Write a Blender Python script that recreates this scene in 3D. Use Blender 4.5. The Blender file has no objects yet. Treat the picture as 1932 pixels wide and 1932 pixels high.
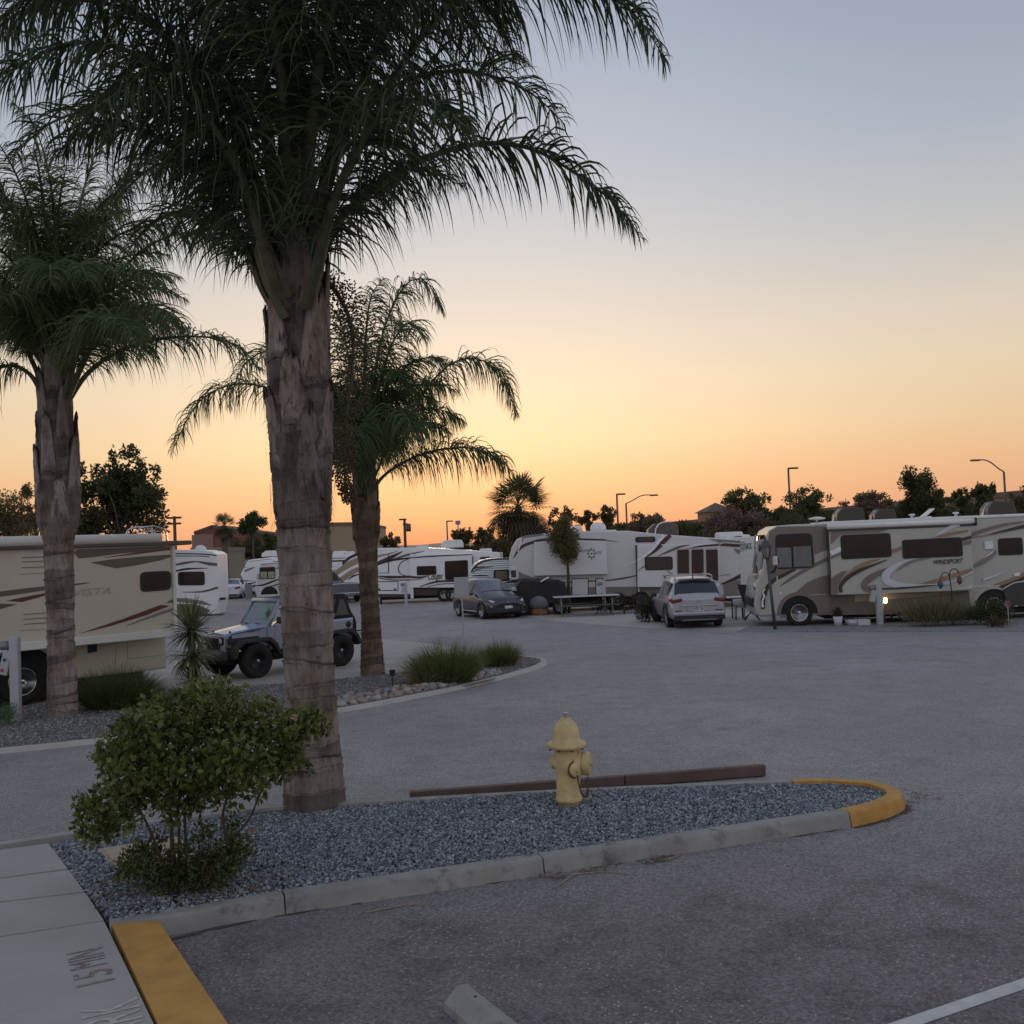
import bpy, bmesh, math, random
import numpy as np
from mathutils import Vector, Matrix
from mathutils.geometry import tessellate_polygon
random.seed(7); RNG = np.random.default_rng(11)
SC = bpy.context.scene
COL = SC.collection
PI = math.pi
def R(d): return math.radians(d)

# ---------------------------------------------------------------- camera model
H = 2.9; F = 1932.0; HALF = 966.0
PITCH = math.atan(66/1932); ROLL = R(2.3)
_f = Vector((0, math.cos(PITCH), math.sin(PITCH)))
_r0 = Vector((1, 0, 0)); _u0 = Vector((0, -math.sin(PITCH), math.cos(PITCH)))
_r = _r0*math.cos(ROLL) - _u0*math.sin(ROLL)
_u = _u0*math.cos(ROLL) + _r0*math.sin(ROLL)
CAM = Vector((0, 0, H))
def ray(p): return _f + _r*((p[0]-HALF)/F) - _u*((p[1]-HALF)/F)
def gp(p, z=0.0):
    d = ray(p); t = (z-H)/d.z
    return CAM + d*t
def at(p, Y):
    d = ray(p); return CAM + d*(Y/d.y)
# crops of the photograph used while measuring it
def _crop(ox, oy, k): return lambda *a: ((ox+a[0]*k)/1.56522, (oy+a[1]*k)/1.56522)
c1 = _crop(0, 1500, .3623); c2 = _crop(500, 1400, .3623); c3 = _crop(950, 1400, .3623)
c4 = _crop(1400, 1400, .2588); c5 = _crop(1800, 1400, .2588); c6 = _crop(2150, 1400, .2588); c7 = _crop(2524, 1400, .2588)
r3 = _crop(620, 1700, .2588); r6 = _crop(1320, 1680, .15528); r7 = _crop(2724, 1650, .15528); r8 = _crop(600, 1560, .15528)
k5 = _crop(0, 2000, .53); k6 = _crop(2000, 2024, .53); k7 = _crop(1000, 2324, .3623); k8 = _crop(1500, 2050, .31056)

# ---------------------------------------------------------------- materials
MATS = {}
def M(name, col, rough=.6, var=.12, scale=6.0, bump=0.0, bscale=40.0, metal=0.0, spec=.5, coat=0.0, dirt=None, trans=0.0):
    if name in MATS: return MATS[name]
    m = bpy.data.materials.new(name); m.use_nodes = True
    nt = m.node_tree; n = nt.nodes; l = nt.links
    b = n['Principled BSDF']; out = n['Material Output']
    b.inputs['Roughness'].default_value = rough
    b.inputs['Metallic'].default_value = metal
    b.inputs['Specular IOR Level'].default_value = spec
    b.inputs['Coat Weight'].default_value = coat
    b.inputs['Coat Roughness'].default_value = .08
    tc = n.new('ShaderNodeTexCoord')
    nz = n.new('ShaderNodeTexNoise'); nz.inputs['Scale'].default_value = scale; nz.inputs['Detail'].default_value = 5
    l.new(tc.outputs['Object'], nz.inputs['Vector'])
    mx = n.new('ShaderNodeMix'); mx.data_type = 'RGBA'
    mr = n.new('ShaderNodeMapRange'); mr.inputs[1].default_value = .3; mr.inputs[2].default_value = .7
    l.new(nz.outputs['Fac'], mr.inputs[0]); l.new(mr.outputs[0], mx.inputs[0])
    mx.inputs[6].default_value = [c*(1-var) for c in col]+[1]
    mx.inputs[7].default_value = [min(1, c*(1+var)) for c in col]+[1]
    cout = mx.outputs[2]
    if dirt:
        n2 = n.new('ShaderNodeTexNoise'); n2.inputs['Scale'].default_value = dirt[1]; n2.inputs['Detail'].default_value = 8; n2.inputs['Roughness'].default_value = .7
        l.new(tc.outputs['Object'], n2.inputs['Vector'])
        r2 = n.new('ShaderNodeMapRange'); r2.inputs[1].default_value = dirt[2]; r2.inputs[2].default_value = dirt[2]+.16
        l.new(n2.outputs['Fac'], r2.inputs[0])
        m2 = n.new('ShaderNodeMix'); m2.data_type = 'RGBA'
        l.new(r2.outputs[0], m2.inputs[0]); l.new(cout, m2.inputs[6]); m2.inputs[7].default_value = list(dirt[0])+[1]
        cout = m2.outputs[2]
    l.new(cout, b.inputs['Base Color'])
    if bump:
        n3 = n.new('ShaderNodeTexNoise'); n3.inputs['Scale'].default_value = bscale; n3.inputs['Detail'].default_value = 6
        l.new(tc.outputs['Object'], n3.inputs['Vector'])
        bp = n.new('ShaderNodeBump'); bp.inputs['Strength'].default_value = bump; bp.inputs['Distance'].default_value = .02
        l.new(n3.outputs['Fac'], bp.inputs['Height']); l.new(bp.outputs[0], b.inputs['Normal'])
    if trans:
        t = n.new('ShaderNodeBsdfTranslucent'); l.new(cout, t.inputs['Color'])
        ms = n.new('ShaderNodeMixShader'); ms.inputs[0].default_value = trans
        l.new(b.outputs[0], ms.inputs[1]); l.new(t.outputs[0], ms.inputs[2]); l.new(ms.outputs[0], out.inputs['Surface'])
    MATS[name] = m
    return m
def emit(name, col, s):
    if name in MATS: return MATS[name]
    m = bpy.data.materials.new(name); m.use_nodes = True
    b = m.node_tree.nodes['Principled BSDF']; b.inputs['Base Color'].default_value = [*col, 1]
    b.inputs['Emission Color'].default_value = [*col, 1]; b.inputs['Emission Strength'].default_value = s
    MATS[name] = m; return m
def leafmat(name, ca, cb, rough=.55, trans=.25):
    """foliage: colour varies leaf by leaf through the 'rnd' attribute"""
    if name in MATS: return MATS[name]
    m = bpy.data.materials.new(name); m.use_nodes = True
    nt = m.node_tree; n = nt.nodes; l = nt.links
    b = n['Principled BSDF']; b.inputs['Roughness'].default_value = rough; b.inputs['Specular IOR Level'].default_value = .35
    a = n.new('ShaderNodeAttribute'); a.attribute_name = 'rnd'
    mx = n.new('ShaderNodeMix'); mx.data_type = 'RGBA'
    l.new(a.outputs['Fac'], mx.inputs[0]); mx.inputs[6].default_value = [*ca, 1]; mx.inputs[7].default_value = [*cb, 1]
    l.new(mx.outputs[2], b.inputs['Base Color'])
    t = n.new('ShaderNodeBsdfTranslucent'); l.new(mx.outputs[2], t.inputs['Color'])
    ms = n.new('ShaderNodeMixShader'); ms.inputs[0].default_value = trans
    l.new(b.outputs[0], ms.inputs[1]); l.new(t.outputs[0], ms.inputs[2]); l.new(ms.outputs[0], n['Material Output'].inputs['Surface'])
    MATS[name] = m; return m

# ---------------------------------------------------------------- mesh builder
class MB:
    def __init__(s): s.v = []; s.f = []; s.m = []; s.sm = []; s.mats = []
    def mi(s, mat):
        if mat not in s.mats: s.mats.append(mat)
        return s.mats.index(mat)
    def add(s, vs, fs, mat, smooth=False):
        o = len(s.v); s.v += [tuple(v) for v in vs]; k = s.mi(mat)
        for f in fs: s.f.append([i+o for i in f]); s.m.append(k); s.sm.append(smooth)
    def box(s, c, d, mat, M4=None, ch=0.0):
        x, y, z = d[0]/2, d[1]/2, d[2]/2
        if ch > 0:
            ch = min(ch, x*.9, y*.9, z*.9); pts = []
            for sx in (-1, 1):
                for sy in (-1, 1):
                    for sz in (-1, 1):
                        pts += [(sx*(x-ch), sy*(y-ch), sz*z), (sx*(x-ch), sy*y, sz*(z-ch)), (sx*x, sy*(y-ch), sz*(z-ch))]
            bm = bmesh.new(); vs = [bm.verts.new(p) for p in pts]
            r = bmesh.ops.convex_hull(bm, input=vs)
            bm.verts.index_update()
            P = [v.co.copy() for v in bm.verts]; fs = [[v.index for v in f.verts] for f in bm.faces]; bm.free()
        else:
            P = [Vector((sx*x, sy*y, sz*z)) for sx in (-1, 1) for sy in (-1, 1) for sz in (-1, 1)]
            fs = [(0, 1, 3, 2), (4, 6, 7, 5), (0, 4, 5, 1), (2, 3, 7, 6), (0, 2, 6, 4), (1, 5, 7, 3)]
        if M4 is not None: P = [M4 @ p for p in P]
        s.add([p+Vector(c) for p in P], fs, mat); return s
    def tube(s, path, rad, mat, n=8, caps=True, smooth=True):
        path = [Vector(p) for p in path]
        if not isinstance(rad, (list, tuple)): rad = [rad]*len(path)
        vs = []; N = len(path); ref = None
        for i, p in enumerate(path):
            t = (path[min(i+1, N-1)]-path[max(i-1, 0)])
            t = t.normalized() if t.length > 1e-9 else Vector((0, 0, 1))
            if ref is None:
                ref = Vector((0, 0, 1)) if abs(t.z) < .9 else Vector((1, 0, 0))
            a = t.cross(ref).normalized(); b = a.cross(t).normalized(); ref = b
            for k in range(n):
                w = 2*PI*k/n; vs.append(p+a*(math.cos(w)*rad[i])+b*(math.sin(w)*rad[i]))
        fs = [(i*n+k, i*n+(k+1) % n, (i+1)*n+(k+1) % n, (i+1)*n+k) for i in range(N-1) for k in range(n)]
        if caps: fs += [list(range(n))[::-1], [(N-1)*n+k for k in range(n)]]
        s.add(vs, fs, mat, smooth); return s
    def lathe(s, prof, mat, n=24, M4=None, smooth=True):
        vs = []; L = len(prof)
        for r, z in prof:
            for k in range(n):
                w = 2*PI*k/n; vs.append(Vector((r*math.cos(w), r*math.sin(w), z)))
        fs = [(i*n+k, i*n+(k+1) % n, (i+1)*n+(k+1) % n, (i+1)*n+k) for i in range(L-1) for k in range(n)]
        if prof[0][0] > 1e-4: fs.append(list(range(n))[::-1])
        if prof[-1][0] > 1e-4: fs.append([(L-1)*n+k for k in range(n)])
        if M4 is not None: vs = [M4 @ v for v in vs]
        s.add(vs, fs, mat, smooth); return s
    def ball(s, c, r, mat, n=12, sc=(1, 1, 1)):
        prof = [(math.sin(PI*i/8), -math.cos(PI*i/8)) for i in range(9)]
        s.lathe([(max(a, 1e-5), b) for a, b in prof], mat, n, Matrix.Translation(c) @ Matrix.Diagonal((r*sc[0], r*sc[1], r*sc[2], 1))); return s
    def torus(s, R0, r0, mat, n=24, k=8, M4=None):
        vs = []; 
        for i in range(n):
            a = 2*PI*i/n
            for j in range(k):
                b = 2*PI*j/k; q = R0+r0*math.cos(b); vs.append(Vector((q*math.cos(a), q*math.sin(a), r0*math.sin(b))))
        fs = [(i*k+j, ((i+1) % n)*k+j, ((i+1) % n)*k+(j+1) % k, i*k+(j+1) % k) for i in range(n) for j in range(k)]
        if M4 is not None: vs = [M4 @ v for v in vs]
        s.add(vs, fs, mat, True); return s
    def poly(s, pts, mat):
        """flat, possibly concave polygon"""
        pts = [Vector(p) for p in pts]
        for t in tessellate_polygon([pts]):
            s.add([pts[i] for i in t], [(0, 1, 2)], mat)
        return s
    def slab(s, pts, vec, mat):
        """polygon pushed along vec into a solid"""
        pts = [Vector(p) for p in pts]; vec = Vector(vec); q = [p+vec for p in pts]; n = len(pts)
        tr = tessellate_polygon([pts])
        s.add(pts+q, [tuple(t) for t in tr]+[tuple(i+n for i in t[::-1]) for t in tr]+[(i, (i+1) % n, (i+1) % n+n, i+n) for i in range(n)], mat); return s
    def build(s, name, parent=None, bevel=0):
        me = bpy.data.meshes.new(name); me.from_pydata(s.v, [], s.f)
        for m in s.mats: me.materials.append(m)
        me.polygons.foreach_set('material_index', s.m); me.polygons.foreach_set('use_smooth', s.sm)
        bm = bmesh.new(); bm.from_mesh(me); bmesh.ops.recalc_face_normals(bm, faces=bm.faces); bm.to_mesh(me); bm.free()
        me.update()
        o = bpy.data.objects.new(name, me); COL.objects.link(o)
        if parent is not None: o.parent = parent
        return o
def npobj(name, V, Fs, mat, rnd=None, parent=None, smooth=False, mats=None, midx=None):
    """mesh object from numpy arrays; rnd = one value per vertex"""
    V = np.asarray(V, dtype=np.float32); Fs = np.asarray(Fs, dtype=np.int32)
    me = bpy.data.meshes.new(name); k = Fs.shape[1]
    me.vertices.add(len(V)); me.vertices.foreach_set('co', V.ravel())
    me.loops.add(Fs.size); me.loops.foreach_set('vertex_index', Fs.ravel())
    me.polygons.add(len(Fs)); me.polygons.foreach_set('loop_start', np.arange(0, Fs.size, k, dtype=np.int32))
    me.polygons.foreach_set('use_smooth', np.full(len(Fs), smooth))
    for m in (mats or [mat]): me.materials.append(m)
    if midx is not None: me.polygons.foreach_set('material_index', np.asarray(midx, dtype=np.int32))
    me.update(calc_edges=True)
    if rnd is not None:
        a = me.attributes.new('rnd', 'FLOAT', 'POINT'); a.data.foreach_set('value', np.asarray(rnd, dtype=np.float32))
    o = bpy.data.objects.new(name, me); COL.objects.link(o)
    if parent is not None: o.parent = parent
    return o
def tag(o, label, cat, group=None):
    o['label'] = label; o['category'] = cat
    if group: o['group'] = group
    return o
def kind(o, k='structure'): o['kind'] = k; return o
def thing(name, label, cat, loc=(0, 0, 0), rot=0.0, group=None):
    o = bpy.data.objects.new(name, None); COL.objects.link(o); o.location = loc; o.rotation_euler = (0, 0, rot); o.empty_display_size = .2
    return tag(o, label, cat, group)
def dup(root, loc, rz, label, group=None, scale=1.0):
    r = root.copy(); COL.objects.link(r); r.location = loc; r.rotation_euler = (0, 0, rz); r.scale = (scale,)*3
    r['label'] = label
    if group: r['group'] = group
    for ch in list(root.children):
        c = ch.copy(); COL.objects.link(c); c.parent = r
        for g in list(ch.children):
            d = g.copy(); COL.objects.link(d); d.parent = c
    return r
def crom(P, n=6):
    """Catmull-Rom through P"""
    P = [Vector(p) for p in P]
    if len(P) < 3: return [P[0].lerp(P[-1], i/n) for i in range(n+1)]
    out = []
    for i in range(len(P)-1):
        a = P[max(i-1, 0)]; b = P[i]; c = P[i+1]; d = P[min(i+2, len(P)-1)]
        for k in range(n):
            t = k/n; out.append(.5*((2*b)+(c-a)*t+(2*a-5*b+4*c-d)*t*t+(3*b-a-3*c+d)*t**3))
    out.append(P[-1]); return out
def text_mesh(body, size, mat, name='lettering', shear=0.0, extrude=.002, space=1.0, bold=0.0):
    cu = bpy.data.curves.new(name, 'FONT'); cu.body = body; cu.size = size; cu.shear = shear; cu.extrude = extrude; cu.space_character = space
    cu.offset = bold; cu.resolution_u = 3
    to = bpy.data.objects.new(name+'_curve', cu); COL.objects.link(to)
    dg = bpy.context.evaluated_depsgraph_get(); me = bpy.data.meshes.new_from_object(to.evaluated_get(dg))
    bpy.data.objects.remove(to); bpy.data.curves.remove(cu)
    me.name = name; me.materials.clear(); me.materials.append(mat)
    o = bpy.data.objects.new(name, me); COL.objects.link(o); return o
def text_fit(body, mat, p0, p1, up, parent, hgt=None, shear=0.0, bold=0.0, name='lettering'):
    """lettering whose baseline runs from p0 to p1 (parent space)"""
    o = text_mesh(body, 1.0, mat, name, shear, .002, 1.0, bold)
    xs = [v.co.x for v in o.data.vertices]; ys = [v.co.y for v in o.data.vertices]
    x0, x1, y1 = min(xs), max(xs), max(ys)
    p0 = Vector(p0); d = Vector(p1)-p0; L = d.length; ex = d.normalized(); up = Vector(up); ez = ex.cross(up).normalized(); ey = ez.cross(ex)
    kx = L/(x1-x0); ky = kx if hgt is None else hgt/y1
    for v in o.data.vertices:
        a, b, c = v.co; v.co = p0+ex*((a-x0)*kx)+ey*(b*ky)+ez*c
    o.data.update(); o.parent = parent; return o

# ---------------------------------------------------------------- camera, sky, light
cam = bpy.data.cameras.new('camera'); cam.sensor_width = 36; cam.lens = 36*F/1932; cam.clip_end = 30000; cam.clip_start = .05
co = bpy.data.objects.new('camera', cam); COL.objects.link(co)
co.matrix_world = Matrix(((_r.x, _u.x, -_f.x, 0), (_r.y, _u.y, -_f.y, 0), (_r.z, _u.z, -_f.z, H), (0, 0, 0, 1)))
SC.camera = co
SC.view_settings.view_transform = 'Standard'; SC.view_settings.look = 'None'; SC.view_settings.gamma = 1; SC.view_settings.exposure = 0
SC.view_settings.use_curve_mapping = False
SUN_AZ = R(-3.0); SUN_EL = R(1.5)
def make_world():
    w = bpy.data.worlds.new('World'); SC.world = w; w.use_nodes = True
    n = w.node_tree.nodes; l = w.node_tree.links; n.clear()
    out = n.new('ShaderNodeOutputWorld')
    sky = n.new('ShaderNodeTexSky'); sky.sky_type = 'NISHITA'; sky.sun_disc = False; sky.sun_elevation = SUN_EL; sky.sun_rotation = SUN_AZ
    sky.dust_density = 3; sky.ozone_density = 2
    b1 = n.new('ShaderNodeBackground'); b1.inputs[1].default_value = .025; l.new(sky.outputs[0], b1.inputs[0])
    tc = n.new('ShaderNodeTexCoord'); sep = n.new('ShaderNodeSeparateXYZ'); l.new(tc.outputs['Generated'], sep.inputs[0])
    def ramp(stops):
        r = n.new('ShaderNodeValToRGB'); r.color_ramp.interpolation = 'LINEAR'
        e = r.color_ramp.elements
        e[0].position = stops[0][0]; e[0].color = [*stops[0][1], 1]; e[1].position = stops[-1][0]; e[1].color = [*stops[-1][1], 1]
        for p, c in stops[1:-1]:
            q = e.new(p); q.color = [*c, 1]
        l.new(sep.outputs[2], r.inputs[0]); return r
    A = ramp([(0, (.95, .34, .16)), (.015, (.97, .42, .20)), (.05, (1, .55, .28)), (.10, (1, .735, .43)), (.15, (.95, .76, .53)), (.20, (.84, .72, .585)), (.27, (.68, .655, .63)), (.35, (.54, .56, .61)), (.46, (.41, .455, .55)), (1, (.27, .32, .45))])
    B = ramp([(0, (.74, .34, .21)), (.03, (.80, .42, .24)), (.07, (.82, .50, .28)), (.10, (.80, .57, .335)), (.15, (.78, .62, .43)), (.20, (.70, .61, .50)), (.27, (.53, .53, .525)), (.35, (.41, .445, .51)), (.46, (.305, .352, .448)), (1, (.27, .32, .45))])
    C = ramp([(0, (.44, .41, .45)), (.1, (.58, .53, .55)), (.25, (.62, .60, .63)), (.5, (.48, .51, .58)), (1, (.27, .32, .45))])
    # azimuth measured from the sunset
    dt = n.new('ShaderNodeVectorMath'); dt.operation = 'DOT_PRODUCT'
    nz = n.new('ShaderNodeVectorMath'); nz.operation = 'NORMALIZE'
    cb = n.new('ShaderNodeCombineXYZ'); l.new(sep.outputs[0], cb.inputs[0]); l.new(sep.outputs[1], cb.inputs[1]); l.new(cb.outputs[0], nz.inputs[0])
    l.new(nz.outputs[0], dt.inputs[0]); dt.inputs[1].default_value = (math.sin(SUN_AZ), math.cos(SUN_AZ), 0)
    ac = n.new('ShaderNodeMath'); ac.operation = 'ARCCOSINE'; l.new(dt.outputs['Value'], ac.inputs[0])
    def rng(a, b):
        m = n.new('ShaderNodeMapRange'); m.interpolation_type = 'SMOOTHSTEP'; m.inputs[1].default_value = R(a); m.inputs[2].default_value = R(b)
        l.new(ac.outputs[0], m.inputs[0]); return m
    m1 = n.new('ShaderNodeMix'); m1.data_type = 'RGBA'; l.new(rng(3, 32).outputs[0], m1.inputs[0]); l.new(A.outputs[0], m1.inputs[6]); l.new(B.outputs[0], m1.inputs[7])
    m2 = n.new('ShaderNodeMix'); m2.data_type = 'RGBA'; l.new(rng(60, 130).outputs[0], m2.inputs[0]); l.new(m1.outputs[2], m2.inputs[6]); l.new(C.outputs[0], m2.inputs[7])
    b2 = n.new('ShaderNodeBackground'); b2.inputs[1].default_value = .97; l.new(m2.outputs[2], b2.inputs[0])
    ad = n.new('ShaderNodeAddShader'); l.new(b1.outputs[0], ad.inputs[0]); l.new(b2.outputs[0], ad.inputs[1]); l.new(ad.outputs[0], out.inputs[0])
    sun = bpy.data.lights.new('sun', 'SUN'); sun.energy = .35; sun.angle = R(6); sun.color = (1, .62, .35)
    so = bpy.data.objects.new('sun', sun); COL.objects.link(so)
    d = Vector((math.sin(SUN_AZ)*math.cos(SUN_EL), math.cos(SUN_AZ)*math.cos(SUN_EL), math.sin(SUN_EL)))
    so.rotation_euler = d.to_track_quat('Z', 'Y').to_euler()
make_world()
SC.render.film_transparent = False
SC.cycles.max_bounces = 6; SC.cycles.diffuse_bounces = 3; SC.cycles.glossy_bounces = 3; SC.cycles.transparent_max_bounces = 8
SC.cycles.use_denoising = True
# ================================================================ GROUND AND PAVING
def ground_material(name, base, dark, stone, agg=70.0, thr=.78, joint=None):
    m = bpy.data.materials.new(name); m.use_nodes = True
    nt = m.node_tree; n = nt.nodes; l = nt.links; b = n['Principled BSDF']
    b.inputs['Roughness'].default_value = .88; b.inputs['Specular IOR Level'].default_value = .35
    tc = n.new('ShaderNodeTexCoord')
    def noise(sc, det, rough=.6):
        z = n.new('ShaderNodeTexNoise'); z.inputs['Scale'].default_value = sc; z.inputs['Detail'].default_value = det; z.inputs['Roughness'].default_value = rough
        l.new(tc.outputs['Object'], z.inputs['Vector']); return z
    def mr(src, a, bb, c=0., d=1.):
        r = n.new('ShaderNodeMapRange'); r.inputs[1].default_value = a; r.inputs[2].default_value = bb; r.inputs[3].default_value = c; r.inputs[4].default_value = d
        l.new(src, r.inputs[0]); return r.outputs[0]
    def mix(f, a, bcol):
        x = n.new('ShaderNodeMix'); x.data_type = 'RGBA'; l.new(f, x.inputs[0])
        for i, q in ((6, a), (7, bcol)):
            if isinstance(q, tuple): x.inputs[i].default_value = [*q, 1]
            else: l.new(q, x.inputs[i])
        return x.outputs[2]
    c = mix(mr(noise(.22, 6, .65).outputs['Fac'], .36, .62), base, tuple(q*.80 for q in base))
    c = mix(mr(noise(1.7, 7, .7).outputs['Fac'], .47, .70), c, dark)
    c = mix(mr(noise(.55, 5, .6).outputs['Fac'], .58, .70, 0, .8), c, tuple(q*.62 for q in base))
    if joint:
        sp0 = n.new('ShaderNodeSeparateXYZ'); l.new(tc.outputs['Object'], sp0.inputs[0])
        ad0 = n.new('ShaderNodeMath'); ad0.operation = 'MULTIPLY_ADD'; l.new(noise(.8, 6, .7).outputs['Fac'], ad0.inputs[0]); ad0.inputs[1].default_value = 4.0; l.new(sp0.outputs[1], ad0.inputs[2])
        c = mix(mr(ad0.outputs[0], joint[1], joint[2]), c, joint[0])
    v = n.new('ShaderNodeTexVoronoi'); v.inputs['Scale'].default_value = agg; l.new(tc.outputs['Object'], v.inputs['Vector'])
    sp = n.new('ShaderNodeSeparateColor'); l.new(v.outputs['Color'], sp.inputs[0])
    br = mr(sp.outputs[0], 0, 1, .66, 1.34)
    mm = n.new('ShaderNodeMix'); mm.data_type = 'RGBA'; mm.blend_type = 'MULTIPLY'; mm.inputs[0].default_value = 1
    l.new(c, mm.inputs[6]); l.new(br, mm.inputs[7]); c = mm.outputs[2]
    # scattered pale and dark chips
    v2 = n.new('ShaderNodeTexVoronoi'); v2.inputs['Scale'].default_value = agg*.62; l.new(tc.outputs['Object'], v2.inputs['Vector'])
    s2 = n.new('ShaderNodeSeparateColor'); l.new(v2.outputs['Color'], s2.inputs[0])
    ds = mr(v2.outputs['Distance'], .30, .22)
    clus = mr(noise(.9, 4).outputs['Fac'], .40, .62, .0, 1.0)
    def chips(c, chan, th, col, k=1.0, cl=True):
        g = n.new('ShaderNodeMath'); g.operation = 'GREATER_THAN'; l.new(s2.outputs[chan], g.inputs[0]); g.inputs[1].default_value = th
        h = n.new('ShaderNodeMath'); h.operation = 'MULTIPLY'; l.new(g.outputs[0], h.inputs[0]); l.new(ds, h.inputs[1])
        if cl:
            q = n.new('ShaderNodeMath'); q.operation = 'MULTIPLY'; l.new(h.outputs[0], q.inputs[0]); l.new(clus, q.inputs[1]); h = q
        return mix(h.outputs[0], c, col)
    c = chips(c, 1, thr, stone); c = chips(c, 2, .82, tuple(q*.35 for q in base), cl=False)
    l.new(c, b.inputs['Base Color'])
    bp = n.new('ShaderNodeBump'); bp.inputs['Strength'].default_value = .28; bp.inputs['Distance'].default_value = .010
    ad = n.new('ShaderNodeMath'); ad.operation = 'ADD'; l.new(v.outputs['Distance'], ad.inputs[0]); l.new(noise(150, 4).outputs['Fac'], ad.inputs[1])
    l.new(ad.outputs[0], bp.inputs['Height']); l.new(bp.outputs[0], b.inputs['Normal'])
    return m
def sheet(name, px, z, mat, z0=None):
    """flat sheet whose outline was measured on the ground; given thickness down to the asphalt"""
    pts = [gp(p, z) for p in px]
    pts = [Vector((p.x, p.y, 0)) for p in pts]
    mb = MB(); mb.slab([p+Vector((0, 0, z)) for p in pts], (0, 0, -(z-.0005)), mat)
    return kind(mb.build(name))
asph = ground_material('asphalt', (.365, .338, .330), (.255, .238, .236), (.50, .48, .47))
gm = MB(); gm.poly([(-3000, -40, 0), (3000, -40, 0), (3000, 4200, 0), (-3000, 4200, 0)], asph); kind(gm.build('road'))
# the parking lot in front of the island: a coarser surface, darkening towards the camera put into its colour, ragged joint
lot = ground_material('lot_asphalt', (.215, .190, .190), (.110, .099, .102), (.52, .49, .47), agg=52., thr=.66, joint=((.335, .31, .305), 9.6, 14.0))
near_kerb = [(207, 1746), (538, 1689), (1025.5, 1618), (1320, 1573), (1603, 1532), (1650, 1521.5), (1682, 1511), (1698, 1502), (1701, 1494), (1693, 1487), (1672, 1479), (1640, 1472.5), (1590, 1468.5), (1532, 1467.5), (1490, 1469)]
KZ = .15
K = [gp(p, KZ) for p in near_kerb]
NN = 13
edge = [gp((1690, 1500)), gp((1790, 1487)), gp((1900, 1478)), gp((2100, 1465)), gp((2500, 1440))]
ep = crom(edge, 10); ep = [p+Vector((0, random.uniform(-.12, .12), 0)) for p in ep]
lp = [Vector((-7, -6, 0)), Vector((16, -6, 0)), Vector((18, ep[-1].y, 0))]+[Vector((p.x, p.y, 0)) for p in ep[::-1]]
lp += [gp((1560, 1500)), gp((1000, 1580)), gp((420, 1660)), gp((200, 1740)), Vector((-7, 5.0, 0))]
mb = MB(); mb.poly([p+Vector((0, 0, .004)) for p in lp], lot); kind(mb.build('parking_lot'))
conc = M('concrete', (.36, .35, .33), .9, .12, 3.0, .35, 120, dirt=((.22, .21, .20), 1.1, .60))
concd = M('kerb_concrete', (.31, .305, .285), .9, .16, 3.0, .5, 90, dirt=((.085, .085, .085), 3.4, .53))
yel = M('yellow_paint', (.54, .285, .07), .8, .16, 5.0, .5, 70, dirt=((.24, .19, .13), 7.0, .60))
slabm = M('pad_concrete', (.40, .375, .345), .9, .10, 1.2, .3, 60, dirt=((.27, .25, .23), .8, .60))
dirtm = M('dirt', (.16, .135, .115), .95, .25, 2.5, .8, 40)
# ---- kerb segments round the island
def kerb(name, pts, mat, mat_face=None, w=.15, h=KZ, inward=1):
    """kerb stone following pts (its outer top edge); slightly battered face and a rounded arris"""
    mb = MB(); n = len(pts); rings = []
    for i, p in enumerate(pts):
        t = (pts[min(i+1, n-1)]-pts[max(i-1, 0)]); t.z = 0; t.normalize()
        nrm = Vector((-t.y, t.x, 0))*inward
        p = Vector((p.x, p.y, 0))
        rings.append([p-nrm*.03, p-nrm*.004+Vector((0, 0, h-.025)), p+nrm*.004+Vector((0, 0, h-.008)), p+nrm*.022+Vector((0, 0, h)), p+nrm*w+Vector((0, 0, h)), p+nrm*w])
    vs = [v for r in rings for v in r]; q = 6
    mb.add(vs, [(i*q+k, i*q+k+1, (i+1)*q+k+1, (i+1)*q+k) for i in range(n-1) for k in range(q-1)]+[tuple(range(q)), tuple((n-1)*q+k for k in range(q))], mat)
    return kind(mb.build(name))
def sub(a, b, ga=.0, gb=.012):
    d = (b-a).normalized(); return a+d*ga, b-d*gb
def lerp_pts(a, b, n=6): return [a.lerp(b, i/n) for i in range(n+1)]
for i in range(2): kerb('kerb', lerp_pts(*sub(K[i], K[i+1])), concd)
kerb('kerb', lerp_pts(*sub(K[2], K[4])), concd)
nose = crom(K[4:], 4); kerb('yellow_kerb', nose, yel)
farp = [gp(p, KZ) for p in [(1488, 1469), (1278, 1478), (1000, 1491), (780, 1503), (560, 1515), (470, 1522), (200, 1556)]]
kerb('kerb', crom(farp, 3), concd)
kerb('kerb', lerp_pts(gp((199, 1556.5), KZ), gp((-160, 1612), KZ)), conc)
# ---- island bed
inner = K+farp[1:]+[gp((90, 1590), KZ), gp((200, 1733), KZ)]
def inset(P, d):
    out = []; n = len(P); A = sum(P[i].x*P[(i+1) % n].y-P[(i+1) % n].x*P[i].y for i in range(n)); sg = 1 if A > 0 else -1
    for i in range(n):
        a = (P[i]-P[i-1]); b = (P[(i+1) % n]-P[i]); a.z = b.z = 0; a.normalize(); b.normalize()
        na = Vector((-a.y, a.x, 0))*sg; nb = Vector((-b.y, b.x, 0))*sg; m = (na+nb); m = m.normalized() if m.length > .1 else na
        out.append(P[i]+m*d)
    return out
inn = inset(inner, .13)
inn[-1] = gp((202, 1731), KZ); inn[-2] = gp((92, 1592), KZ)
inn.insert(len(inn)-1, gp((143, 1657), KZ)); inn.append(gp((215, 1733), KZ))
bedm = M('bed_soil', (.09, .085, .085), .95, .3, 20, .8, 60)
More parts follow.
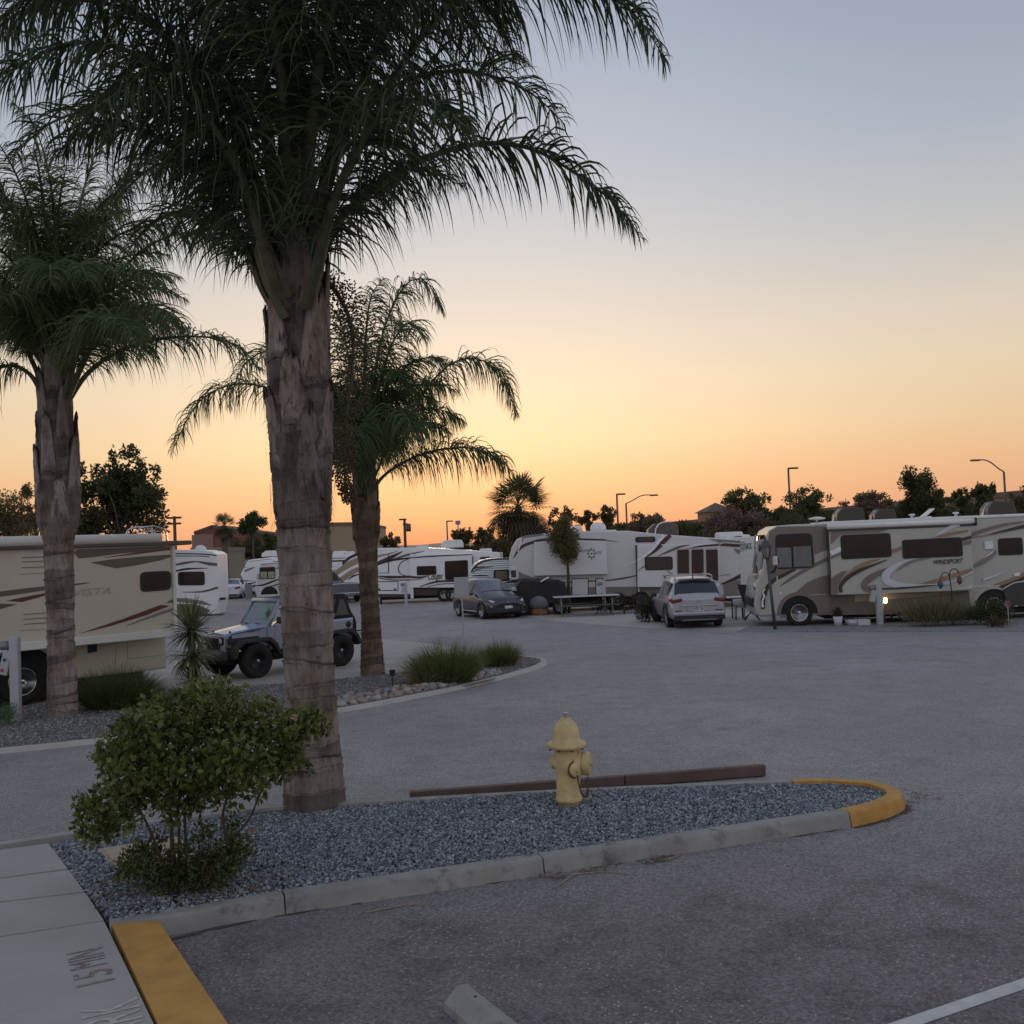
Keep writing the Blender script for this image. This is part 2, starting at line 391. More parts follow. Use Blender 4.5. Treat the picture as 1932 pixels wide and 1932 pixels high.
mb = MB(); mb.slab([Vector((p.x, p.y, .115)) for p in inn], (0, 0, -.11), bedm); kind(mb.build('planting_bed'))
def inside(px, py, P):
    c = np.zeros(px.shape, bool); n = len(P)
    for i in range(n):
        a, b = P[i], P[i-1]
        c ^= ((a.y > py) != (b.y > py)) & (px < (b.x-a.x)*(py-a.y)/(b.y-a.y+1e-12)+a.x)
    return c
_ico = bmesh.new(); bmesh.ops.create_icosphere(_ico, subdivisions=1, radius=1)
ICO_V = np.array([v.co[:] for v in _ico.verts]); ICO_F = np.array([[v.index for v in f.verts] for f in _ico.faces]); _ico.free()
def rotmats(n, rng):
    q = rng.normal(size=(n, 4)); q /= np.linalg.norm(q, axis=1)[:, None]; w, x, y, z = q.T
    return np.stack([np.stack([1-2*(y*y+z*z), 2*(x*y-z*w), 2*(x*z+y*w)], -1), np.stack([2*(x*y+z*w), 1-2*(x*x+z*z), 2*(y*z-x*w)], -1), np.stack([2*(x*z-y*w), 2*(y*z+x*w), 1-2*(x*x+y*y)], -1)], 1)
def pebbles(name, P, dens, r0, r1, zfun, mat, rng, flat=.6, keep=None, kindname='stuff'):
    xs = [p.x for p in P]; ys = [p.y for p in P]
    n = int((max(xs)-min(xs))*(max(ys)-min(ys))*dens)
    x = rng.uniform(min(xs), max(xs), n); y = rng.uniform(min(ys), max(ys), n)
    k = inside(x, y, P)
    if keep is not None: k &= keep(x, y)
    x, y = x[k], y[k]; n = len(x)
    base = ICO_V[[0, 1, 2, 3, 4, 5, 6, 7, 8, 9, 10, 11]] if False else ICO_V
    octv = np.array([(1, 0, 0), (-1, 0, 0), (0, 1, 0), (0, -1, 0), (0, 0, 1), (0, 0, -1)], float); octf = np.array([(0, 2, 4), (2, 1, 4), (1, 3, 4), (3, 0, 4), (2, 0, 5), (1, 2, 5), (3, 1, 5), (0, 3, 5)])
    sc = rng.uniform(r0, r1, (n, 1, 1))*rng.uniform([.8, .55, .4], [1.25, 1.0, .8], (n, 3))[:, None, :]
    jit = 1+rng.uniform(-.3, .3, (n, 6, 3))
    V = octv[None]*jit*sc; V = np.einsum('nij,nkj->nki', rotmats(n, rng), V)
    V[:, :, 2] *= flat+.2
    z = zfun(x, y)+rng.uniform(-.004, .016, n)
    V += np.stack([x, y, z], -1)[:, None, :]
    Fs = (octf[None]+(np.arange(n)*6)[:, None, None]).reshape(-1, 3)
    o = npobj(name, V.reshape(-1, 3), Fs, mat, np.repeat(rng.random(n), 6)); kind(o, kindname); return o
def stonemat(name, ca, cb, cc):
    m = bpy.data.materials.new(name); m.use_nodes = True; n = m.node_tree.nodes; l = m.node_tree.links; b = n['Principled BSDF']
    a = n.new('ShaderNodeAttribute'); a.attribute_name = 'rnd'; r = n.new('ShaderNodeValToRGB'); e = r.color_ramp.elements
    e[0].color = [*ca, 1]; e[1].color = [*cc, 1]; q = e.new(.55); q.color = [*cb, 1]; l.new(a.outputs['Fac'], r.inputs[0]); l.new(r.outputs[0], b.inputs['Base Color'])
    b.inputs['Roughness'].default_value = .7; return m
gravm = stonemat('blue_gravel', (.085, .098, .112), (.20, .225, .255), (.44, .46, .485))
mound = lambda x, y: .122+.022*np.sin(x*.9+1)*np.cos(y*1.1)
gr = pebbles('gravel', inn, 2500, .014, .024, mound, gravm, np.random.default_rng(3))
tag(gr, 'blue grey crushed gravel filling the kerbed island round the hydrant', 'gravel')
# ---- sidewalk (three slabs of concrete with joints) and its yellow edge
walk_r = [(90, 1590), (141, 1657), (165, 1690), (196, 1737), (241, 1830), (290, 1932), (330, 2020)]
def walk_x(y):  # right edge
    for a, b in zip(walk_r, walk_r[1:]):
        if a[1] <= y <= b[1]: return a[0]+(b[0]-a[0])*(y-a[1])/(b[1]-a[1])
    return walk_r[-1][0]
swm = M('sidewalk_concrete', (.385, .375, .35), .9, .08, 2.0, .3, 150, dirt=((.31, .30, .28), 1.3, .60))
wj = [1590, 1640, 1683, 1737, 2016]
for ya, yb in zip(wj, wj[1:]):
    off = {1590: 17, 1640: 23, 1683: 26, 1737: 42, 2016: 60}
    pts = [gp((walk_x(ya+1), ya+1.2), KZ), gp((walk_x(yb-1), yb-1.2), KZ)]
    mid = [gp(p, KZ) for p in walk_r if ya+4 < p[1] < yb-4]
    L = [gp((-60, yb-1.2+off[yb]*(walk_x(yb)+60)/walk_x(yb)*.72), KZ), gp((-60, ya+1.2+off[ya]*(walk_x(ya)+60)/walk_x(ya)*.72), KZ)]
    mb = MB(); mb.slab([pts[0]]+mid+[pts[1]]+L, (0, 0, -.14), swm); kind(mb.build('sidewalk'))
yk = [gp((271, 1736), KZ)]
f0, f1 = gp((300, 1776)), gp((405, 1940))
dy = (f1-f0); f2 = f1+dy*.6
l0, l1 = gp((211, 1744), KZ), gp((302, 1940), KZ); l2 = l1+(l1-l0)*.7
mb = MB()
top = [Vector((f0.x, f0.y, KZ+.004)), Vector((f2.x, f2.y, KZ+.004)), Vector((l2.x, l2.y, KZ+.004)), Vector((l0.x, l0.y, KZ+.004))]
mb.slab(top, (0, 0, -KZ-.002), yel); kind(mb.build('yellow_kerb'))
# stencilled writing on the sidewalk, read from the parking stall
def stencil(body, near, far, mat, hgt):
    p0, p1 = gp(near, KZ+.004), gp(far, KZ+.004)
    o = text_mesh(body, 1.0, mat, 'stencil', extrude=0)
    xs = [v.co.x for v in o.data.vertices]; ys = [v.co.y for v in o.data.vertices]
    ex = (p1-p0); L = ex.length; ex.normalize(); ey = Vector((-ex.y, ex.x, 0))
    for v in o.data.vertices: v.co = p0+ex*((v.co.x-min(xs))/(max(xs)-min(xs))*L)+ey*(v.co.y/max(ys)*hgt)
    o.data.name = 'stencil'; return o
redp = M('faded_red_paint', (.245, .175, .165), .85, .35, 14, dirt=((.36, .35, .33), 26, .47)); creamp = M('faded_cream_paint', (.50, .48, .42), .85, .25, 14, dirt=((.38, .37, .345), 26, .48))
for b_, a_, c_, m_, h_, lb in (('MIN', (203, 1817), (192, 1786), redp, .235, 'faded red stencilled word on the sidewalk beside the yellow strip, farther from the camera'),
                              ('15', (217, 1847), (208, 1823), redp, .235, 'faded red stencilled number on the sidewalk beside the yellow strip'),
                              ('PARK', (282, 1962), (258, 1880), creamp, .33, 'cream stencilled lettering on the sidewalk at the bottom edge')):
    tag(stencil(b_, a_, c_, m_, h_), lb, 'stencil')
# ---- white stall line
wl = M('white_line_paint', (.56, .55, .53), .8, .12, 9, .2, 90, dirt=((.20, .19, .20), 6, .62))
pts = [gp(p, .008) for p in [(1674, 1932), (1932, 1845), (1932, 1869), (1741, 1932)]]
d1 = (pts[0]-pts[1]).normalized(); d2 = (pts[3]-pts[2]).normalized()
q = [pts[0]+d1*3, pts[1]-d1*3, pts[2]-d1*3, pts[3]+d1*3]; w_ = (pts[3]-pts[0]); w_ = w_-d1*w_.dot(d1)
q[2] = q[1]+w_; q[3] = q[0]+w_
mb = MB(); mb.poly(q, wl); kind(mb.build('parking_line'))
# ---- wheel stop
g0 = gp((839, 1912)); gdir = (gp((968, 1932), .14)-gp((867, 1852), .14)); gdir.z = 0; gdir.normalize(); gn = Vector((-gdir.y, gdir.x, 0))
ws = thing('wheel_stop', 'pale grey concrete wheel stop at the bottom edge of the parking lot', 'wheel stop', (0, 0, 0))
prof = [(0, 0), (.0, .052), (.078, .132), (.088, .14), (.152, .14), (.162, .132), (.24, .052), (.24, 0)]
mb = MB(); n = len(prof); L = 1.83
a0 = gp((838, 1909)); 
for s_, ins in ((0, 0), (.0, .0)): pass
ring = lambda s, k: [a0+gdir*(s)+gn*(y)+Vector((0, 0, z+.004))+gdir*(k*z*.10) for y, z in prof]
v = ring(0, 1)+ring(L, -1)
mb.add(v, [(i, (i+1) % n, (i+1) % n+n, i+n) for i in range(n)]+[tuple(range(n))[::-1], tuple(range(n, 2*n))], concd); mb.build('block', ws)
mb = MB(); mb.lathe([(.012, 0), (.012, .003), (.0001, .003)], M('rust_dark', (.05, .035, .03), .8), 12, Matrix.Translation(a0+gdir*.22+gn*.115+Vector((0, 0, .1435)))); mb.build('anchor_pin', ws)
# ---- beam lying behind the far kerb
beamm = M('beam_brown', (.115, .072, .058), .7, .2, 4, .3, 30); 
e1b, e1t = gp((1446, 1463)), None
p_r = gp((1446, 1466)); p_l = gp((772, 1519))
mid = p_r.lerp(p_l, .41)
for a, b, lb in ((p_r, mid, 'longer brown timber beam lying behind the far kerb, its end free'), (mid, p_l, 'brown timber beam behind the far kerb half buried in gravel left of the hydrant')):
    d = (b-a); L = d.length; ang = math.atan2(d.y, d.x); c_ = (a+b)/2
    o = MB().box((0, 0, 0), (L-.012, .10, .13), beamm, None, .008).build('timber_beam'); o.location = (c_.x, c_.y+.06, .075); o.rotation_euler = (0, 0, ang)
    tag(o, lb, 'beam', 'timber beams along the far kerb')

# ================================================================ HYDRANT
hyd = M('hydrant_yellow', (.62, .475, .23), .6, .16, 7, .4, 60, dirt=((.25, .15, .075), 11, .60)); rust = M('rusty_iron', (.16, .085, .05), .8, .35, 30, .4, 80)
steel = M('bright_steel', (.55, .55, .55), .3, .1, 20, metal=.9)
hb = gp((1074, 1520), .13); hr = thing('fire_hydrant', 'yellow cast iron fire hydrant standing in the gravel island', 'fire hydrant', hb, R(-8))
mb = MB(); mb.lathe([(.122, -.02), (.126, .05), (.139, .055), (.143, .075), (.139, .095), (.128, .105), (.128, .36), (.130, .40), (.134, .43), (.134, .55), (.128, .595), (.126, .615)], hyd, 32); mb.build('barrel', hr)
mb = MB(); mb.lathe([(.126, .612), (.20, .618), (.212, .632), (.212, .655), (.200, .668), (.165, .672), (.160, .69), (.146, .698), (.142, .74), (.134, .80), (.116, .85), (.090, .885), (.066, .902), (.062, .915), (.058, .925), (.02, .930)], hyd, 32)
for k in range(8):
    a = 2*PI*k/8; mb.tube([(.136*math.cos(a), .136*math.sin(a), .70), (.128*math.cos(a), .128*math.sin(a), .80), (.095*math.cos(a), .095*math.sin(a), .875)], .009, hyd, 6)
bon = mb.build('bonnet', hr)
mb = MB(); mb.lathe([(.024, .925), (.022, .985), (.0001, .985)], steel, 5, smooth=False); mb.build('operating_nut', bon)
for k in range(8):
    a = 2*PI*(k+.5)/8
    MB().lathe([(.014, .605), (.014, .616), (.0001, .616)], rust, 6, Matrix.Translation((.185*math.cos(a), .185*math.sin(a), -.006)), False).build('flange_bolt', hr)
def noz(name, ang, z, prof, capprof, m_cap=hyd, elev=0):
    Mx = Matrix.Translation((0, 0, z)) @ Matrix.Rotation(ang, 4, 'Z') @ Matrix.Rotation(PI/2, 4, 'Y')
    mb = MB(); mb.lathe(prof, hyd, 24, Mx); nz_ = mb.build(name, hr)
    mb = MB(); mb.lathe(capprof, m_cap, 24, Mx); k = capprof[-2] if capprof[-1][0] < .001 else capprof[-1]
    mb.lathe([(.024, k[1]), (.022, k[1]+.03), (.0001, k[1]+.03)], m_cap, 5, Mx, False); cp = mb.build('nozzle_cap', hr); return cp
noz('pumper_nozzle', R(-6), .45, [(.126, .05), (.126, .15), (.118, .165)], [(.121, .17), (.125, .175), (.125, .225), (.112, .24), (.09, .244), (.0001, .246)])
noz('hose_nozzle', R(-52), .405, [(.095, .07), (.092, .135), (.076, .142)], [(.070, .145), (.078, .150), (.078, .178), (.062, .186), (.0001, .188)])
noz('hose_nozzle', R(160), .45, [(.085, .07), (.080, .13), (.070, .14)], [(.066, .14), (.072, .146), (.072, .165), (.058, .172), (.0001, .174)])
# rust ring behind the front cap and the cap chain
Mx = Matrix.Translation((0, 0, .405)) @ Matrix.Rotation(R(-52), 4, 'Z') @ Matrix.Rotation(PI/2, 4, 'Y')
mb = MB(); mb.lathe([(.080, .118), (.092, .122), (.092, .146), (.080, .150)], rust, 24, Mx); mb.build('gasket_ring', hr)
mb = MB(); cp = crom([(.115, -.15, .335), (.13, -.16, .25), (.15, -.14, .16), (.19, -.11, .125), (.215, -.10, .20), (.215, -.09, .335)], 7)
for i, p in enumerate(cp[:-1]):
    t = (cp[i+1]-p).normalized(); Mx = Matrix.Translation(p) @ t.to_track_quat('X', 'Z').to_matrix().to_4x4() @ Matrix.Rotation(PI/2*(i % 2), 4, 'X') @ Matrix.Diagonal((1.35, .8, 1, 1))
    mb.torus(.012, .0035, rust, 8, 5, Mx)
mb.build('chain', hr)

# ================================================================ SMALL THINGS ON THE GROUND
lidm = M('box_lid_beige', (.42, .34, .24), .8, .08, 6, .2, 120)
cs = [gp(p, .135) for p in [(188, 1603), (337, 1580), (372, 1618), (217, 1645)]]
lid = thing('utility_box', 'beige rectangular utility box lid set in the gravel behind the rose bush', 'utility box', sum(cs, Vector())/4)
L0 = [c-lid.location for c in cs]
MB().slab([p+Vector((0, 0, .01)) for p in L0], (0, 0, -.06), lidm).build('rim', lid)
MB().slab([p*.91+Vector((0, 0, .018)) for p in L0], (0, 0, -.02), lidm).build('lid', lid)
twm = M('dry_twig', (.30, .25, .18), .9, .2, 20); dlf = M('dry_leaf', (.20, .14, .08), .9, .3, 20)
def twig(px, r, lb, z=.012):
    P = crom([gp(p, z) for p in px], 5); n = len(P)
    o = MB().tube(P, [r*(1-.7*i/n) for i in range(n)], twm, 5).build('twig'); return tag(o, lb, 'twig', 'dry twigs by the kerb')
twig([k8(460, 1835), k8(610, 1725), k8(720, 1705), k8(930, 1690), k8(1150, 1712)], .010, 'long bent dry twig on the asphalt below the kerb joint')
twig([k8(1530, 1575), k8(1600, 1545), k8(1675, 1505)], .008, 'short dry twig against the kerb right of the leaf pile')
twig([k8(1355, 1605), k8(1395, 1575), k8(1415, 1525)], .007, 'dry twig sticking out of the small leaf pile by the kerb')
twig([k5(1095, 1805), k5(1130, 1770), k5(1130, 1735)], .007, 'thin curved dry twig on the asphalt beside the yellow strip')
twig([k7(220, 1025), k7(480, 975), k7(640, 955), k7(800, 968)], .007, 'thin dry twig along the foot of the kerb')
def litter(name, lb, spots, n, rad, rng, z0=.006, mat=None):
    V = []; Fs = []
    for px in spots:
        c = gp(px, z0)
        for _ in range(n):
            a, r = rng.uniform(0, 2*PI), rad*rng.random()**.7; x, y = c.x+r*math.cos(a), c.y+.35*r*math.sin(a)
            s = rng.uniform(.012, .034); t = rng.uniform(0, 2*PI); dx, dy_ = math.cos(t)*s, math.sin(t)*s; z = z0+.002+rng.uniform(0, .03)
            o = len(V); V += [(x-dx, y-dy_, z), (x-dy_*.35, y+dx*.35, z+rng.uniform(-.004, .012)), (x+dx, y+dy_, z+rng.uniform(-.003, .012)), (x+dy_*.35, y-dx*.35, z+rng.uniform(-.004, .01))]
            Fs.append((o, o+1, o+2, o+3))
    o = npobj(name, V, Fs, mat or dlf); kind(o, 'stuff'); return tag(o, lb, 'leaf litter')
lr = np.random.default_rng(5)
litter('leaf_litter', 'brown dead leaves and bits lying along the foot of the kerb', [k8(870, 1680), k8(800, 1690), k8(1340, 1600), k8(1420, 1585), k8(1500, 1565), k8(480, 1745), k8(380, 1740)], 16, .14, lr)
litter('leaf_litter', 'brown debris scattered off the yellow kerb nose', [k6(1330, 620), k6(1300, 650), k6(1400, 630), k6(1080, 750), k6(1180, 720), k6(1330, 600)], 14, .22, lr)
litter('leaf_litter', 'dead leaves in the gap between sidewalk and yellow strip', [k5(560, 1300), k5(660, 1500), k5(1040, 1660), k5(980, 1570)], 14, .10, lr)

# dirt gathered along the foot of the kerb
def grit(name, P, w, mat, rng, z=.009):
    mb = MB(); Q = crom(P, 14); V = []
    for i, p in enumerate(Q):
        t = (Q[min(i+1, len(Q)-1)]-Q[max(i-1, 0)]); t.normalize(); nn = Vector((t.y, -t.x, 0)); V += [Vector((p.x, p.y, z))-nn*.02, Vector((p.x, p.y, z))+nn*w*rng.uniform(.15, 1.25)]
    mb.add(V, [(2*i, 2*i+1, 2*i+3, 2*i+2) for i in range(len(Q)-1)], mat); return kind(mb.build(name))
gritm = M('kerb_grit', (.095, .08, .07), .95, .4, 20, .8, 60)
grit('dirt', [K[0]+Vector((.35, -.02, 0)), K[1], K[2], K[3], K[4]], .055, gritm, np.random.default_rng(77)); grit('dirt', nose[:18], .10, gritm, np.random.default_rng(78))

litter('leaf_litter', 'dry leaves and bark bits on the gravel round the rose bush', [(300, 1690), (360, 1700), (250, 1690), (420, 1690), (470, 1680), (215, 1665), (500, 1660), (230, 1712)], 30, .30, np.random.default_rng(91), .145)
litter('leaf_litter', 'few dead leaves on the gravel at the foot of the tallest palm and the hydrant', [(540, 1530), (650, 1520), (600, 1545), (1040, 1530), (1120, 1525), (1500, 1535)], 7, .35, np.random.default_rng(92), .145)
# loose grit lying on the lot asphalt
gr2 = np.random.default_rng(93); gq = [Vector((-3.2, 5.2, 0)), Vector((6.5, 5.2, 0)), Vector((8, 11.0, 0)), Vector((4.6, 10.3, 0)), Vector((.3, 8.6, 0)), Vector((-2.6, 7.6, 0))]
o = pebbles('gravel', gq, 75, .0035, .0085, lambda x, y: .006+0*x, stonemat('loose_grit', (.07, .065, .065), (.28, .265, .26), (.62, .60, .58)), gr2, keep=lambda x, y: gr2.random(len(x)) < np.clip(.25+.9*np.sin(x*1.3+y*.7)*np.sin(y*1.9-x*.6), .08, 1)); tag(o, 'loose grit and small stones scattered over the parking lot asphalt', 'grit')
# ================================================================ VEGETATION
def unit(a): return a/np.maximum(np.linalg.norm(a, axis=-1, keepdims=True), 1e-9)
def frond(rachis, L, n, rng, rad0=.05, bare=.2, width=.028, droop=.55, plume=.5, seg=5, both=2):
    """pinnate palm frond: rachis tube and n leaflets a side that leave it sideways and hang"""
    P = np.array([p[:] for p in crom(rachis, 8)]); d = np.linalg.norm(np.diff(P, axis=0), axis=1); s = np.r_[0, np.cumsum(d)]; s /= s[-1]
    t = bare+(1-bare)*np.sort(rng.random(n*both)); t = np.clip(t, 0, .998)
    pos = np.stack([np.interp(t, s, P[:, k]) for k in range(3)], 1)
    tan = unit(np.stack([np.interp(np.clip(t+.02, 0, 1), s, P[:, k])-np.interp(np.clip(t-.02, 0, 1), s, P[:, k]) for k in range(3)], 1))
    up = np.array([0, 0, 1.0]); side = np.cross(tan, up); bad = np.linalg.norm(side, axis=1) < .15; side[bad] = np.array([1.0, 0.3, 0]); side = unit(side)
    nor = unit(np.cross(side, tan))
    sg = np.where(rng.random(len(t)) < .5, 1., -1.)[:, None]
    u = (t-bare)/(1-bare)
    ln = L*np.clip(np.minimum(.40+u*3.0, 1.0)*np.clip(1.12-u**3*.95, .08, 1), .08, 1)*rng.uniform(.75, 1.12, len(t))
    fw = .18+.55*u+rng.normal(0, .14, len(t))
    D = unit(sg*side+tan*fw[:, None]+nor*rng.normal(.08, plume, len(t))[:, None])
    cur = pos; V = [None]*(seg+1); w = width*rng.uniform(.75, 1.15, len(t))*np.clip(.45+ln/L, .4, 1.1)
    wd = unit(np.cross(D, rng.normal(size=D.shape)))
    dr = droop*rng.uniform(.55, 1.5, len(t))
    for k in range(seg+1):
        q = k/seg; ww = (w*(1-q**1.8)*(.55+.9*q*(1-q)*2)/2)[:, None]
        V[k] = np.stack([cur-wd*ww, cur+wd*ww], 1)
        cur = cur+D*(ln/seg)[:, None]
        D = unit(D+np.array([0, 0, -1.0])*(dr*(.5+q))[:, None])
        wd = unit(wd-D*np.sum(wd*D, 1, keepdims=True))
    A = np.stack(V, 1).reshape(len(t), -1, 3); nv = 2*(seg+1); A[:, -1] = A[:, -2]+1e-4
    base = (np.arange(len(t))*nv)[:, None, None]
    Fq = np.array([(2*k, 2*k+1, 2*k+3, 2*k+2) for k in range(seg)])[None]+base
    rv = np.repeat(rng.random(len(t)), nv)
    # rachis, a flattened tapering tube
    m = len(P); kk = 6; rr = rad0*(1-s)**.8+.004; TV = []
    T = unit(np.gradient(P, axis=0)); S = np.cross(T, up); b2 = np.linalg.norm(S, axis=1) < .12; S[b2] = [1, 0, 0]; S = unit(S); N = np.cross(S, T)
    for k in range(kk):
        a = 2*PI*k/kk; TV.append(P+S*(math.cos(a)*rr*1.25)[:, None]+N*(math.sin(a)*rr*.7)[:, None])
    TV = np.stack(TV, 1).reshape(-1, 3); o = len(A)*nv
    TF = np.array([(i*kk+k, i*kk+(k+1) % kk, (i+1)*kk+(k+1) % kk, (i+1)*kk+k) for i in range(m-1) for k in range(kk)])+o
    return np.concatenate([A.reshape(-1, 3), TV]), np.concatenate([Fq.reshape(-1, 4), TF]), np.r_[rv, np.full(len(TV), .5)], np.r_[np.zeros(len(Fq.reshape(-1, 4)), int), np.ones(len(TF), int)]
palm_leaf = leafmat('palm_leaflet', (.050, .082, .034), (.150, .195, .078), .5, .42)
palm_shaded = leafmat('palm_leaflet_shaded', (.028, .048, .024), (.080, .112, .048), .5, .30)  # shaded copy of the leaflet; the dense crown's darkness is put into its colour
palm_rach = M('palm_rachis', (.085, .085, .045), .6, .25, 8)
def arc(p0, az, e0, L, dr, n=7, pw=1.4):
    P = [Vector(p0)]; h = Vector((math.cos(az), math.sin(az), 0))
    for i in range(n):
        t = (i+.5)/n; e = e0-dr*t**pw; P.append(P[-1]+(h*math.cos(e)+Vector((0, 0, 1))*math.sin(e))*(L/n))
    return P
def add_frond(root, org, rachis, L, n, rng, mat=None, **k):
    V, Fq, rv, mi = frond(rachis, L, n, rng, **k)
    return npobj('frond', V-np.array(org[:]), Fq, None, rv, root, False, [mat or palm_leaf, palm_rach], mi)
barkm = None
def palm_bark(kc=(1, 1, 1)):
    m = bpy.data.materials.new('palm_bark'); m.use_nodes = True; nt = m.node_tree; n = nt.nodes; l = nt.links; b = n['Principled BSDF']; b.inputs['Roughness'].default_value = .9
    b.inputs['Specular IOR Level'].default_value = .2
    tc = n.new('ShaderNodeTexCoord'); mp = n.new('ShaderNodeMapping'); mp.inputs['Scale'].default_value = (3.2, 3.2, 1.3); l.new(tc.outputs['Object'], mp.inputs[0])
    n1 = n.new('ShaderNodeTexNoise'); n1.inputs['Scale'].default_value = 1.0; n1.inputs['Detail'].default_value = 7; n1.inputs['Roughness'].default_value = .68; l.new(mp.outputs[0], n1.inputs['Vector'])
    r = n.new('ShaderNodeValToRGB'); e = r.color_ramp.elements; e[0].position = .30; e[0].color = (.12*kc[0], .085*kc[1], .066*kc[2], 1); e[1].position = .72; e[1].color = (.42*kc[0], .385*kc[1], .355*kc[2], 1)
    for p, c in ((.42, (.20*kc[0], .16*kc[1], .135*kc[2], 1)), (.55, (.30*kc[0], .265*kc[1], .24*kc[2], 1))):
        q = e.new(p); q.color = c
    l.new(n1.outputs['Fac'], r.inputs[0])
    mp2 = n.new('ShaderNodeMapping'); mp2.inputs['Scale'].default_value = (44, 44, 3.5); l.new(tc.outputs['Object'], mp2.inputs[0])
    n2 = n.new('ShaderNodeTexNoise'); n2.inputs['Scale'].default_value = 1; n2.inputs['Detail'].default_value = 5; l.new(mp2.outputs[0], n2.inputs['Vector'])
    a = n.new('ShaderNodeAttribute'); a.attribute_name = 'rnd'
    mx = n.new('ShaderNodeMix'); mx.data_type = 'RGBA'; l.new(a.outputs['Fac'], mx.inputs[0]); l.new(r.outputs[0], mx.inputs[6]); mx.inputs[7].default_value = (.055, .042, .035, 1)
    m3 = n.new('ShaderNodeMix'); m3.data_type = 'RGBA'; m3.blend_type = 'MULTIPLY'; m3.inputs[0].default_value = .42
    mr = n.new('ShaderNodeMapRange'); mr.inputs[1].default_value = .3; mr.inputs[2].default_value = .7; mr.inputs[3].default_value = .55; mr.inputs[4].default_value = 1.25; l.new(n2.outputs['Fac'], mr.inputs[0])
    ta = n.new('ShaderNodeAttribute'); ta.attribute_name = 'tone'; tm = n.new('ShaderNodeMapRange'); tm.inputs[3].default_value = .62; tm.inputs[4].default_value = 1.28; l.new(ta.outputs['Fac'], tm.inputs[0])
    m4 = n.new('ShaderNodeMix'); m4.data_type = 'RGBA'; m4.blend_type = 'MULTIPLY'; m4.inputs[0].default_value = 1; l.new(r.outputs[0], m4.inputs[6]); l.new(tm.outputs[0], m4.inputs[7])
    mp5 = n.new('ShaderNodeMapping'); mp5.inputs['Scale'].default_value = (7, 7, 3.0); l.new(tc.outputs['Object'], mp5.inputs[0]); n5 = n.new('ShaderNodeTexNoise'); n5.inputs['Scale'].default_value = 1; n5.inputs['Detail'].default_value = 9; n5.inputs['Roughness'].default_value = .75; l.new(mp5.outputs[0], n5.inputs['Vector'])
    r5 = n.new('ShaderNodeMapRange'); r5.inputs[1].default_value = .56; r5.inputs[2].default_value = .66; r5.inputs[4].default_value = .75; l.new(n5.outputs['Fac'], r5.inputs[0])
    m5 = n.new('ShaderNodeMix'); m5.data_type = 'RGBA'; l.new(r5.outputs[0], m5.inputs[0]); l.new(m4.outputs[2], m5.inputs[6]); m5.inputs[7].default_value = (.075, .055, .043, 1)
    l.new(m5.outputs[2], mx.inputs[6])
    l.new(mx.outputs[2], m3.inputs[6]); l.new(mr.outputs[0], m3.inputs[7]); l.new(m3.outputs[2], b.inputs['Base Color'])
    bp = n.new('ShaderNodeBump'); bp.inputs['Strength'].default_value = .8; bp.inputs['Distance'].default_value = .03; l.new(n2.outputs['Fac'], bp.inputs['Height']); l.new(bp.outputs[0], b.inputs['Normal'])
    return m
barkm = palm_bark((.86, .82, .78)); fibrem = M('palm_fibre', (.075, .055, .042), .95, .4, 14, 1.0, 60)
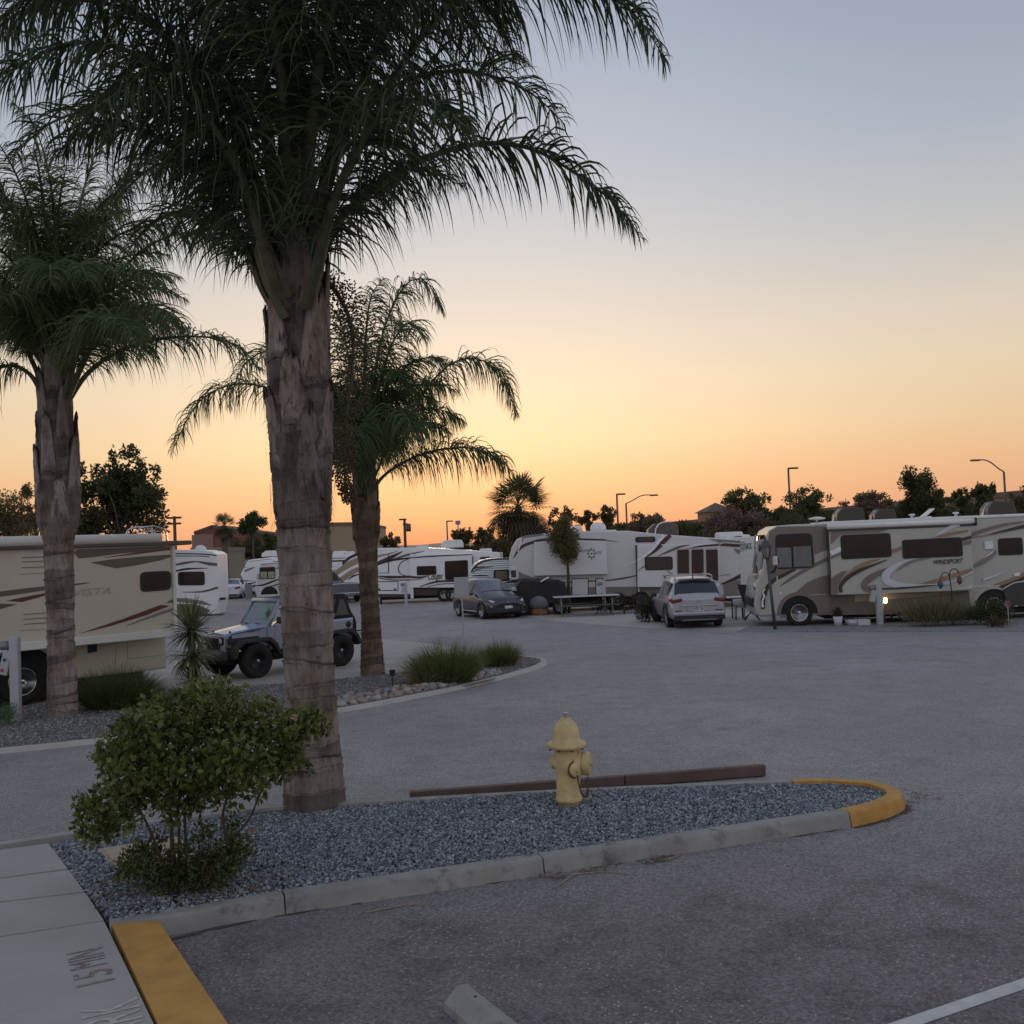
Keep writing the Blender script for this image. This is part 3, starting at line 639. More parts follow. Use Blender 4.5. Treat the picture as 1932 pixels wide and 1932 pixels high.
def palm_trunk(root, pts, rads, rng, ring=.17, nseg=120, dz=.009, split=None):
    """trunk with irregular leaf-scar rings; pts are (x,y,z) relative to the root"""
    Z = [p[2] for p in pts]; zz = np.arange(Z[0], Z[-1], dz)
    cx = np.interp(zz, Z, [p[0] for p in pts]); cy = np.interp(zz, Z, [p[1] for p in pts]); rr = np.interp(zz, Z, rads)
    a = np.linspace(0, 2*PI, nseg, endpoint=False); A, ZZ = np.meshgrid(a, zz)
    up_ = np.clip((ZZ-split)/1.3, 0, 1) if split is not None else np.zeros_like(ZZ)
    rings = [Z[0]-.2]
    while rings[-1] < Z[-1]+.5: rings.append(rings[-1]+ring*rng.uniform(.5, 1.5))
    rings = np.array(rings); ta = rng.uniform(-.045, .045, (len(rings), 2)); ph = rng.uniform(0, 6.28, (len(rings), 3)); amp = rng.uniform(.35, 1.3, len(rings))
    prof = np.zeros_like(ZZ); dark = np.zeros_like(ZZ); tone = np.full_like(ZZ, .5); tn = rng.uniform(0, 1, len(rings))
    fr1 = np.sin(31*A+7*np.sin(3*A))*np.sin(53*A+2)
    for i, z0 in enumerate(rings):
        zl = z0+ta[i, 0]*np.cos(A)+ta[i, 1]*np.sin(A)+.006*np.sin(4*A+ph[i, 0])+.0035*np.sin(11*A+ph[i, 1])+.002*np.sin(29*A+ph[i, 2])
        d = ZZ-zl; g = amp[i]*(1-.75*up_); tone = np.where(d > 0, np.clip(tn[i]+.25*np.sin(A+ph[i, 0]), 0, 1), tone)
        prof += g*((.021+.009*np.sin(2*A+ph[i, 1]))*np.where((d < 0) & (d > -.12), np.exp(d/.030), 0)-.012*np.exp(-((d-.010)/.011)**2))
        gate = np.clip(.55+.6*np.sin(A*2+ph[i, 2])+.3*np.sin(5*A+ph[i, 0]), .08, 1)
        dk = .95*np.exp(-((d-.007)/.010)**2)*gate+.62*np.where(d < 0, np.exp(d/(.018+.035*rng.random())), 0)*(fr1 > .30+.5*(1-gate))  # scar line; the ragged fringe below also paints in the lip's shadow
        dark = np.maximum(dark, np.clip(dk*g, 0, .95))
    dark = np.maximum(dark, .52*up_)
    nz = .008*np.sin(9*A+ZZ*5)+.006*np.sin(17*A-ZZ*9+1)+.010*np.sin(2*A+ZZ*3.1)
    rad = rr[:, None]+prof+nz*rr[:, None]/.3
    X = cx[:, None]+rad*np.cos(A); Y = cy[:, None]+rad*np.sin(A)
    V = np.stack([X, Y, ZZ], -1).reshape(-1, 3); m = len(zz)
    i, k = np.meshgrid(np.arange(m-1), np.arange(nseg), indexing='ij'); k2 = (k+1) % nseg
    Fq = np.stack([i*nseg+k, i*nseg+k2, (i+1)*nseg+k2, (i+1)*nseg+k], -1).reshape(-1, 4)
    o = npobj('trunk', V, Fq, barkm, np.clip(dark, 0, .95).ravel(), root, True); t_ = o.data.attributes.new('tone', 'FLOAT', 'POINT'); t_.data.foreach_set('value', tone.ravel().astype(np.float32)); return o
def boot(root, c, az, r, w, h, lean, curl, rng):
    """split old leaf base clasping the trunk: a curved plate with torn upper edge; (c) is its foot on the axis"""
    nu, nv = 13, 18; V = np.zeros((nv, nu, 3)); dk = np.zeros((nv, nu))
    for j in range(nv):
        q = j/(nv-1); hw = w*(1-q)**.65*.9+w*.22
        for i in range(nu):
            u = i/(nu-1)*2-1; a = az+u*hw/r*.5*2
            rr = r+.010+lean*q**1.3+curl*q**4-.02*abs(u)**3+.010*math.sin(6*u+q*7+az*3)+.006*math.sin(17*u+az)*math.sin(11*q+az)+rng.uniform(-.004, .004)
            z = h*(q+(rng.uniform(-.16, .06) if j == nv-1 else (rng.uniform(-.06, .03) if j == nv-2 else 0)))-.10*h*abs(u)**1.6*(1-q)
            V[j, i] = (c[0]+rr*math.cos(a), c[1]+rr*math.sin(a), c[2]+z); dk[j, i] = .8*(abs(u) > .86)+.5*(q < .08)+.5*(q > .9)+.25*max(0, math.sin(9*u+az*5))*q
    V2 = V.copy(); ax = np.array([c[0], c[1], 0]); dirv = V-ax; dirv[..., 2] = 0; V2 -= unit(dirv)*.022
    VV = np.concatenate([V.reshape(-1, 3), V2.reshape(-1, 3)]); n = nu*nv; Fs = []
    for j in range(nv-1):
        for i in range(nu-1):
            a = j*nu+i; Fs += [(a, a+1, a+nu+1, a+nu), (n+a, n+a+nu, n+a+nu+1, n+a+1)]
    for j in range(nv-1):
        for i in (0, nu-1): a = j*nu+i; Fs.append((a, a+nu, n+a+nu, n+a))
    for i in range(nu-1):
        for j in (0, nv-1): a = j*nu+i; Fs.append((a, a+1, n+a+1, n+a))
    o = npobj('leaf_base', VV, Fs, barkm, np.clip(np.r_[dk.ravel(), dk.ravel()], 0, 1), root, True); t_ = o.data.attributes.new('tone', 'FLOAT', 'POINT'); t_.data.foreach_set('value', np.full(len(VV), rng.uniform(.35, 1.1), dtype=np.float32)); return o
def boots(root, axis, rads, zs, n, rng, w=.20, h=.55, lean=.03, curl=.02):
    Z = [p[2] for p in axis]
    for i in range(n):
        z = zs[0]+(zs[1]-zs[0])*i/max(1, n-1); az = i*2.39996+.4; k = rng.uniform(.8, 1.2)
        c = (np.interp(z, Z, [p[0] for p in axis]), np.interp(z, Z, [p[1] for p in axis]), z)
        boot(root, c, az, np.interp(z, Z, rads), w*k, h*rng.uniform(.75, 1.25), lean*rng.uniform(.6, 1.6), curl*rng.uniform(-.5, 2), rng)
def strands(root, axis, rads, z0, z1, n, rng):
    """frayed brown fibre hanging between the old leaf bases"""
    Z = [p[2] for p in axis]; z = rng.uniform(z0, z1, n); a = rng.uniform(0, 2*PI, n); r = np.interp(z, Z, rads)+rng.uniform(.005, .05, n); L = rng.uniform(.08, .34, n); cx = np.interp(z, Z, [p[0] for p in axis]); cy = np.interp(z, Z, [p[1] for p in axis]); V = []
    for k in range(4):
        q = k/3; aa = a+q*rng.uniform(-.18, .18, n); rr = r+.03*np.sin(q*3)*rng.random(n); w = .006*(1-q*.8)/r
        for s_ in (-1, 1): V.append(np.stack([cx+rr*np.cos(aa+s_*w), cy+rr*np.sin(aa+s_*w), z-L*q*.8+.05*q*q], 1))
    A = np.stack(V, 1).reshape(-1, 3); Fq = (np.array([(2*k, 2*k+1, 2*k+3, 2*k+2) for k in range(3)])[None]+(np.arange(n)*8)[:, None, None]).reshape(-1, 4); return npobj('fibre_fringe', A, Fq, fibrem, None, root)
def rel(o, P): return [Vector(p)-Vector(o) for p in P]

# ---- the big palm on the island
b0 = gp((594, 1521), .10); Yp = b0.y
P1 = thing('palm_tree', 'tallest queen palm with thick ringed trunk rising from the gravel island', 'palm tree', b0, 0)
rng = np.random.default_rng(21)
axpx = [(594, 1532), (593, 1500), (590, 1400), (585, 1300), (581, 1200), (577, 1100), (573, 1000), (571, 950), (569, 850), (567, 750), (563, 650), (560, 560), (556, 480), (553, 400)]
wpx = [58, 54, 49, 46, 46, 47, 49, 53, 57, 58, 57, 54, 46, 38]
ax = [at(p, Yp)-b0 for p in axpx]; rad = [w*Yp/F*1.0 for w in wpx]
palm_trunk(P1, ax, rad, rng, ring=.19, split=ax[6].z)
boots(P1, ax, rad, (ax[6].z+.1, ax[12].z), 21, rng, w=.22, h=.92, lean=.026, curl=.02)
strands(P1, ax, rad, ax[6].z, ax[12].z, 600, rng)
# fibre mat between the petioles at the crown's foot
mb = MB(); Zs = [p.z for p in ax]
bp_ = [at(p, Yp)-b0 for p in [(563, 640), (560, 540), (556, 430), (557, 310), (560, 190), (563, 60)]]
mb.tube(crom(bp_, 6), list(np.interp(np.linspace(0, 5, 31), range(6), [.25, .285, .275, .215, .13, .05])), fibrem, 20); mb.build('crown_fibre', P1)
top = ax[12]+b0
BUN = 2.6
def P_(px, d0, d1, Y=None):
    Y = Yp if Y is None else Y; n = len(px)
    return [at(p, Y+d0+(d1-d0)*i/(n-1)) for i, p in enumerate(px)]
FR = [ # rachis in the picture, depth at foot and tip, leaflet length, count
    ([(578, 600), (598, 520), (622, 440), (690, 370), (790, 305), (900, 272), (1000, 280), (1090, 330), (1160, 385), (1212, 450)], -.15, -.6, .80, 150),
    ([(604, 470), (639, 357), (675, 284), (705, 225), (760, 120), (830, 30), (910, -30), (1010, -50), (1110, -30), (1195, 25), (1255, 112)], -.3, -1.2, .95, 175),
    ([(600, 420), (640, 280), (690, 140), (760, 0), (850, -110), (960, -160), (1080, -130), (1180, -50)], -.3, -1.6, 1.0, 140),
    ([(575, 580), (606, 490), (650, 405), (710, 345), (790, 320), (870, 350)], .2, 1.9, .85, 110),
    ([(598, 400), (630, 250), (670, 110), (740, 0), (830, -30), (920, 30), (980, 120)], .2, 1.6, .95, 130),
    ([(535, 615), (494, 545), (470, 480), (440, 420), (405, 365), (360, 310), (300, 262), (230, 235), (160, 245), (110, 290)], -.1, -.5, .85, 160),
    ([(538, 600), (500, 520), (470, 400), (430, 280), (370, 150), (280, 40), (170, -20), (60, -10), (-40, 70)], -.4, -1.6, .95, 160),
    ([(505, 480), (480, 330), (440, 170), (370, 20), (270, -90), (140, -130), (10, -90), (-80, 20)], .2, 1.4, 1.0, 150),
    ([(520, 420), (505, 250), (480, 80), (420, -80), (310, -180), (180, -190), (60, -120)], -.5, -2.5, 1.0, 140),
    ([(540, 580), (510, 500), (480, 400), (430, 330), (360, 300), (280, 320), (210, 390)], .4, 2.6, .85, 120),
    ([(538, 600), (498, 520), (450, 445), (380, 405), (300, 415), (240, 475)], .5, 3.0, .8, 110),
    ([(540, 400), (535, 230), (520, 60), (480, -100), (400, -200)], -.5, -2.6, 1.0, 120),
    ([(575, 400), (590, 220), (620, 40), (680, -110), (770, -190)], -.5, -2.6, 1.0, 120),
    ([(555, 380), (556, 200), (560, 20), (570, -150), (600, -260)], -.2, -.8, 1.0, 120),
    ([(580, 580), (600, 500), (630, 380), (680, 270), (740, 200), (810, 190), (880, 240)], -.4, -2.4, .9, 120),
    ([(540, 560), (505, 470), (450, 330), (370, 200), (270, 110), (160, 80), (60, 110), (-30, 180)], -.5, -2.2, 1.0, 150),
    ([(545, 500), (470, 300), (380, 140), (260, 30), (130, 0), (10, 40), (-60, 130)], -.3, -.8, 1.0, 150),
    ([(540, 560), (500, 440), (430, 300), (330, 220), (220, 200), (100, 230), (20, 300)], .3, 2.2, .9, 130),
    ([(535, 580), (505, 500), (470, 370), (410, 250), (330, 180), (240, 170), (160, 220)], -.4, -2.4, .9, 120),
]
for px, d0, d1, L, n in FR: add_frond(P1, b0, P_(px, d0, d1), L*1.3, int(n*1.25), rng, mat=palm_shaded, rad0=.06, bare=.2, width=.029, droop=.66)
for i in range(12):
    az = i*2.39996+.3; e0 = R(rng.uniform(62, 88)); L = rng.uniform(3.3, 4.3)
    p0 = top+Vector((math.cos(az)*.12, math.sin(az)*.12, .5+BUN*i/12))
    add_frond(P1, b0, arc(p0, az, e0, L, R(rng.uniform(105, 150)), 8), rng.uniform(1.0, 1.3), 130, rng, mat=palm_shaded, rad0=.055, bare=.18, width=.029, droop=.66)
# fruit stalk hanging behind the trunk
fruitm = M('palm_fruit', (.10, .075, .04), .7, .4, 9)
pc = [at(p, Yp+.55) for p in [(608, 520), (640, 560), (664, 620), (664, 700), (652, 800), (650, 890), (656, 935)]]
cp = crom(pc, 8); wid = np.interp(np.linspace(0, 1, len(cp)), [0, .15, .4, .7, 1], [.06, .26, .34, .22, .10])
kk = rng.integers(0, len(cp), 2600); C_ = np.array([p[:] for p in cp])[kk]-np.array(b0[:])
q = unit(rng.normal(size=(2600, 3)))*(wid[kk]*rng.random(2600)**.45)[:, None]*np.array([1, 1, 1.2])
octv = np.array([(1, 0, 0), (-1, 0, 0), (0, 1, 0), (0, -1, 0), (0, 0, 1), (0, 0, -1)], float)*.014; octf = np.array([(0, 2, 4), (2, 1, 4), (1, 3, 4), (3, 0, 4), (2, 0, 5), (1, 2, 5), (3, 1, 5), (0, 3, 5)])
npobj('fruit_cluster', ((C_+q)[:, None]+octv[None]).reshape(-1, 3), (octf[None]+(np.arange(2600)*6)[:, None, None]).reshape(-1, 3), fruitm, None, P1, True)
MB().tube(rel(b0, cp), [.03*(1-.6*i/len(cp)) for i in range(len(cp))], palm_rach, 7).build('fruit_stalk', P1)

barkm = palm_bark((1.0, .97, .94))
# ---- palm on the left, in the bed beside the tan motorhome
b0 = gp((119, 1352), .05); Yq = b0.y
P2 = thing('palm_tree', 'queen palm with slender banded trunk in front of the tan motorhome', 'palm tree', b0, 0)
axpx = [(119, 1358), (117, 1280), (114, 1160), (112, 1080), (110, 1020), (110, 985), (110, 930), (108, 870), (105, 800), (104, 740), (102, 690)]
wpx = [26, 25.5, 23, 25, 27, 37, 39, 36, 31, 28, 22]
ax = [at(p, Yq)-b0 for p in axpx]; rad = [w*Yq/F for w in wpx]
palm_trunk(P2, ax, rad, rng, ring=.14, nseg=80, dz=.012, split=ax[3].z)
boots(P2, ax, rad, (ax[4].z, ax[9].z), 16, rng, w=.20, h=.95, lean=.018, curl=.008)
MB().tube([Vector((ax[8].x, ax[8].y, z)) for z in np.linspace(ax[7].z, ax[10].z+1.2, 8)], [.30, .29, .27, .25, .21, .17, .12, .06], fibrem, 16).build('crown_fibre', P2)
top = ax[9]+b0
FR = [([(132, 752), (165, 705), (220, 665), (300, 640), (390, 636), (450, 655), (492, 700)], -.2, -.8, .75, 140),
      ([(128, 740), (150, 650), (195, 560), (260, 480), (340, 440), (410, 455), (452, 500)], .1, 1.0, .8, 150),
      ([(80, 745), (55, 705), (15, 690), (-40, 715), (-90, 780), (-120, 850)], -.2, -1.0, .75, 130),
      ([(84, 735), (40, 640), (-20, 560), (-90, 540), (-150, 580)], .2, .8, .8, 120),
      ([(122, 720), (160, 560), (200, 420), (260, 320), (330, 290), (400, 330)], .2, 1.5, .85, 140),
      ([(100, 720), (80, 560), (40, 420), (-30, 330), (-110, 320)], -.2, -1.2, .85, 140),
      ([(112, 715), (130, 540), (150, 390), (190, 270), (250, 220)], .0, 1.6, .85, 130),
      ([(108, 715), (110, 540), (100, 380), (70, 250), (20, 190)], -.2, -1.0, .85, 130),
      ([(130, 745), (170, 660), (220, 600), (290, 580), (340, 620)], -.4, -2.2, .8, 130),
      ([(125, 750), (140, 680), (170, 620), (215, 600), (260, 640)], -.6, -3.0, .8, 120)]
for px, d0, d1, L, n in FR: add_frond(P2, b0, P_(px, d0, d1, Yq), L*1.3, int(n*1.35), rng, rad0=.055, bare=.17, width=.027, droop=.70)
for i in range(24):
    az = i*2.39996+1.1; p0 = top+Vector((math.cos(az)*.12, math.sin(az)*.12, .1+.03*i))
    add_frond(P2, b0, arc(p0, az, R(rng.uniform(60, 88)), rng.uniform(2.5, 4.0), R(rng.uniform(90, 140)), 8), rng.uniform(.9, 1.2), 135, rng, rad0=.05, bare=.17, width=.027, droop=.70)

for i in range(13):
    az = i*2.39996+.2; p0 = top+Vector((math.cos(az)*.1, math.sin(az)*.1, .5+.03*i))
    add_frond(P2, b0, arc(p0, az, R(rng.uniform(80, 90)), rng.uniform(3.2, 4.6), R(rng.uniform(48, 92)), 8, 2.2), rng.uniform(.85, 1.1), 150, rng, rad0=.05, bare=.14, width=.025, droop=.6)
barkm = palm_bark((.66, .56, .48))
# ---- palm between the two beds of the pull-through site
b0 = gp((702, 1273), .05); Yr = b0.y
P3 = thing('palm_tree', 'queen palm with thin trunk behind the jeep and arching yellow-green fronds', 'palm tree', b0, 0)
axpx = [(703, 1276), (701, 1200), (697, 1130), (694, 1060), (692, 1035), (691, 1010), (689, 970), (688, 930), (688, 890), (688, 840)]
wpx = [22, 18.5, 17, 17, 19, 25, 26, 21, 16, 12]
ax = [at(p, Yr)-b0 for p in axpx]; rad = [w*Yr/F for w in wpx]
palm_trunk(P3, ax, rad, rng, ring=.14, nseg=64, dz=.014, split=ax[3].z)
boots(P3, ax, rad, (ax[3].z+.1, ax[7].z), 14, rng, w=.18, h=.75, lean=.03, curl=.02)
MB().tube([Vector((ax[7].x, ax[7].y, z)) for z in np.linspace(ax[6].z, ax[9].z+.9, 8)], [.26, .25, .22, .20, .17, .13, .10, .05], fibrem, 14).build('crown_fibre', P3)
top = ax[8]+b0
FR = [([(702, 928), (725, 897), (770, 868), (830, 848), (890, 846), (935, 862), (968, 892)], -.3, -.8, .95, 150),
      ([(700, 915), (730, 850), (770, 785), (815, 720), (860, 682), (910, 680), (950, 715), (974, 785)], .0, .6, 1.0, 160),
      ([(694, 895), (700, 780), (715, 660), (742, 575), (775, 530), (808, 535), (835, 590)], -.2, -.6, 1.0, 150),
      ([(678, 905), (640, 830), (575, 765), (500, 730), (430, 728), (370, 765), (322, 858)], .0, .6, .9, 150),
      ([(682, 890), (650, 790), (590, 700), (520, 660), (460, 690), (430, 770)], .2, 1.4, .9, 130),
      ([(690, 890), (688, 760), (690, 640), (700, 560), (725, 525)], -.3, -1.5, 1.0, 140),
      ([(686, 885), (675, 760), (655, 660), (640, 600), (620, 580)], .0, .8, 1.0, 120),
      ([(692, 890), (708, 770), (735, 660), (770, 610), (800, 640)], -.3, -2.0, .95, 130),
      ([(680, 920), (665, 880), (650, 850), (636, 845), (628, 880)], -.5, -2.4, .95, 120),
      ([(688, 910), (690, 860), (682, 820), (668, 810), (655, 850)], -.6, -3.2, 1.0, 120),
      ([(696, 905), (712, 840), (735, 790), (762, 780), (785, 830)], -.4, -2.6, .95, 120)]
for px, d0, d1, L, n in FR: add_frond(P3, b0, P_(px, d0, d1, Yr), L*1.3, int(n*1.4), rng, rad0=.05, bare=.17, width=.029, droop=.85)
for i in range(14):
    az = i*2.39996+.5; p0 = top+Vector((math.cos(az)*.1, math.sin(az)*.1, .05*i-.1))
    add_frond(P3, b0, arc(p0, az, R(rng.uniform(58, 86)), rng.uniform(2.2, 3.7), R(rng.uniform(90, 140)), 8), rng.uniform(1.0, 1.3), 140, rng, rad0=.045, bare=.17, width=.029, droop=.85)

# ---------------------------------------------------------------- broadleaf foliage
def leaves(n, centres, radii, size, rng, up=.25, shell=.5, quadw=.55, hang=0.0):
    """n folded leaves spread through a set of ellipsoid clumps"""
    c = np.array(centres); r = np.array(radii); vol = np.prod(r, 1)**.75; k = rng.choice(len(c), n, p=vol/vol.sum())
    d = unit(rng.normal(size=(n, 3))); rad = rng.random(n)**(1-shell*.8)
    P = c[k]+d*rad[:, None]*r[k]
    ax_ = unit(rng.normal(size=(n, 3))+d*.7+np.array([0, 0, up-hang])); nn = unit(np.cross(ax_, rng.normal(size=(n, 3))))
    s = rng.uniform(size[0], size[1], n)[:, None]; sd = nn*s*quadw*.5; b = np.cross(ax_, nn)*s*.12
    V = np.stack([P, P+ax_*s*.5+sd+b, P+ax_*s, P+ax_*s*.5-sd+b], 1).reshape(-1, 3)
    Fq = (np.arange(n)*4)[:, None]+np.array([0, 1, 2, 3])
    return V, Fq, np.repeat(np.clip(rng.normal(.45, .22, n)+.25*(rng.random(len(c))[k]-.5), 0, 1), 4)
def blades(n, base, spread, h, w, rng, droop=.5, seg=5, lean=.5):
    """upright arching grass blades from a common foot"""
    a = rng.uniform(0, 2*PI, n); r = np.sqrt(rng.random(n)); P = np.stack([np.cos(a)*r*spread[0], np.sin(a)*r*spread[1], np.zeros(n)], 1)+np.array(base)
    dr = np.stack([np.cos(a+rng.normal(0, .5, n)), np.sin(a+rng.normal(0, .5, n)), np.zeros(n)], 1)*(lean*(.2+r))[:, None]*rng.uniform(.5, 1.5, n)[:, None]
    D = unit(dr+np.array([0, 0, 1.0])); L = h*rng.uniform(.6, 1.1, n)*(1-.25*r); W = unit(np.cross(D, rng.normal(size=(n, 3)))); V = []
    cur = P; dd = droop*rng.uniform(.3, 1.4, n)
    for k in range(seg+1):
        q = k/seg; ww = (w*(1-q**1.5)*.5)*np.ones((n, 1)); V += [cur-W*ww, cur+W*ww]; cur = cur+D*(L/seg)[:, None]
        D = unit(D+dr*.35*dd[:, None]+np.array([0, 0, -1.0])*(dd*q*.8)[:, None])
    A = np.stack(V, 1).reshape(-1, 3); nv = 2*(seg+1)
    Fq = (np.array([(2*k, 2*k+1, 2*k+3, 2*k+2) for k in range(seg)])[None]+(np.arange(n)*nv)[:, None, None]).reshape(-1, 4)
    return A, Fq, np.repeat(rng.random(n), nv)
rose_leaf = leafmat('rose_leaf', (.036, .062, .014), (.235, .275, .075), .36, .32)
stemm = M('woody_stem', (.075, .05, .035), .85, .25, 14)
# ---- rose bush in front
b0 = gp((335, 1692), .12); rng = np.random.default_rng(31)
RB = thing('rose_bush', 'large dark green rose bush at the near end of the gravel island', 'bush', b0)
Yb = b0.y
def W(px, dy=0): return at(px, Yb+dy)-b0
mb = MB(); tips = []
for px, dy, r in (([(328, 1690), (325, 1600), (318, 1500), (300, 1420)], 0, .022), ([(345, 1690), (352, 1610), (350, 1520), (380, 1420)], .1, .017), ([(362, 1680), (400, 1640), (430, 1590), (420, 1540), (440, 1470)], -.1, .02), ([(322, 1690), (300, 1610), (270, 1540), (230, 1480)], -.15, .015), ([(340, 1690), (338, 1580), (345, 1480), (420, 1380)], .3, .015), ([(430, 1590), (470, 1545), (495, 1490), (540, 1430)], -.1, .012), ([(318, 1500), (250, 1440), (210, 1400)], -.2, .011)):
    P = crom([W(p, dy*i/3) for i, p in enumerate(px)], 6); mb.tube(P, [r*(1-.55*i/len(P)) for i in range(len(P))], stemm, 7)
mb.build('stem', RB)
cl = []; rd = []
for (x, y, dy, rx, ry, rz) in [(380, 1360, 0, .62, .5, .22), (300, 1370, -.2, .45, .45, .22), (470, 1370, .1, .42, .42, .26), (250, 1400, .1, .3, .35, .2), (540, 1380, 0, .26, .3, .16), (570, 1372, 0, .16, .2, .12), (350, 1440, -.2, .55, .5, .22), (450, 1430, -.25, .42, .45, .22), (270, 1470, 0, .32, .4, .2), (215, 1510, .1, .24, .26, .14), (190, 1560, .05, .14, .2, .10), (330, 1500, .2, .42, .35, .16), (420, 1490, .1, .36, .35, .16), (500, 1450, -.1, .26, .3, .16), (240, 1530, -.1, .15, .2, .10), (160, 1530, .0, .10, .14, .07), (400, 1310, .0, .3, .3, .1), (330, 1320, .1, .3, .3, .1), (235, 1440, 0, .26, .28, .17), (545, 1430, -.05, .14, .2, .14)]:
    w_ = W((x, y), dy); cl.append(w_[:]); rd.append((rx*1.0, ry, rz*1.08))
for i in range(70):   # ragged outer sprays
    k_ = rng.integers(0, 20); d_ = rng.normal(size=3); d_ /= np.linalg.norm(d_); d_[2] = abs(d_[2])*.8 if rng.random() < .6 else d_[2]
    q_ = np.array(cl[k_])+d_*np.array(rd[k_])*rng.uniform(.95, 1.22); cl.append(tuple(q_)); rd.append((.09, .09, .07))
cl = cl; rd = [tuple(np.array(r_)*(.90 if i < 20 else 1)) for i, r_ in enumerate(rd)]
V, Fq, rv = leaves(11500, cl, rd, (.026, .088), rng, up=.2, shell=.55, quadw=.62)
V0, F0, r0_ = V, Fq, rv
V, Fq, rv = leaves(650, [W((x, y), d)[:] for x, y, d in [(330, 1335, 0), (250, 1380, -.3), (470, 1340, -.2), (560, 1365, -.1), (230, 1525, -.1), (400, 1340, -.4)]], [(.3, .3, .12)]*6, (.025, .05), rng, up=.9, shell=.9, quadw=.4)
npobj('foliage', np.r_[V0, V], np.r_[F0, Fq+len(V0)], None, np.r_[r0_, rv], RB, False, [rose_leaf, leafmat('rose_shoot', (.15, .17, .05), (.23, .17, .08), .5, .25)], np.r_[np.zeros(len(F0), int), np.ones(len(Fq), int)])
rosem = leafmat('rose_petal', (.32, .22, .16), (.50, .36, .28), .6, .2)
for px, dy in (((556, 1352), -.25), ((478, 1566), -.1), ((300, 1338), -.3)):
    V, Fq, rv = leaves(20, [W(px, dy)[:]], [(.02, .02, .018)], (.018, .034), rng, up=.5, quadw=.9); npobj('bloom', V, Fq, rosem, rv, RB)
# low growth round its foot
b1 = gp((345, 1690), .12); LB = thing('low_shrub', 'low leafy shrub growing round the foot of the rose bush', 'shrub', b1)
def W1(px, dy=0): return at(px, b1.y+dy)-b1
cl = [W1(p, d)[:] for p, d in [((300, 1650), -.1), ((270, 1630), -.1), ((350, 1655), 0), ((400, 1640), 0), ((430, 1615), 0), ((255, 1625), 0), ((330, 1630), .1), ((385, 1625), .1), ((440, 1598), 0), ((300, 1640), .1), ((420, 1640), .1)]]
cl += [W1(p, d)[:] for p, d in [((300, 1590), .1), ((385, 1575), .15), ((440, 1560), .1), ((270, 1605), 0), ((345, 1600), -.1), ((455, 1600), .1), ((235, 1640), 0)]]
V, Fq, rv = leaves(4300, cl, [(.21, .24, .15)]*5+[(.13, .17, .14)]*6+[(.10, .12, .12)]*7, (.03, .06), rng, up=.4, shell=.45, quadw=.5)
npobj('foliage', V, Fq, leafmat('shrub_leaf', (.03, .048, .015), (.15, .175, .06), .45, .25), rv, LB)
mb = MB()
for k in range(14):
    x = rng.uniform(-.35, .45); mb.tube([(x*.5, rng.uniform(-.15, .15), -.01), (x*.8, rng.uniform(-.15, .15), .2), (x, rng.uniform(-.2, .2), .42)], [.008, .006, .003], stemm, 5)
mb.build('stem', LB)
# ================================================================ VEHICLE TOOLS
for f_, k_ in ((c1, .3623), (c2, .3623), (c3, .3623), (c4, .2588), (c5, .2588), (c6, .2588), (c7, .2588), (r3, .2588), (r6, .15528), (r7, .15528), (r8, .15528)): f_.k = k_/1.56522
class Frame:
    """upright plane on the ground: x runs along it to the right, y away from the camera"""
    def __init__(s, O, d):
        s.O = Vector((O[0], O[1], 0)); d = Vector((d[0], d[1], 0)).normalized(); s.d = d; s.n = Vector((-d.y, d.x, 0)); s.rot = math.atan2(d.y, d.x)
    def S(s, p, off=0.0):
        r_ = ray(p); o = s.O-s.n*off; t = (o-CAM).dot(s.n)/r_.dot(s.n); q = CAM+r_*t-s.O
        return Vector((q.dot(s.d), -off, q.z))
    def k(s, p):
        r_ = ray(p); t = (s.O-CAM).dot(s.n)/r_.dot(s.n); return t/F
def rv_shell(mb, prof, y0, y1, mat, bev=.06):
    bm = bmesh.new(); vs = [bm.verts.new((s_, y0, z)) for s_, z in prof]; f = bm.faces.new(vs)
    r = bmesh.ops.extrude_face_region(bm, geom=[f]); bmesh.ops.translate(bm, verts=[g for g in r['geom'] if isinstance(g, bmesh.types.BMVert)], vec=(0, y1-y0, 0))
    bmesh.ops.recalc_face_normals(bm, faces=bm.faces)
    if bev:
        es = [e for e in bm.edges if abs(e.verts[0].co.y-e.verts[1].co.y) < 1e-5]
        bmesh.ops.bevel(bm, geom=es, offset=bev, segments=3, affect='EDGES', profile=.5, clamp_overlap=True)
    bm.verts.index_update(); P = [v.co.copy() for v in bm.verts]; fs = []
    for f in bm.faces:
        ids = [v.index for v in f.verts]
        if len(ids) > 4:
            pts = [P[i] for i in ids]
            fs += [tuple(ids[i] for i in t) for t in tessellate_polygon([pts])]
        else: fs.append(ids)
    mb.add(P, fs, mat); bm.free()
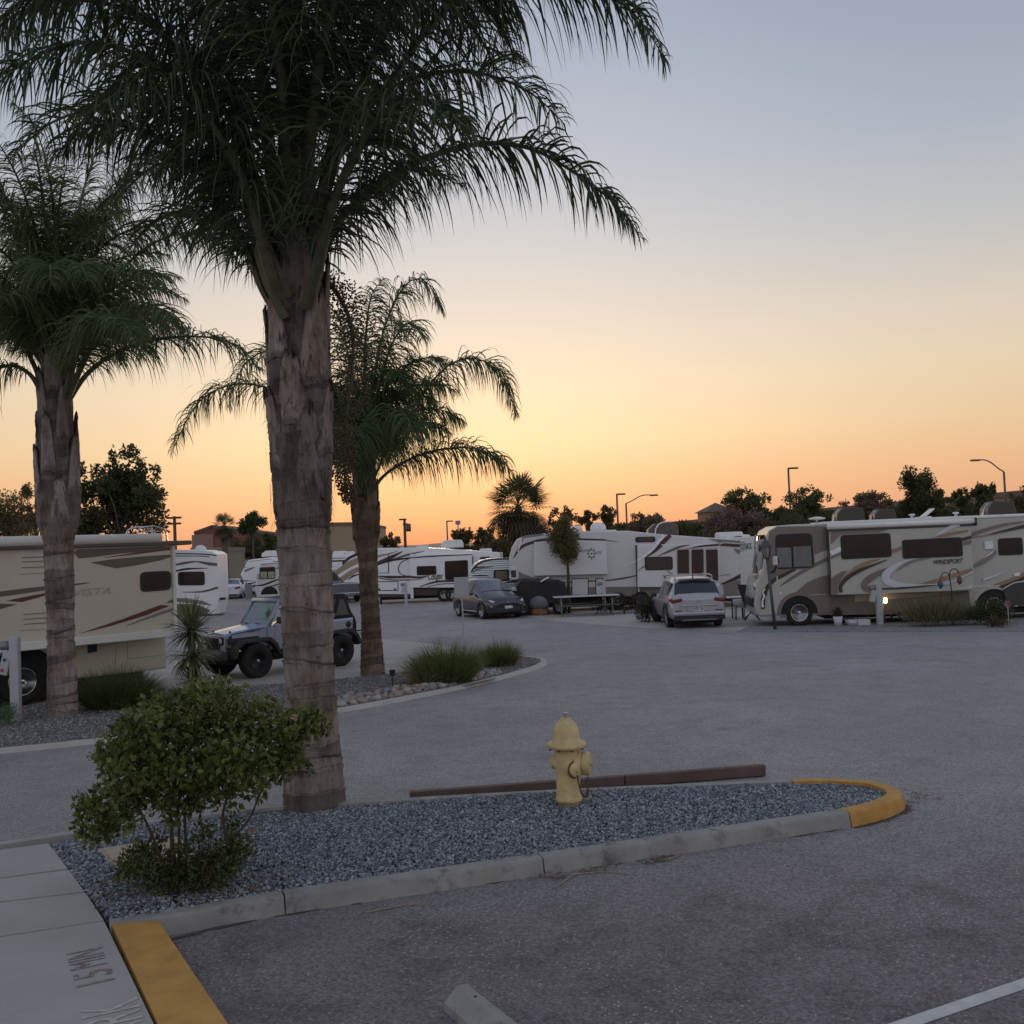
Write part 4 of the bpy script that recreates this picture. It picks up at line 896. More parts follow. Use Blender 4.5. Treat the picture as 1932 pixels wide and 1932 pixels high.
class Side:
    """collects shell and painted graphics of one vehicle side"""
    def __init__(s, fr, crop): s.fr = fr; s.crop = crop; s.mb = MB(); s.lay = 0
    def off(s, base): s.lay += 1; return base+.003+.0012*s.lay
    def ribbon(s, pts, w, mat, base=0.0, crop=None, n=7):
        c = crop or s.crop; o = s.off(base); P = [s.fr.S(c(*p), o) for p in pts]; kk = s.fr.k(c(*pts[0]))*c.k
        w = list(w) if isinstance(w, (list, tuple)) else [w]*len(pts)
        Q = crom(P, n); m = len(Q); wv = [np.interp(i/(m-1), np.linspace(0, 1, len(w)), w)*kk*.5 for i in range(m)]; V = []
        for i, q in enumerate(Q):
            t = Q[min(i+1, m-1)]-Q[max(i-1, 0)]; t.normalize(); nn = Vector((-t.z, 0, t.x)); V += [q-nn*wv[i], q+nn*wv[i]]
        s.mb.add(V, [(2*i, 2*i+1, 2*i+3, 2*i+2) for i in range(m-1)], mat)
    def patch(s, pts, mat, base=0.0, crop=None):
        c = crop or s.crop; o = s.off(base); s.mb.poly([s.fr.S(c(*p), o) for p in pts], mat)
    def line(s, pts, w, mat, base=0.0, crop=None): s.ribbon(pts, w, mat, base, crop, 1 if len(pts) == 2 else 4)
def rrect(P, r=.25, n=4):
    """rounded polygon through four corners; r = share of the shorter side"""
    P = [Vector(p) for p in P]; out = []; m = len(P); L = min((P[i]-P[i-1]).length for i in range(m))*r
    for i in range(m):
        a = P[i]+(P[i-1]-P[i]).normalized()*L; b = P[i]+(P[(i+1) % m]-P[i]).normalized()*L
        for k in range(n+1):
            t = k/n; out.append((1-t)**2*a+2*t*(1-t)*P[i]+t*t*b)
    return out
rvglass = M('rv_dark_glass', (.036, .022, .016), .12, .12, 2, spec=.28)
blackp = M('black_trim', (.012, .012, .013), .45, .1, 8)
def window(root, fr, corners, crop, base=0.0, r=.2, frame=.035, name='window', glass=None, fmat=None):
    P = [fr.S(crop(*p), base+.004) for p in corners]; Q = rrect(P, r); c = sum(Q, Vector())/len(Q)
    w = MB().slab(Q, (0, -.022, 0), fmat or blackp).build(name, root)
    S_ = min((P[1]-P[0]).length, (P[2]-P[1]).length); k = 1-2*frame/max(.1, S_); 
    MB().slab([c+(q-c)*k+Vector((0, -.0215, 0)) for q in Q], (0, -.006, 0), glass or rvglass).build('pane', w); return w
tyre = M('tyre_rubber', (.016, .015, .015), .85, .2, 12, .3, 60); chrome = M('chrome', (.62, .62, .62), .18, .05, 20, metal=1); alloy = M('alloy', (.38, .38, .39), .35, .1, 20, metal=.85); dkrim = M('dark_rim', (.03, .03, .032), .4, .1, 20, metal=.5)
def wheel(root, c, r, w, rim=alloy, rr=.62, spokes=5, face=-1, rot=None, hub=None):
    """tyre (part) with its rim (sub-part); axle along local y, outer face on side `face`"""
    Mx = Matrix.Translation(c) @ (Matrix.Rotation(rot, 4, 'Z') if rot else Matrix.Identity(4)) @ Matrix.Rotation(PI/2*(-face), 4, 'X')
    mb = MB(); q = w/2
    mb.lathe([(r*rr, -q*.9), (r*.86, -q), (r*.965, -q*.86), (r, -q*.55), (r, q*.55), (r*.965, q*.86), (r*.86, q), (r*rr, q*.9), (r*rr*.97, q*.6), (r*rr*.97, -q*.6)], tyre, 28, Mx)
    wo = mb.build('wheel', root)
    mb = MB(); R_ = r*rr
    mb.lathe([(R_, q*.88), (R_*.93, q*.95), (R_*.88, q*.75), (R_*.86, q*.3)], rim, 28, Mx); mb.lathe([(R_*.87, q*.25), (.0001, q*.25)], M('wheel_shadow_black', (.01, .01, .01), .8), 20, Mx, False)
    for k in range(spokes):
        a = 2*PI*k/spokes+.3; d = Vector((math.cos(a), math.sin(a), 0)); e = Vector((-d.y, d.x, 0)); V = []
        for rr2, hw, z in ((R_*.12, R_*.16, q*.72), (R_*.9, R_*.11, q*.70)):
            for sgn in (-1, 1): V += [d*rr2+e*hw*sgn+Vector((0, 0, z)), d*rr2+e*hw*sgn+Vector((0, 0, z-q*.35))]
        mb.add([Mx @ v for v in V], [(0, 2, 6, 4), (0, 4, 5, 1), (2, 3, 7, 6), (1, 5, 7, 3)], rim)
    mb.lathe([(R_*.24, q*.5), (R_*.22, q*.85), (R_*.1, q*.95), (.0001, q*.95)], hub or rim, 14, Mx)
    mb.build('rim', wo); return wo
def arch(mb, c, r0, r1, mat, y, a0=0, a1=PI, n=18, dep=.02):
    V = []
    for i in range(n+1):
        a = a0+(a1-a0)*i/n; V += [Vector((c[0]+r0*math.cos(a), y, c[2]+r0*math.sin(a))), Vector((c[0]+r1*math.cos(a), y, c[2]+r1*math.sin(a))), Vector((c[0]+r1*math.cos(a), y+dep, c[2]+r1*math.sin(a))), Vector((c[0]+r0*math.cos(a), y+dep, c[2]+r0*math.sin(a)))]
    mb.add(V, [(4*i+j, 4*i+(j+1) % 4, 4*i+4+(j+1) % 4, 4*i+4+j) for i in range(n) for j in range(4)], mat)
def ac_unit(root, x, y, z, L, W_, h_, m, sh=None):
    mb = MB(); P = [(-L/2, 0), (-L/2+.02, h_*.55), (-L/2+.22*L, h_), (L/2-.08*L, h_*.96), (L/2, h_*.5), (L/2, 0)]
    rv_shell(mb, [(x+a, z+b) for a, b in P], y-W_/2, y+W_/2, m, .05); return mb.build('roof_air_conditioner', root)

# ================================================================ TAN MOTORHOME ON THE LEFT
cream = M('cream_paint', (0.635, 0.584, 0.483), .38, .04, .8, coat=.3); creamd = M('cream_lower', (0.546, 0.508, 0.406), .45, .05, .8, coat=.2); brownp = M('taupe_graphic', (0.146, 0.112, 0.089), .4, .06, 2); redp2 = M('maroon_graphic', (.13, .026, .022), .4, .06, 2)
whitep = M('white_gelcoat', (0.838, 0.840, 0.838), .35, .04, .7, coat=.3); rimw = M('white_trim', (0.787, 0.775, 0.724), .5, .05, 2); greyg = M('grey_graphic', (0.216, 0.210, 0.191), .4, .06, 2); roofw = M('roof_white', (0.737, 0.737, 0.724), .7, .08, 3); under = M('underbody_black', (.015, .013, .012), .8, .2, 5); lineg = M('panel_seam', (.16, .15, .13), .6)
fr = Frame(gp((45, 1338)), (1, 1)); RV1 = thing('motorhome', 'tan motorhome with brown and maroon graphics and long slide-out, parked behind the left palm', 'motorhome', fr.O, fr.rot)
sd = Side(fr, c1); xr = fr.S(c1(1418, 700)).x; xl = fr.S((-120, 1200)).x-1.5; zt = 3.52; zs = 1.30
xe = fr.S(c1(1545, 300)).x
rv_shell(sd.mb, [(xl, .42), (xr+.05, .42), (xr+.05, 3.30), (xl, 3.30)], .55, 2.95, creamd, .05)
slide = -.0
# slide-out room: proud of the body and its white floor trim
rv_shell(sd.mb, [(xl+.8, zs), (xr-.02, zs), (xr-.02, 3.34), (xl+.8, 3.34)], 0, .6, cream, .02)
b_ = 0.0
sd.patch([(600, 360), (640, 338), (1000, 326), (1320, 313), (1390, 318), (1385, 345), (1000, 370), (760, 402), (640, 412)], brownp)
sd.ribbon([(850, 405), (1100, 372), (1390, 338)], [3, 14, 8], redp2)
sd.patch([(735, 445), (900, 420), (1200, 392), (1390, 380), (1395, 400), (1300, 430), (1100, 470), (950, 493)], brownp)
sd.ribbon([(-60, 712), (200, 676), (390, 652), (730, 609)], [44, 42, 34, 5], brownp)
sd.patch([(50, 758), (150, 735), (300, 706), (470, 676), (470, 690), (395, 706), (180, 767)], redp2)
sd.patch([(-80, 776), (140, 785), (0, 825), (-80, 845)], brownp)
sd.patch([(640, 1027), (1000, 905), (1310, 790), (1385, 797), (1200, 872), (900, 962)], redp2)
sd.ribbon([(1030, 960), (1250, 880), (1412, 825)], [4, 22, 26], greyg)
sd.patch([(1350, 772), (1412, 742), (1412, 772)], brownp); sd.ribbon([(1320, 985), (1412, 955)], [3, 10], brownp)
for y in (405, 440, 487): sd.line([(176, y), (392, y-8)], 7, greyg)
for y in (868, 907, 948): sd.line([(192, y), (402, y-14)], 7, greyg)
sd.line([(165, 540), (392, 530)], 3, lineg); sd.line([(165, 1000), (402, 985)], 3, lineg)
for P in ([(660, 1130), (1000, 1080)],): pass
ww = fr.S(c1(215, 1440)); ww.z = .52
body = sd.mb
# lower skirt panels (set back with the body) : seams, vent, wheel arch
s2 = Side(fr, c1); s2.mb = sd.mb; B2 = -.55
s2.patch([(712, 1100), (790, 1092), (792, 1172), (714, 1185)], blackp, B2)
s2.line([(812, 1130), (930, 1112)], 3, lineg, B2); s2.line([(950, 1120), (940, 1290)], 3, lineg, B2); s2.line([(1040, 1090), (1040, 1240)], 3, lineg, B2); s2.line([(1045, 1232), (1390, 1190)], 3, lineg, B2)
wz = fr.S(c1(205, 1500), -.55); wc = Vector((wz.x-.05, .66, .50))
V = [Vector((wc.x+.78*math.cos(a), .545, .42+.80*math.sin(a))) for a in [PI*i/20 for i in range(21)]]; body.poly(V, under)
body.box(((xl+xr)/2-.2, 1.7, .3), (xr-xl-.6, 2.2, .24), under)
body.build('body', RV1)
mb = MB(); mb.box(((xl+.8+xr)/2, -.035, zs-.03), (xr-xl-.8+.02, .09, .17), rimw, None, .015); mb.box((xr+.0, -.02, (zs+3.34)/2), (.07, .09, 3.34-zs), rimw, None, .01); mb.build('slide_trim', RV1)
window(RV1, fr, [(1142, 523), (1391, 511), (1393, 666), (1144, 687)], c1, 0, .28, .05)
mb = MB(); zA = 3.42; mb.tube([(xl+.6, -.13, zA), (xr-.35, -.13, zA)], .105, rimw, 14); mb.build('awning', RV1)
mb = MB(); mb.box(((xl+xe)/2, .62, 3.30), (xe-xl, 1.5, .10), brownp, None, .02); mb.box(((xl+xr)/2, .25, 3.345), (xr-xl-.8, .7, .05), roofw); mb.build('roof_edge', RV1)
MB().box(((xl+xr)/2-.2, 1.75, 3.36), (xr-xl, 2.3, .12), roofw, None, .03).build('roof', RV1)
mb = MB(); qa = fr.S(c1(1120, 185), -.9); qb = fr.S(c1(1355, 185), -.9)
for yy in (.9, 1.5):
    mb.tube(crom([(qa.x, yy, 3.35), (qa.x+.05, yy, 3.66), (qa.x+.35, yy, 3.72), (qb.x-.3, yy, 3.72), (qb.x-.03, yy, 3.62), (qb.x, yy, 3.35)], 5), .022, chrome, 7)
mb.tube([(qa.x+.1, .9, 3.6), (qb.x-.1, .9, 3.6)], .018, chrome, 6); mb.tube([((qa.x+qb.x)/2, .9, 3.38), ((qa.x+qb.x)/2, .9, 3.72)], .018, chrome, 6); mb.build('roof_rack', RV1)
wheel(RV1, wc, .48, .28, chrome, .62, 8)
text_fit('VISTA', M('lettering_tan', (.44, .405, .34), .5), fr.S(c1(605, 722), .012), fr.S(c1(908, 700), .012), (0, 0, 1), RV1, hgt=.15, shear=.25)
RV1p = [ (xe, ) ]

# ================================================================ PALE TRAILER BEYOND IT
fr = Frame(gp((400, 1161)), (1, .05)); T1 = thing('travel_trailer', 'white travel trailer with brown swooshes beyond the end of the tan motorhome', 'trailer', fr.O, fr.rot)
sd = Side(fr, c1); pr = [(1000, 345), (1425, 340), (1660, 344), (1730, 356), (1768, 378), (1776, 560), (1779, 740), (1752, 868), (1000, 868)]
rv_shell(sd.mb, [(p.x, p.z) for p in (fr.S(c1(*q)) for q in pr)], 0, 2.4, whitep, .05)
sd.line([(1400, 372), (1640, 376), (1766, 388)], 9, blackp); sd.line([(1400, 392), (1660, 393), (1705, 402)], 7, blackp)
sd.ribbon([(1400, 470), (1500, 450), (1600, 438), (1700, 455), (1772, 462)], [10, 22, 10, 26, 22], brownp); sd.ribbon([(1400, 522), (1520, 498), (1700, 491)], [10, 16, 3], blackp)
sd.ribbon([(1480, 686), (1650, 682), (1776, 648)], [3, 14, 22], brownp); sd.patch([(1400, 735), (1520, 735), (1660, 760), (1730, 795), (1560, 778), (1400, 760)], greyg)
sd.patch([(1400, 785), (1560, 782), (1640, 800), (1712, 832), (1690, 866), (1400, 866)], M('skirt_olive', (.12, .12, .09), .5))
sd.mb.build('body', T1); window(T1, fr, [(1450, 521), (1668, 518), (1670, 630), (1452, 632)], c1, 0, .2, .05)
q = fr.S(c1(1765, 745)); mb = MB(); mb.box((q.x+.05, .5, q.z), (.55, .3, .12), blackp); mb.build('bumper', T1)
q = fr.S(c1(1590, 330)); mb = MB(); mb.ball((q.x, 1.1, q.z-.1), .32, roofw, 14, (1, 1, .9)); mb.build('satellite_dome', T1)
mb = MB(); q = fr.S(c1(1755, 820)); mb.box((q.x, .2, q.z), (.3, .3, .55), rimw); mb.box((q.x-.1, -.05, fr.S(c1(1740, 873)).z), (1.0, .5, .07), blackp); mb.build('step', T1)
for x in (fr.S(c1(1200, 900)).x, fr.S(c1(1300, 900)).x): wheel(T1, Vector((x, .2, .36)), .36, .22, alloy)

# ================================================================ FAR LEFT GROUP
fr = Frame(gp((560, 1129)), (1, .05)); T2 = thing('fifth_wheel_trailer', 'white fifth wheel trailer far behind the two white cars', 'trailer', fr.O, fr.rot)
sd = Side(fr, r8); pr = [(708, 880), (790, 720), (850, 610), (930, 592), (1330, 545), (1420, 575), (1900, 575), (1900, 1290), (1040, 1250), (1000, 1010), (760, 990)]
rv_shell(sd.mb, [(p.x, p.z) for p in (fr.S(r8(*q)) for q in pr)], 0, 2.4, whitep, .06)
sd.line([(870, 632), (1300, 585)], 9, greyg); sd.ribbon([(780, 745), (840, 738)], [12, 8], brownp); sd.ribbon([(785, 815), (880, 780), (980, 740)], [46, 40, 14], greyg); sd.line([(1320, 632), (1460, 628)], 10, blackp); sd.line([(850, 1050), (1000, 1035)], 22, blackp)
sd.mb.build('body', T2); q = fr.S(r8(1250, 540)); ac_unit(T2, q.x, 1.2, q.z, 1.3, .8, .42, roofw)
for x in (2.8, 3.8): wheel(T2, Vector((x, .2, .38)), .38, .22, alloy)
fr = Frame(gp((545, 1131)), (1, .12)); T3 = thing('motorhome', 'grey white motorhome with dark swooshes and curtained cab window, half behind the main palm trunk', 'motorhome', fr.O, fr.rot)
grw = M('warm_white', (0.635, 0.610, 0.597), .4, .04, .8, coat=.2)
sd = Side(fr, r8); pr = [(1025, 1330), (985, 1180), (1000, 1060), (1035, 880), (1060, 740), (1090, 680), (1150, 655), (1480, 640)]
pp = [fr.S(r8(*q)) for q in pr]; xe = pp[-1].x+5.6
rv_shell(sd.mb, [(p.x, p.z) for p in pp]+[(xe, pp[-1].z), (xe, pp[0].z)], 0, 2.4, grw, .08)
sd.ribbon([(1005, 1095), (1150, 1075), (1300, 1020), (1480, 955)], [18, 34, 34, 20], blackp); sd.ribbon([(1140, 1125), (1330, 1095), (1500, 1040)], [3, 26, 50], brownp); sd.line([(1090, 690), (1500, 650)], 10, blackp); sd.ribbon([(1380, 765), (1500, 740)], [20, 40], brownp)
w_ = fr.S(r8(1262, 1290)); V = [Vector((w_.x+.56*math.cos(a), -.008, .40+.52*math.sin(a))) for a in [PI*i/16 for i in range(17)]]; sd.mb.poly(V, under)
sd.mb.build('body', T3); window(T3, fr, [(1075, 745), (1368, 732), (1372, 958), (1072, 970)], r8, 0, .12, .06)
cur = M('pale_curtain', (.34, .33, .25), .8, .1, 4)
mb = MB(); mb.slab([fr.S(r8(*p), .034) for p in [(1090, 830), (1212, 826), (1212, 950), (1090, 955)]], (0, -.004, 0), cur); mb.slab([fr.S(r8(*p), .034) for p in [(1234, 826), (1355, 822), (1355, 945), (1234, 949)]], (0, -.004, 0), cur); mb.build('curtain', T3)
wheel(T3, Vector((w_.x, .2, .42)), .42, .25, dkrim); q = fr.S(r8(1055, 910)); MB().box((q.x-.02, -.15, q.z), (.16, .14, .34), chrome, None, .03).build('mirror', T3)
# white trailer glimpsed between trunk and long fifth wheel
fr = Frame(gp((640, 1133)), (1, .05)); T4 = thing('travel_trailer', 'white trailer roof glimpsed between the main palm trunk and the long fifth wheel', 'trailer', fr.O, fr.rot)
sd = Side(fr, c3); pr = [(-150, 668), (60, 660), (190, 658), (330, 660), (330, 1000), (-150, 1000)]
rv_shell(sd.mb, [(p.x, p.z) for p in (fr.S(c3(*q)) for q in pr)], 0, 2.4, whitep, .05); sd.line([(0, 690), (190, 684)], 5, blackp); sd.line([(0, 712), (190, 706)], 12, blackp); sd.mb.build('body', T4)
q = fr.S(c3(125, 640)); ac_unit(T4, q.x, 1.2, q.z-.25, 1.0, .7, .35, roofw); q = fr.S(c3(205, 640)); ac_unit(T4, q.x, 1.2, q.z-.2, .7, .7, .28, roofw)

# ================================================================ LONG FIFTH WHEEL IN THE MIDDLE
tanp = M('tan_graphic', (0.343, 0.273, 0.197), .4, .06, 2); marp = M('dark_maroon', (.07, .028, .03), .4, .06, 2); skb = M('brown_skirt', (.075, .045, .04), .5, .1, 2)
whiteb = M('cool_white', (0.840, 0.840, 0.840), .35, .03, .7, coat=.3)
fr = Frame(gp((769, 1138.5)), (1, .02)); T5 = thing('fifth_wheel_trailer', 'long white fifth wheel trailer with brown and black swooshes right of the middle palm', 'trailer', fr.O, fr.rot)
sd = Side(fr, c3); pr = [(112, 815), (150, 740), (215, 675), (300, 630), (400, 608), (480, 602), (850, 599), (1180, 618), (1475, 641), (1480, 990), (450, 985), (440, 892), (175, 886), (130, 850)]
rv_shell(sd.mb, [(p.x, p.z) for p in (fr.S(c3(*q)) for q in pr)], .25, 2.6, whiteb, .05)
sl = [fr.S(c3(*q)) for q in [(545, 650), (1232, 640), (1232, 915), (720, 915), (545, 806)]]
rv_shell(sd.mb, [(p.x, p.z) for p in (fr.S(c3(*q)) for q in [(720, 652), (1230, 655), (1230, 925), (720, 925)])], -.05, .4, whiteb, .02)
b0_ = -.25
sd.patch([(165, 718), (215, 676), (300, 632), (300, 662), (235, 690), (170, 745)], marp, b0_); sd.ribbon([(112, 812), (210, 745), (310, 700), (440, 672)], [36, 50, 50, 44], tanp, b0_)
sd.ribbon([(160, 862), (250, 800), (320, 770), (445, 738)], [44, 44, 36, 20], tanp, b0_); sd.ribbon([(215, 862), (260, 830), (330, 810)], [4, 14, 4], blackp, b0_); sd.line([(120, 815), (175, 884)], 6, blackp, b0_)
sd.ribbon([(380, 760), (470, 720), (570, 676), (660, 630)], [28, 26, 30, 4], marp, b0_); sd.ribbon([(445, 672), (530, 655), (620, 628)], [24, 14, 3], tanp, b0_); sd.ribbon([(500, 720), (600, 690), (700, 658), (840, 628)], [3, 14, 18, 3], brownp, b0_)
sd.ribbon([(440, 745), (560, 705), (660, 690), (720, 683)], [6, 18, 14, 8], blackp, b0_); sd.ribbon([(720, 683), (900, 670), (1230, 655)], [8, 10, 6], blackp, .05)
sd.ribbon([(690, 830), (640, 810), (625, 770), (650, 720), (715, 686)], [4, 7, 8, 7, 6], blackp, b0_)
sd.ribbon([(445, 830), (560, 840), (720, 836)], [4, 22, 18], marp, b0_); sd.ribbon([(720, 838), (800, 842), (862, 828)], [18, 16, 3], marp, .05); sd.ribbon([(430, 838), (560, 862), (720, 862)], [4, 8, 8], blackp, b0_); sd.ribbon([(720, 862), (800, 856), (870, 828)], [8, 8, 3], tanp, .05)
sd.ribbon([(800, 918), (900, 885), (1000, 872), (1225, 868)], [4, 14, 16, 20], marp, .05); sd.ribbon([(860, 920), (980, 896), (1225, 892)], [3, 6, 8], blackp, .05)
sd.line([(545, 650), (545, 806)], 7, blackp, b0_); sd.line([(330, 806), (545, 806)], 4, lineg, b0_); sd.line([(1232, 670), (1232, 760)], 9, blackp, .05)
for a, b in (((450, 876), (622, 876)), ((622, 876), (622, 948)), ((450, 948), (622, 948))): sd.line([a, b], 5, blackp, b0_)
for x in (468, 597): sd.patch([(x-8, 932), (x+8, 932), (x+8, 948), (x-8, 948)], blackp, b0_)
sd.patch([(742, 926), (1478, 912), (1478, 988), (742, 988)], skb, -.24); sd.patch([(448, 978), (742, 978), (742, 1004), (448, 1004)], skb, -.24)
z0 = fr.S(c3(700, 985)).z; xa, xb = fr.S(c3(450, 985)).x, fr.S(c3(1480, 985)).x
sd.mb.box(((xa+xb)/2, 1.4, z0/2+.12), (xb-xa-.3, 1.8, z0-.2), under)
sd.mb.build('body', T5)
window(T5, fr, [(774, 751), (934, 747), (936, 820), (776, 826)], c3, .05, .2, .05); window(T5, fr, [(1003, 710), (1192, 700), (1194, 858), (1005, 862)], c3, .05, .1, .05); window(T5, fr, [(1291, 676), (1372, 672), (1372, 704), (1291, 704)], c3, -.25, .3, .05)
q = fr.S(c3(1055, 600)); ac_unit(T5, q.x, 1.4, q.z, 1.3, .8, .45, roofw); q = fr.S(c3(808, 595)); MB().box((q.x, 1.4, q.z), (.7, .7, .2), roofw, None, .05).build('roof_vent', T5); q = fr.S(c3(1335, 610)); MB().box((q.x, 1.4, q.z-.1), (.7, .7, .25), roofw, None, .05).build('roof_vent', T5)
for px in (1000, 1062): q = fr.S(c3(px, 1010)); wheel(T5, Vector((q.x, .18, .40)), .40, .24, chrome, .55, 6)
q = fr.S(c3(735, 960)); MB().box((q.x, .15, q.z), (.16, .3, .75), rimw).build('landing_leg', T5); q = fr.S(c3(475, 960)); MB().box((q.x, .4, .5), (.12, .14, 1.0), blackp).build('landing_leg', T5)
mb = MB(); q = fr.S(c3(1463, 650)); mb.tube([(q.x, .1, q.z-.7), (q.x, .1, q.z+.12), (q.x, .5, q.z+.12), (q.x, .5, q.z-.1)], .025, blackp, 6); mb.build('ladder', T5)
text_fit('Cougar', marp, fr.S(c3(868, 862), .07), fr.S(c3(992, 852), .07), (0, 0, 1), T5, hgt=.36, shear=.35, bold=.01)
# ================================================================ SMALL TRAVEL TRAILER
fr = Frame(gp((930, 1156)), (1, .05)); T6 = thing('travel_trailer', 'small pale blue white travel trailer with ribbed siding behind the dark hatchback', 'trailer', fr.O, fr.rot)
sd = Side(fr, c3); pr = [(1198, 870), (1203, 800), (1240, 740), (1300, 702), (1380, 688), (1700, 684), (1700, 985), (1215, 985)]
rib = M('ribbed_white', (0.762, 0.838, 0.840), .4, .03, .7, coat=.2)
nt = rib.node_tree; wv = nt.nodes.new('ShaderNodeTexWave'); wv.bands_direction = 'Z'; wv.inputs['Scale'].default_value = 3.2; tc = nt.nodes.new('ShaderNodeTexCoord'); nt.links.new(tc.outputs['Object'], wv.inputs['Vector']); bp = nt.nodes.new('ShaderNodeBump'); bp.inputs['Distance'].default_value = .03; nt.links.new(wv.outputs['Fac'], bp.inputs['Height']); nt.links.new(bp.outputs[0], nt.nodes['Principled BSDF'].inputs['Normal'])
rv_shell(sd.mb, [(p.x, p.z) for p in (fr.S(c3(*q)) for q in pr)], 0, 2.4, rib, .06)
sd.ribbon([(1215, 800), (1260, 745), (1320, 712), (1400, 696), (1530, 690)], [10, 16, 16, 14, 14], skb); sd.ribbon([(1225, 832), (1285, 827), (1360, 829)], [3, 12, 3], blackp); sd.ribbon([(1228, 800), (1290, 772), (1400, 752)], [14, 16, 3], greyg); sd.ribbon([(1225, 775), (1270, 760), (1330, 757)], [10, 10, 3], blackp)
sd.ribbon([(1480, 892), (1540, 876), (1600, 870)], [4, 12, 14], marp); sd.mb.build('body', T6)
window(T6, fr, [(1401, 782), (1526, 778), (1528, 868), (1403, 874)], c3, 0, .15, .06, glass=M('blind_glass', (.19, .15, .12), .3, .1, 3))
wheel(T6, Vector((.9, .1, .34)), .34, .2, alloy)
# ================================================================ SILVER FIFTH WHEEL
silv = M('silver_gelcoat', (0.635, 0.622, 0.622), .35, .03, .7, coat=.3); silv2 = M('silver_slide', (0.711, 0.705, 0.711), .35, .03, .7, coat=.3); skg = M('taupe_skirt', (0.216, 0.191, 0.171), .5, .08, 2); pale = M('pale_graphic', (0.840, 0.840, 0.840), .4)
darkln = M('dark_graphic', (.055, .045, .045), .4)
fr = Frame(gp((1150, 1152.5)), (1, 0.0)); T7 = thing('fifth_wheel_trailer', 'big silver grey fifth wheel trailer with slide-outs and three tall windows behind the parked suv', 'trailer', fr.O, fr.rot)
def q4(P): return [(p.x, p.z) for p in (fr.S(c4(*q)) for q in P)]
def q5(P): return [(p.x, p.z) for p in (fr.S(c5(*q)) for q in P)]
sd = Side(fr, c4)
prof = q4([(500, 1200), (425, 1180), (402, 1090), (398, 960), (432, 830), (488, 742), (560, 710), (800, 676), (1170, 652), (1760, 645)])+q5([(600, 684), (1490, 748), (1497, 1395), (350, 1400)])+q4([(1300, 1392), (885, 1392), (880, 1200)])
rv_shell(sd.mb, prof, .35, 2.8, silv, .07)
rv_shell(sd.mb, q4([(685, 775), (1500, 765), (1530, 1140), (685, 1162)]), 0, .5, silv2, .02)
rv_shell(sd.mb, q5([(322, 805), (760, 800), (1255, 800), (1258, 1285), (350, 1290), (322, 1290)]), 0, .5, silv2, .02)
B = -.35
sd.ribbon([(450, 960), (492, 890), (545, 830), (650, 785), (800, 750), (1180, 744), (1500, 752)], [8, 26, 36, 34, 30, 22, 20], marp, B); sd.ribbon([(1508, 756), (1580, 765), (1650, 773)], [16, 12, 2], greyg, B)
sd.ribbon([(545, 775), (560, 722), (700, 700), (800, 690)], [22, 30, 30, 14], greyg, B); sd.ribbon([(500, 890), (530, 790), (545, 720)], [10, 14, 10], pale, B); sd.patch([(398, 1180), (425, 1040), (480, 1060), (500, 1200), (430, 1195)], silv2, B)
sd.patch([(510, 1100), (540, 1130), (640, 1168), (700, 1190), (510, 1195)], greyg, B)
sd.patch([(415, 1100), (478, 1095), (482, 1180), (425, 1180)], darkln, B)
sd.ribbon([(880, 1256), (1060, 1236), (1300, 1222), (1500, 1215), (1700, 1190), (1850, 1158)], [16, 16, 14, 12, 20, 10], darkln, B); sd.ribbon([(880, 1250), (1060, 1228), (1200, 1205)], [6, 8, 3], pale, B)
sd.patch([(885, 1290), (1300, 1290), (1560, 1287), (1850, 1285), (1850, 1396), (885, 1396)], skg, B); sd.patch([(322, 1290), (690, 1284), (690, 1400), (322, 1400)], skg, B, c5)
for x0, y0, x1, y1, f_ in ((940, 1232, 1030, 1385, pale), (1112, 1190, 1308, 1385, silv2), (1385, 1188, 1472, 1368, silv2)):
    sd.patch([(x0, y0), (x1, y0-4), (x1, y1), (x0, y1+4)], blackp, B); sd.patch([(x0+10, y0+10), (x1-10, y0+6), (x1-10, y1-10), (x0+10, y1-6)], f_, B)
sd.patch([(1840, 810), (1856, 810), (1872, 1400), (1856, 1400)], blackp, B); sd.line([(1875, 1290), (1885, 1400)], 18, pale, B)
# swooshes of the rear half (traced on its own crop)
C5 = dict(crop=c5)
sd.ribbon([(150, 1062), (300, 990)], [3, 18], pale, B, **C5); sd.ribbon([(322, 985), (450, 900), (540, 805)], [18, 34, 40], pale, 0, **C5); sd.ribbon([(540, 800), (590, 740), (620, 690)], [40, 40, 34], pale, B, **C5)
sd.ribbon([(400, 955), (500, 890), (590, 805)], [3, 30, 50], marp, 0, **C5); sd.ribbon([(585, 800), (640, 750), (695, 695)], [50, 50, 40], marp, B, **C5)
sd.ribbon([(322, 1108), (360, 1075), (400, 1048)], [3, 12, 16], greyg, 0, **C5); sd.ribbon([(550, 935), (680, 880), (800, 830), (925, 805)], [3, 26, 24, 3], brownp, 0, **C5); sd.ribbon([(900, 852), (1050, 822), (1255, 805)], [3, 18, 24], marp, 0, **C5)
sd.ribbon([(1258, 806), (1290, 802), (1490, 812)], [22, 30, 46], marp, B, **C5); sd.patch([(1120, 735), (1490, 760), (1490, 790), (1290, 790)], greyg, B, **C5); sd.ribbon([(1250, 812), (1300, 785), (1490, 796)], [10, 8, 6], pale, B, **C5); sd.patch([(1410, 850), (1490, 860), (1490, 920), (1450, 890)], greyg, B, **C5)
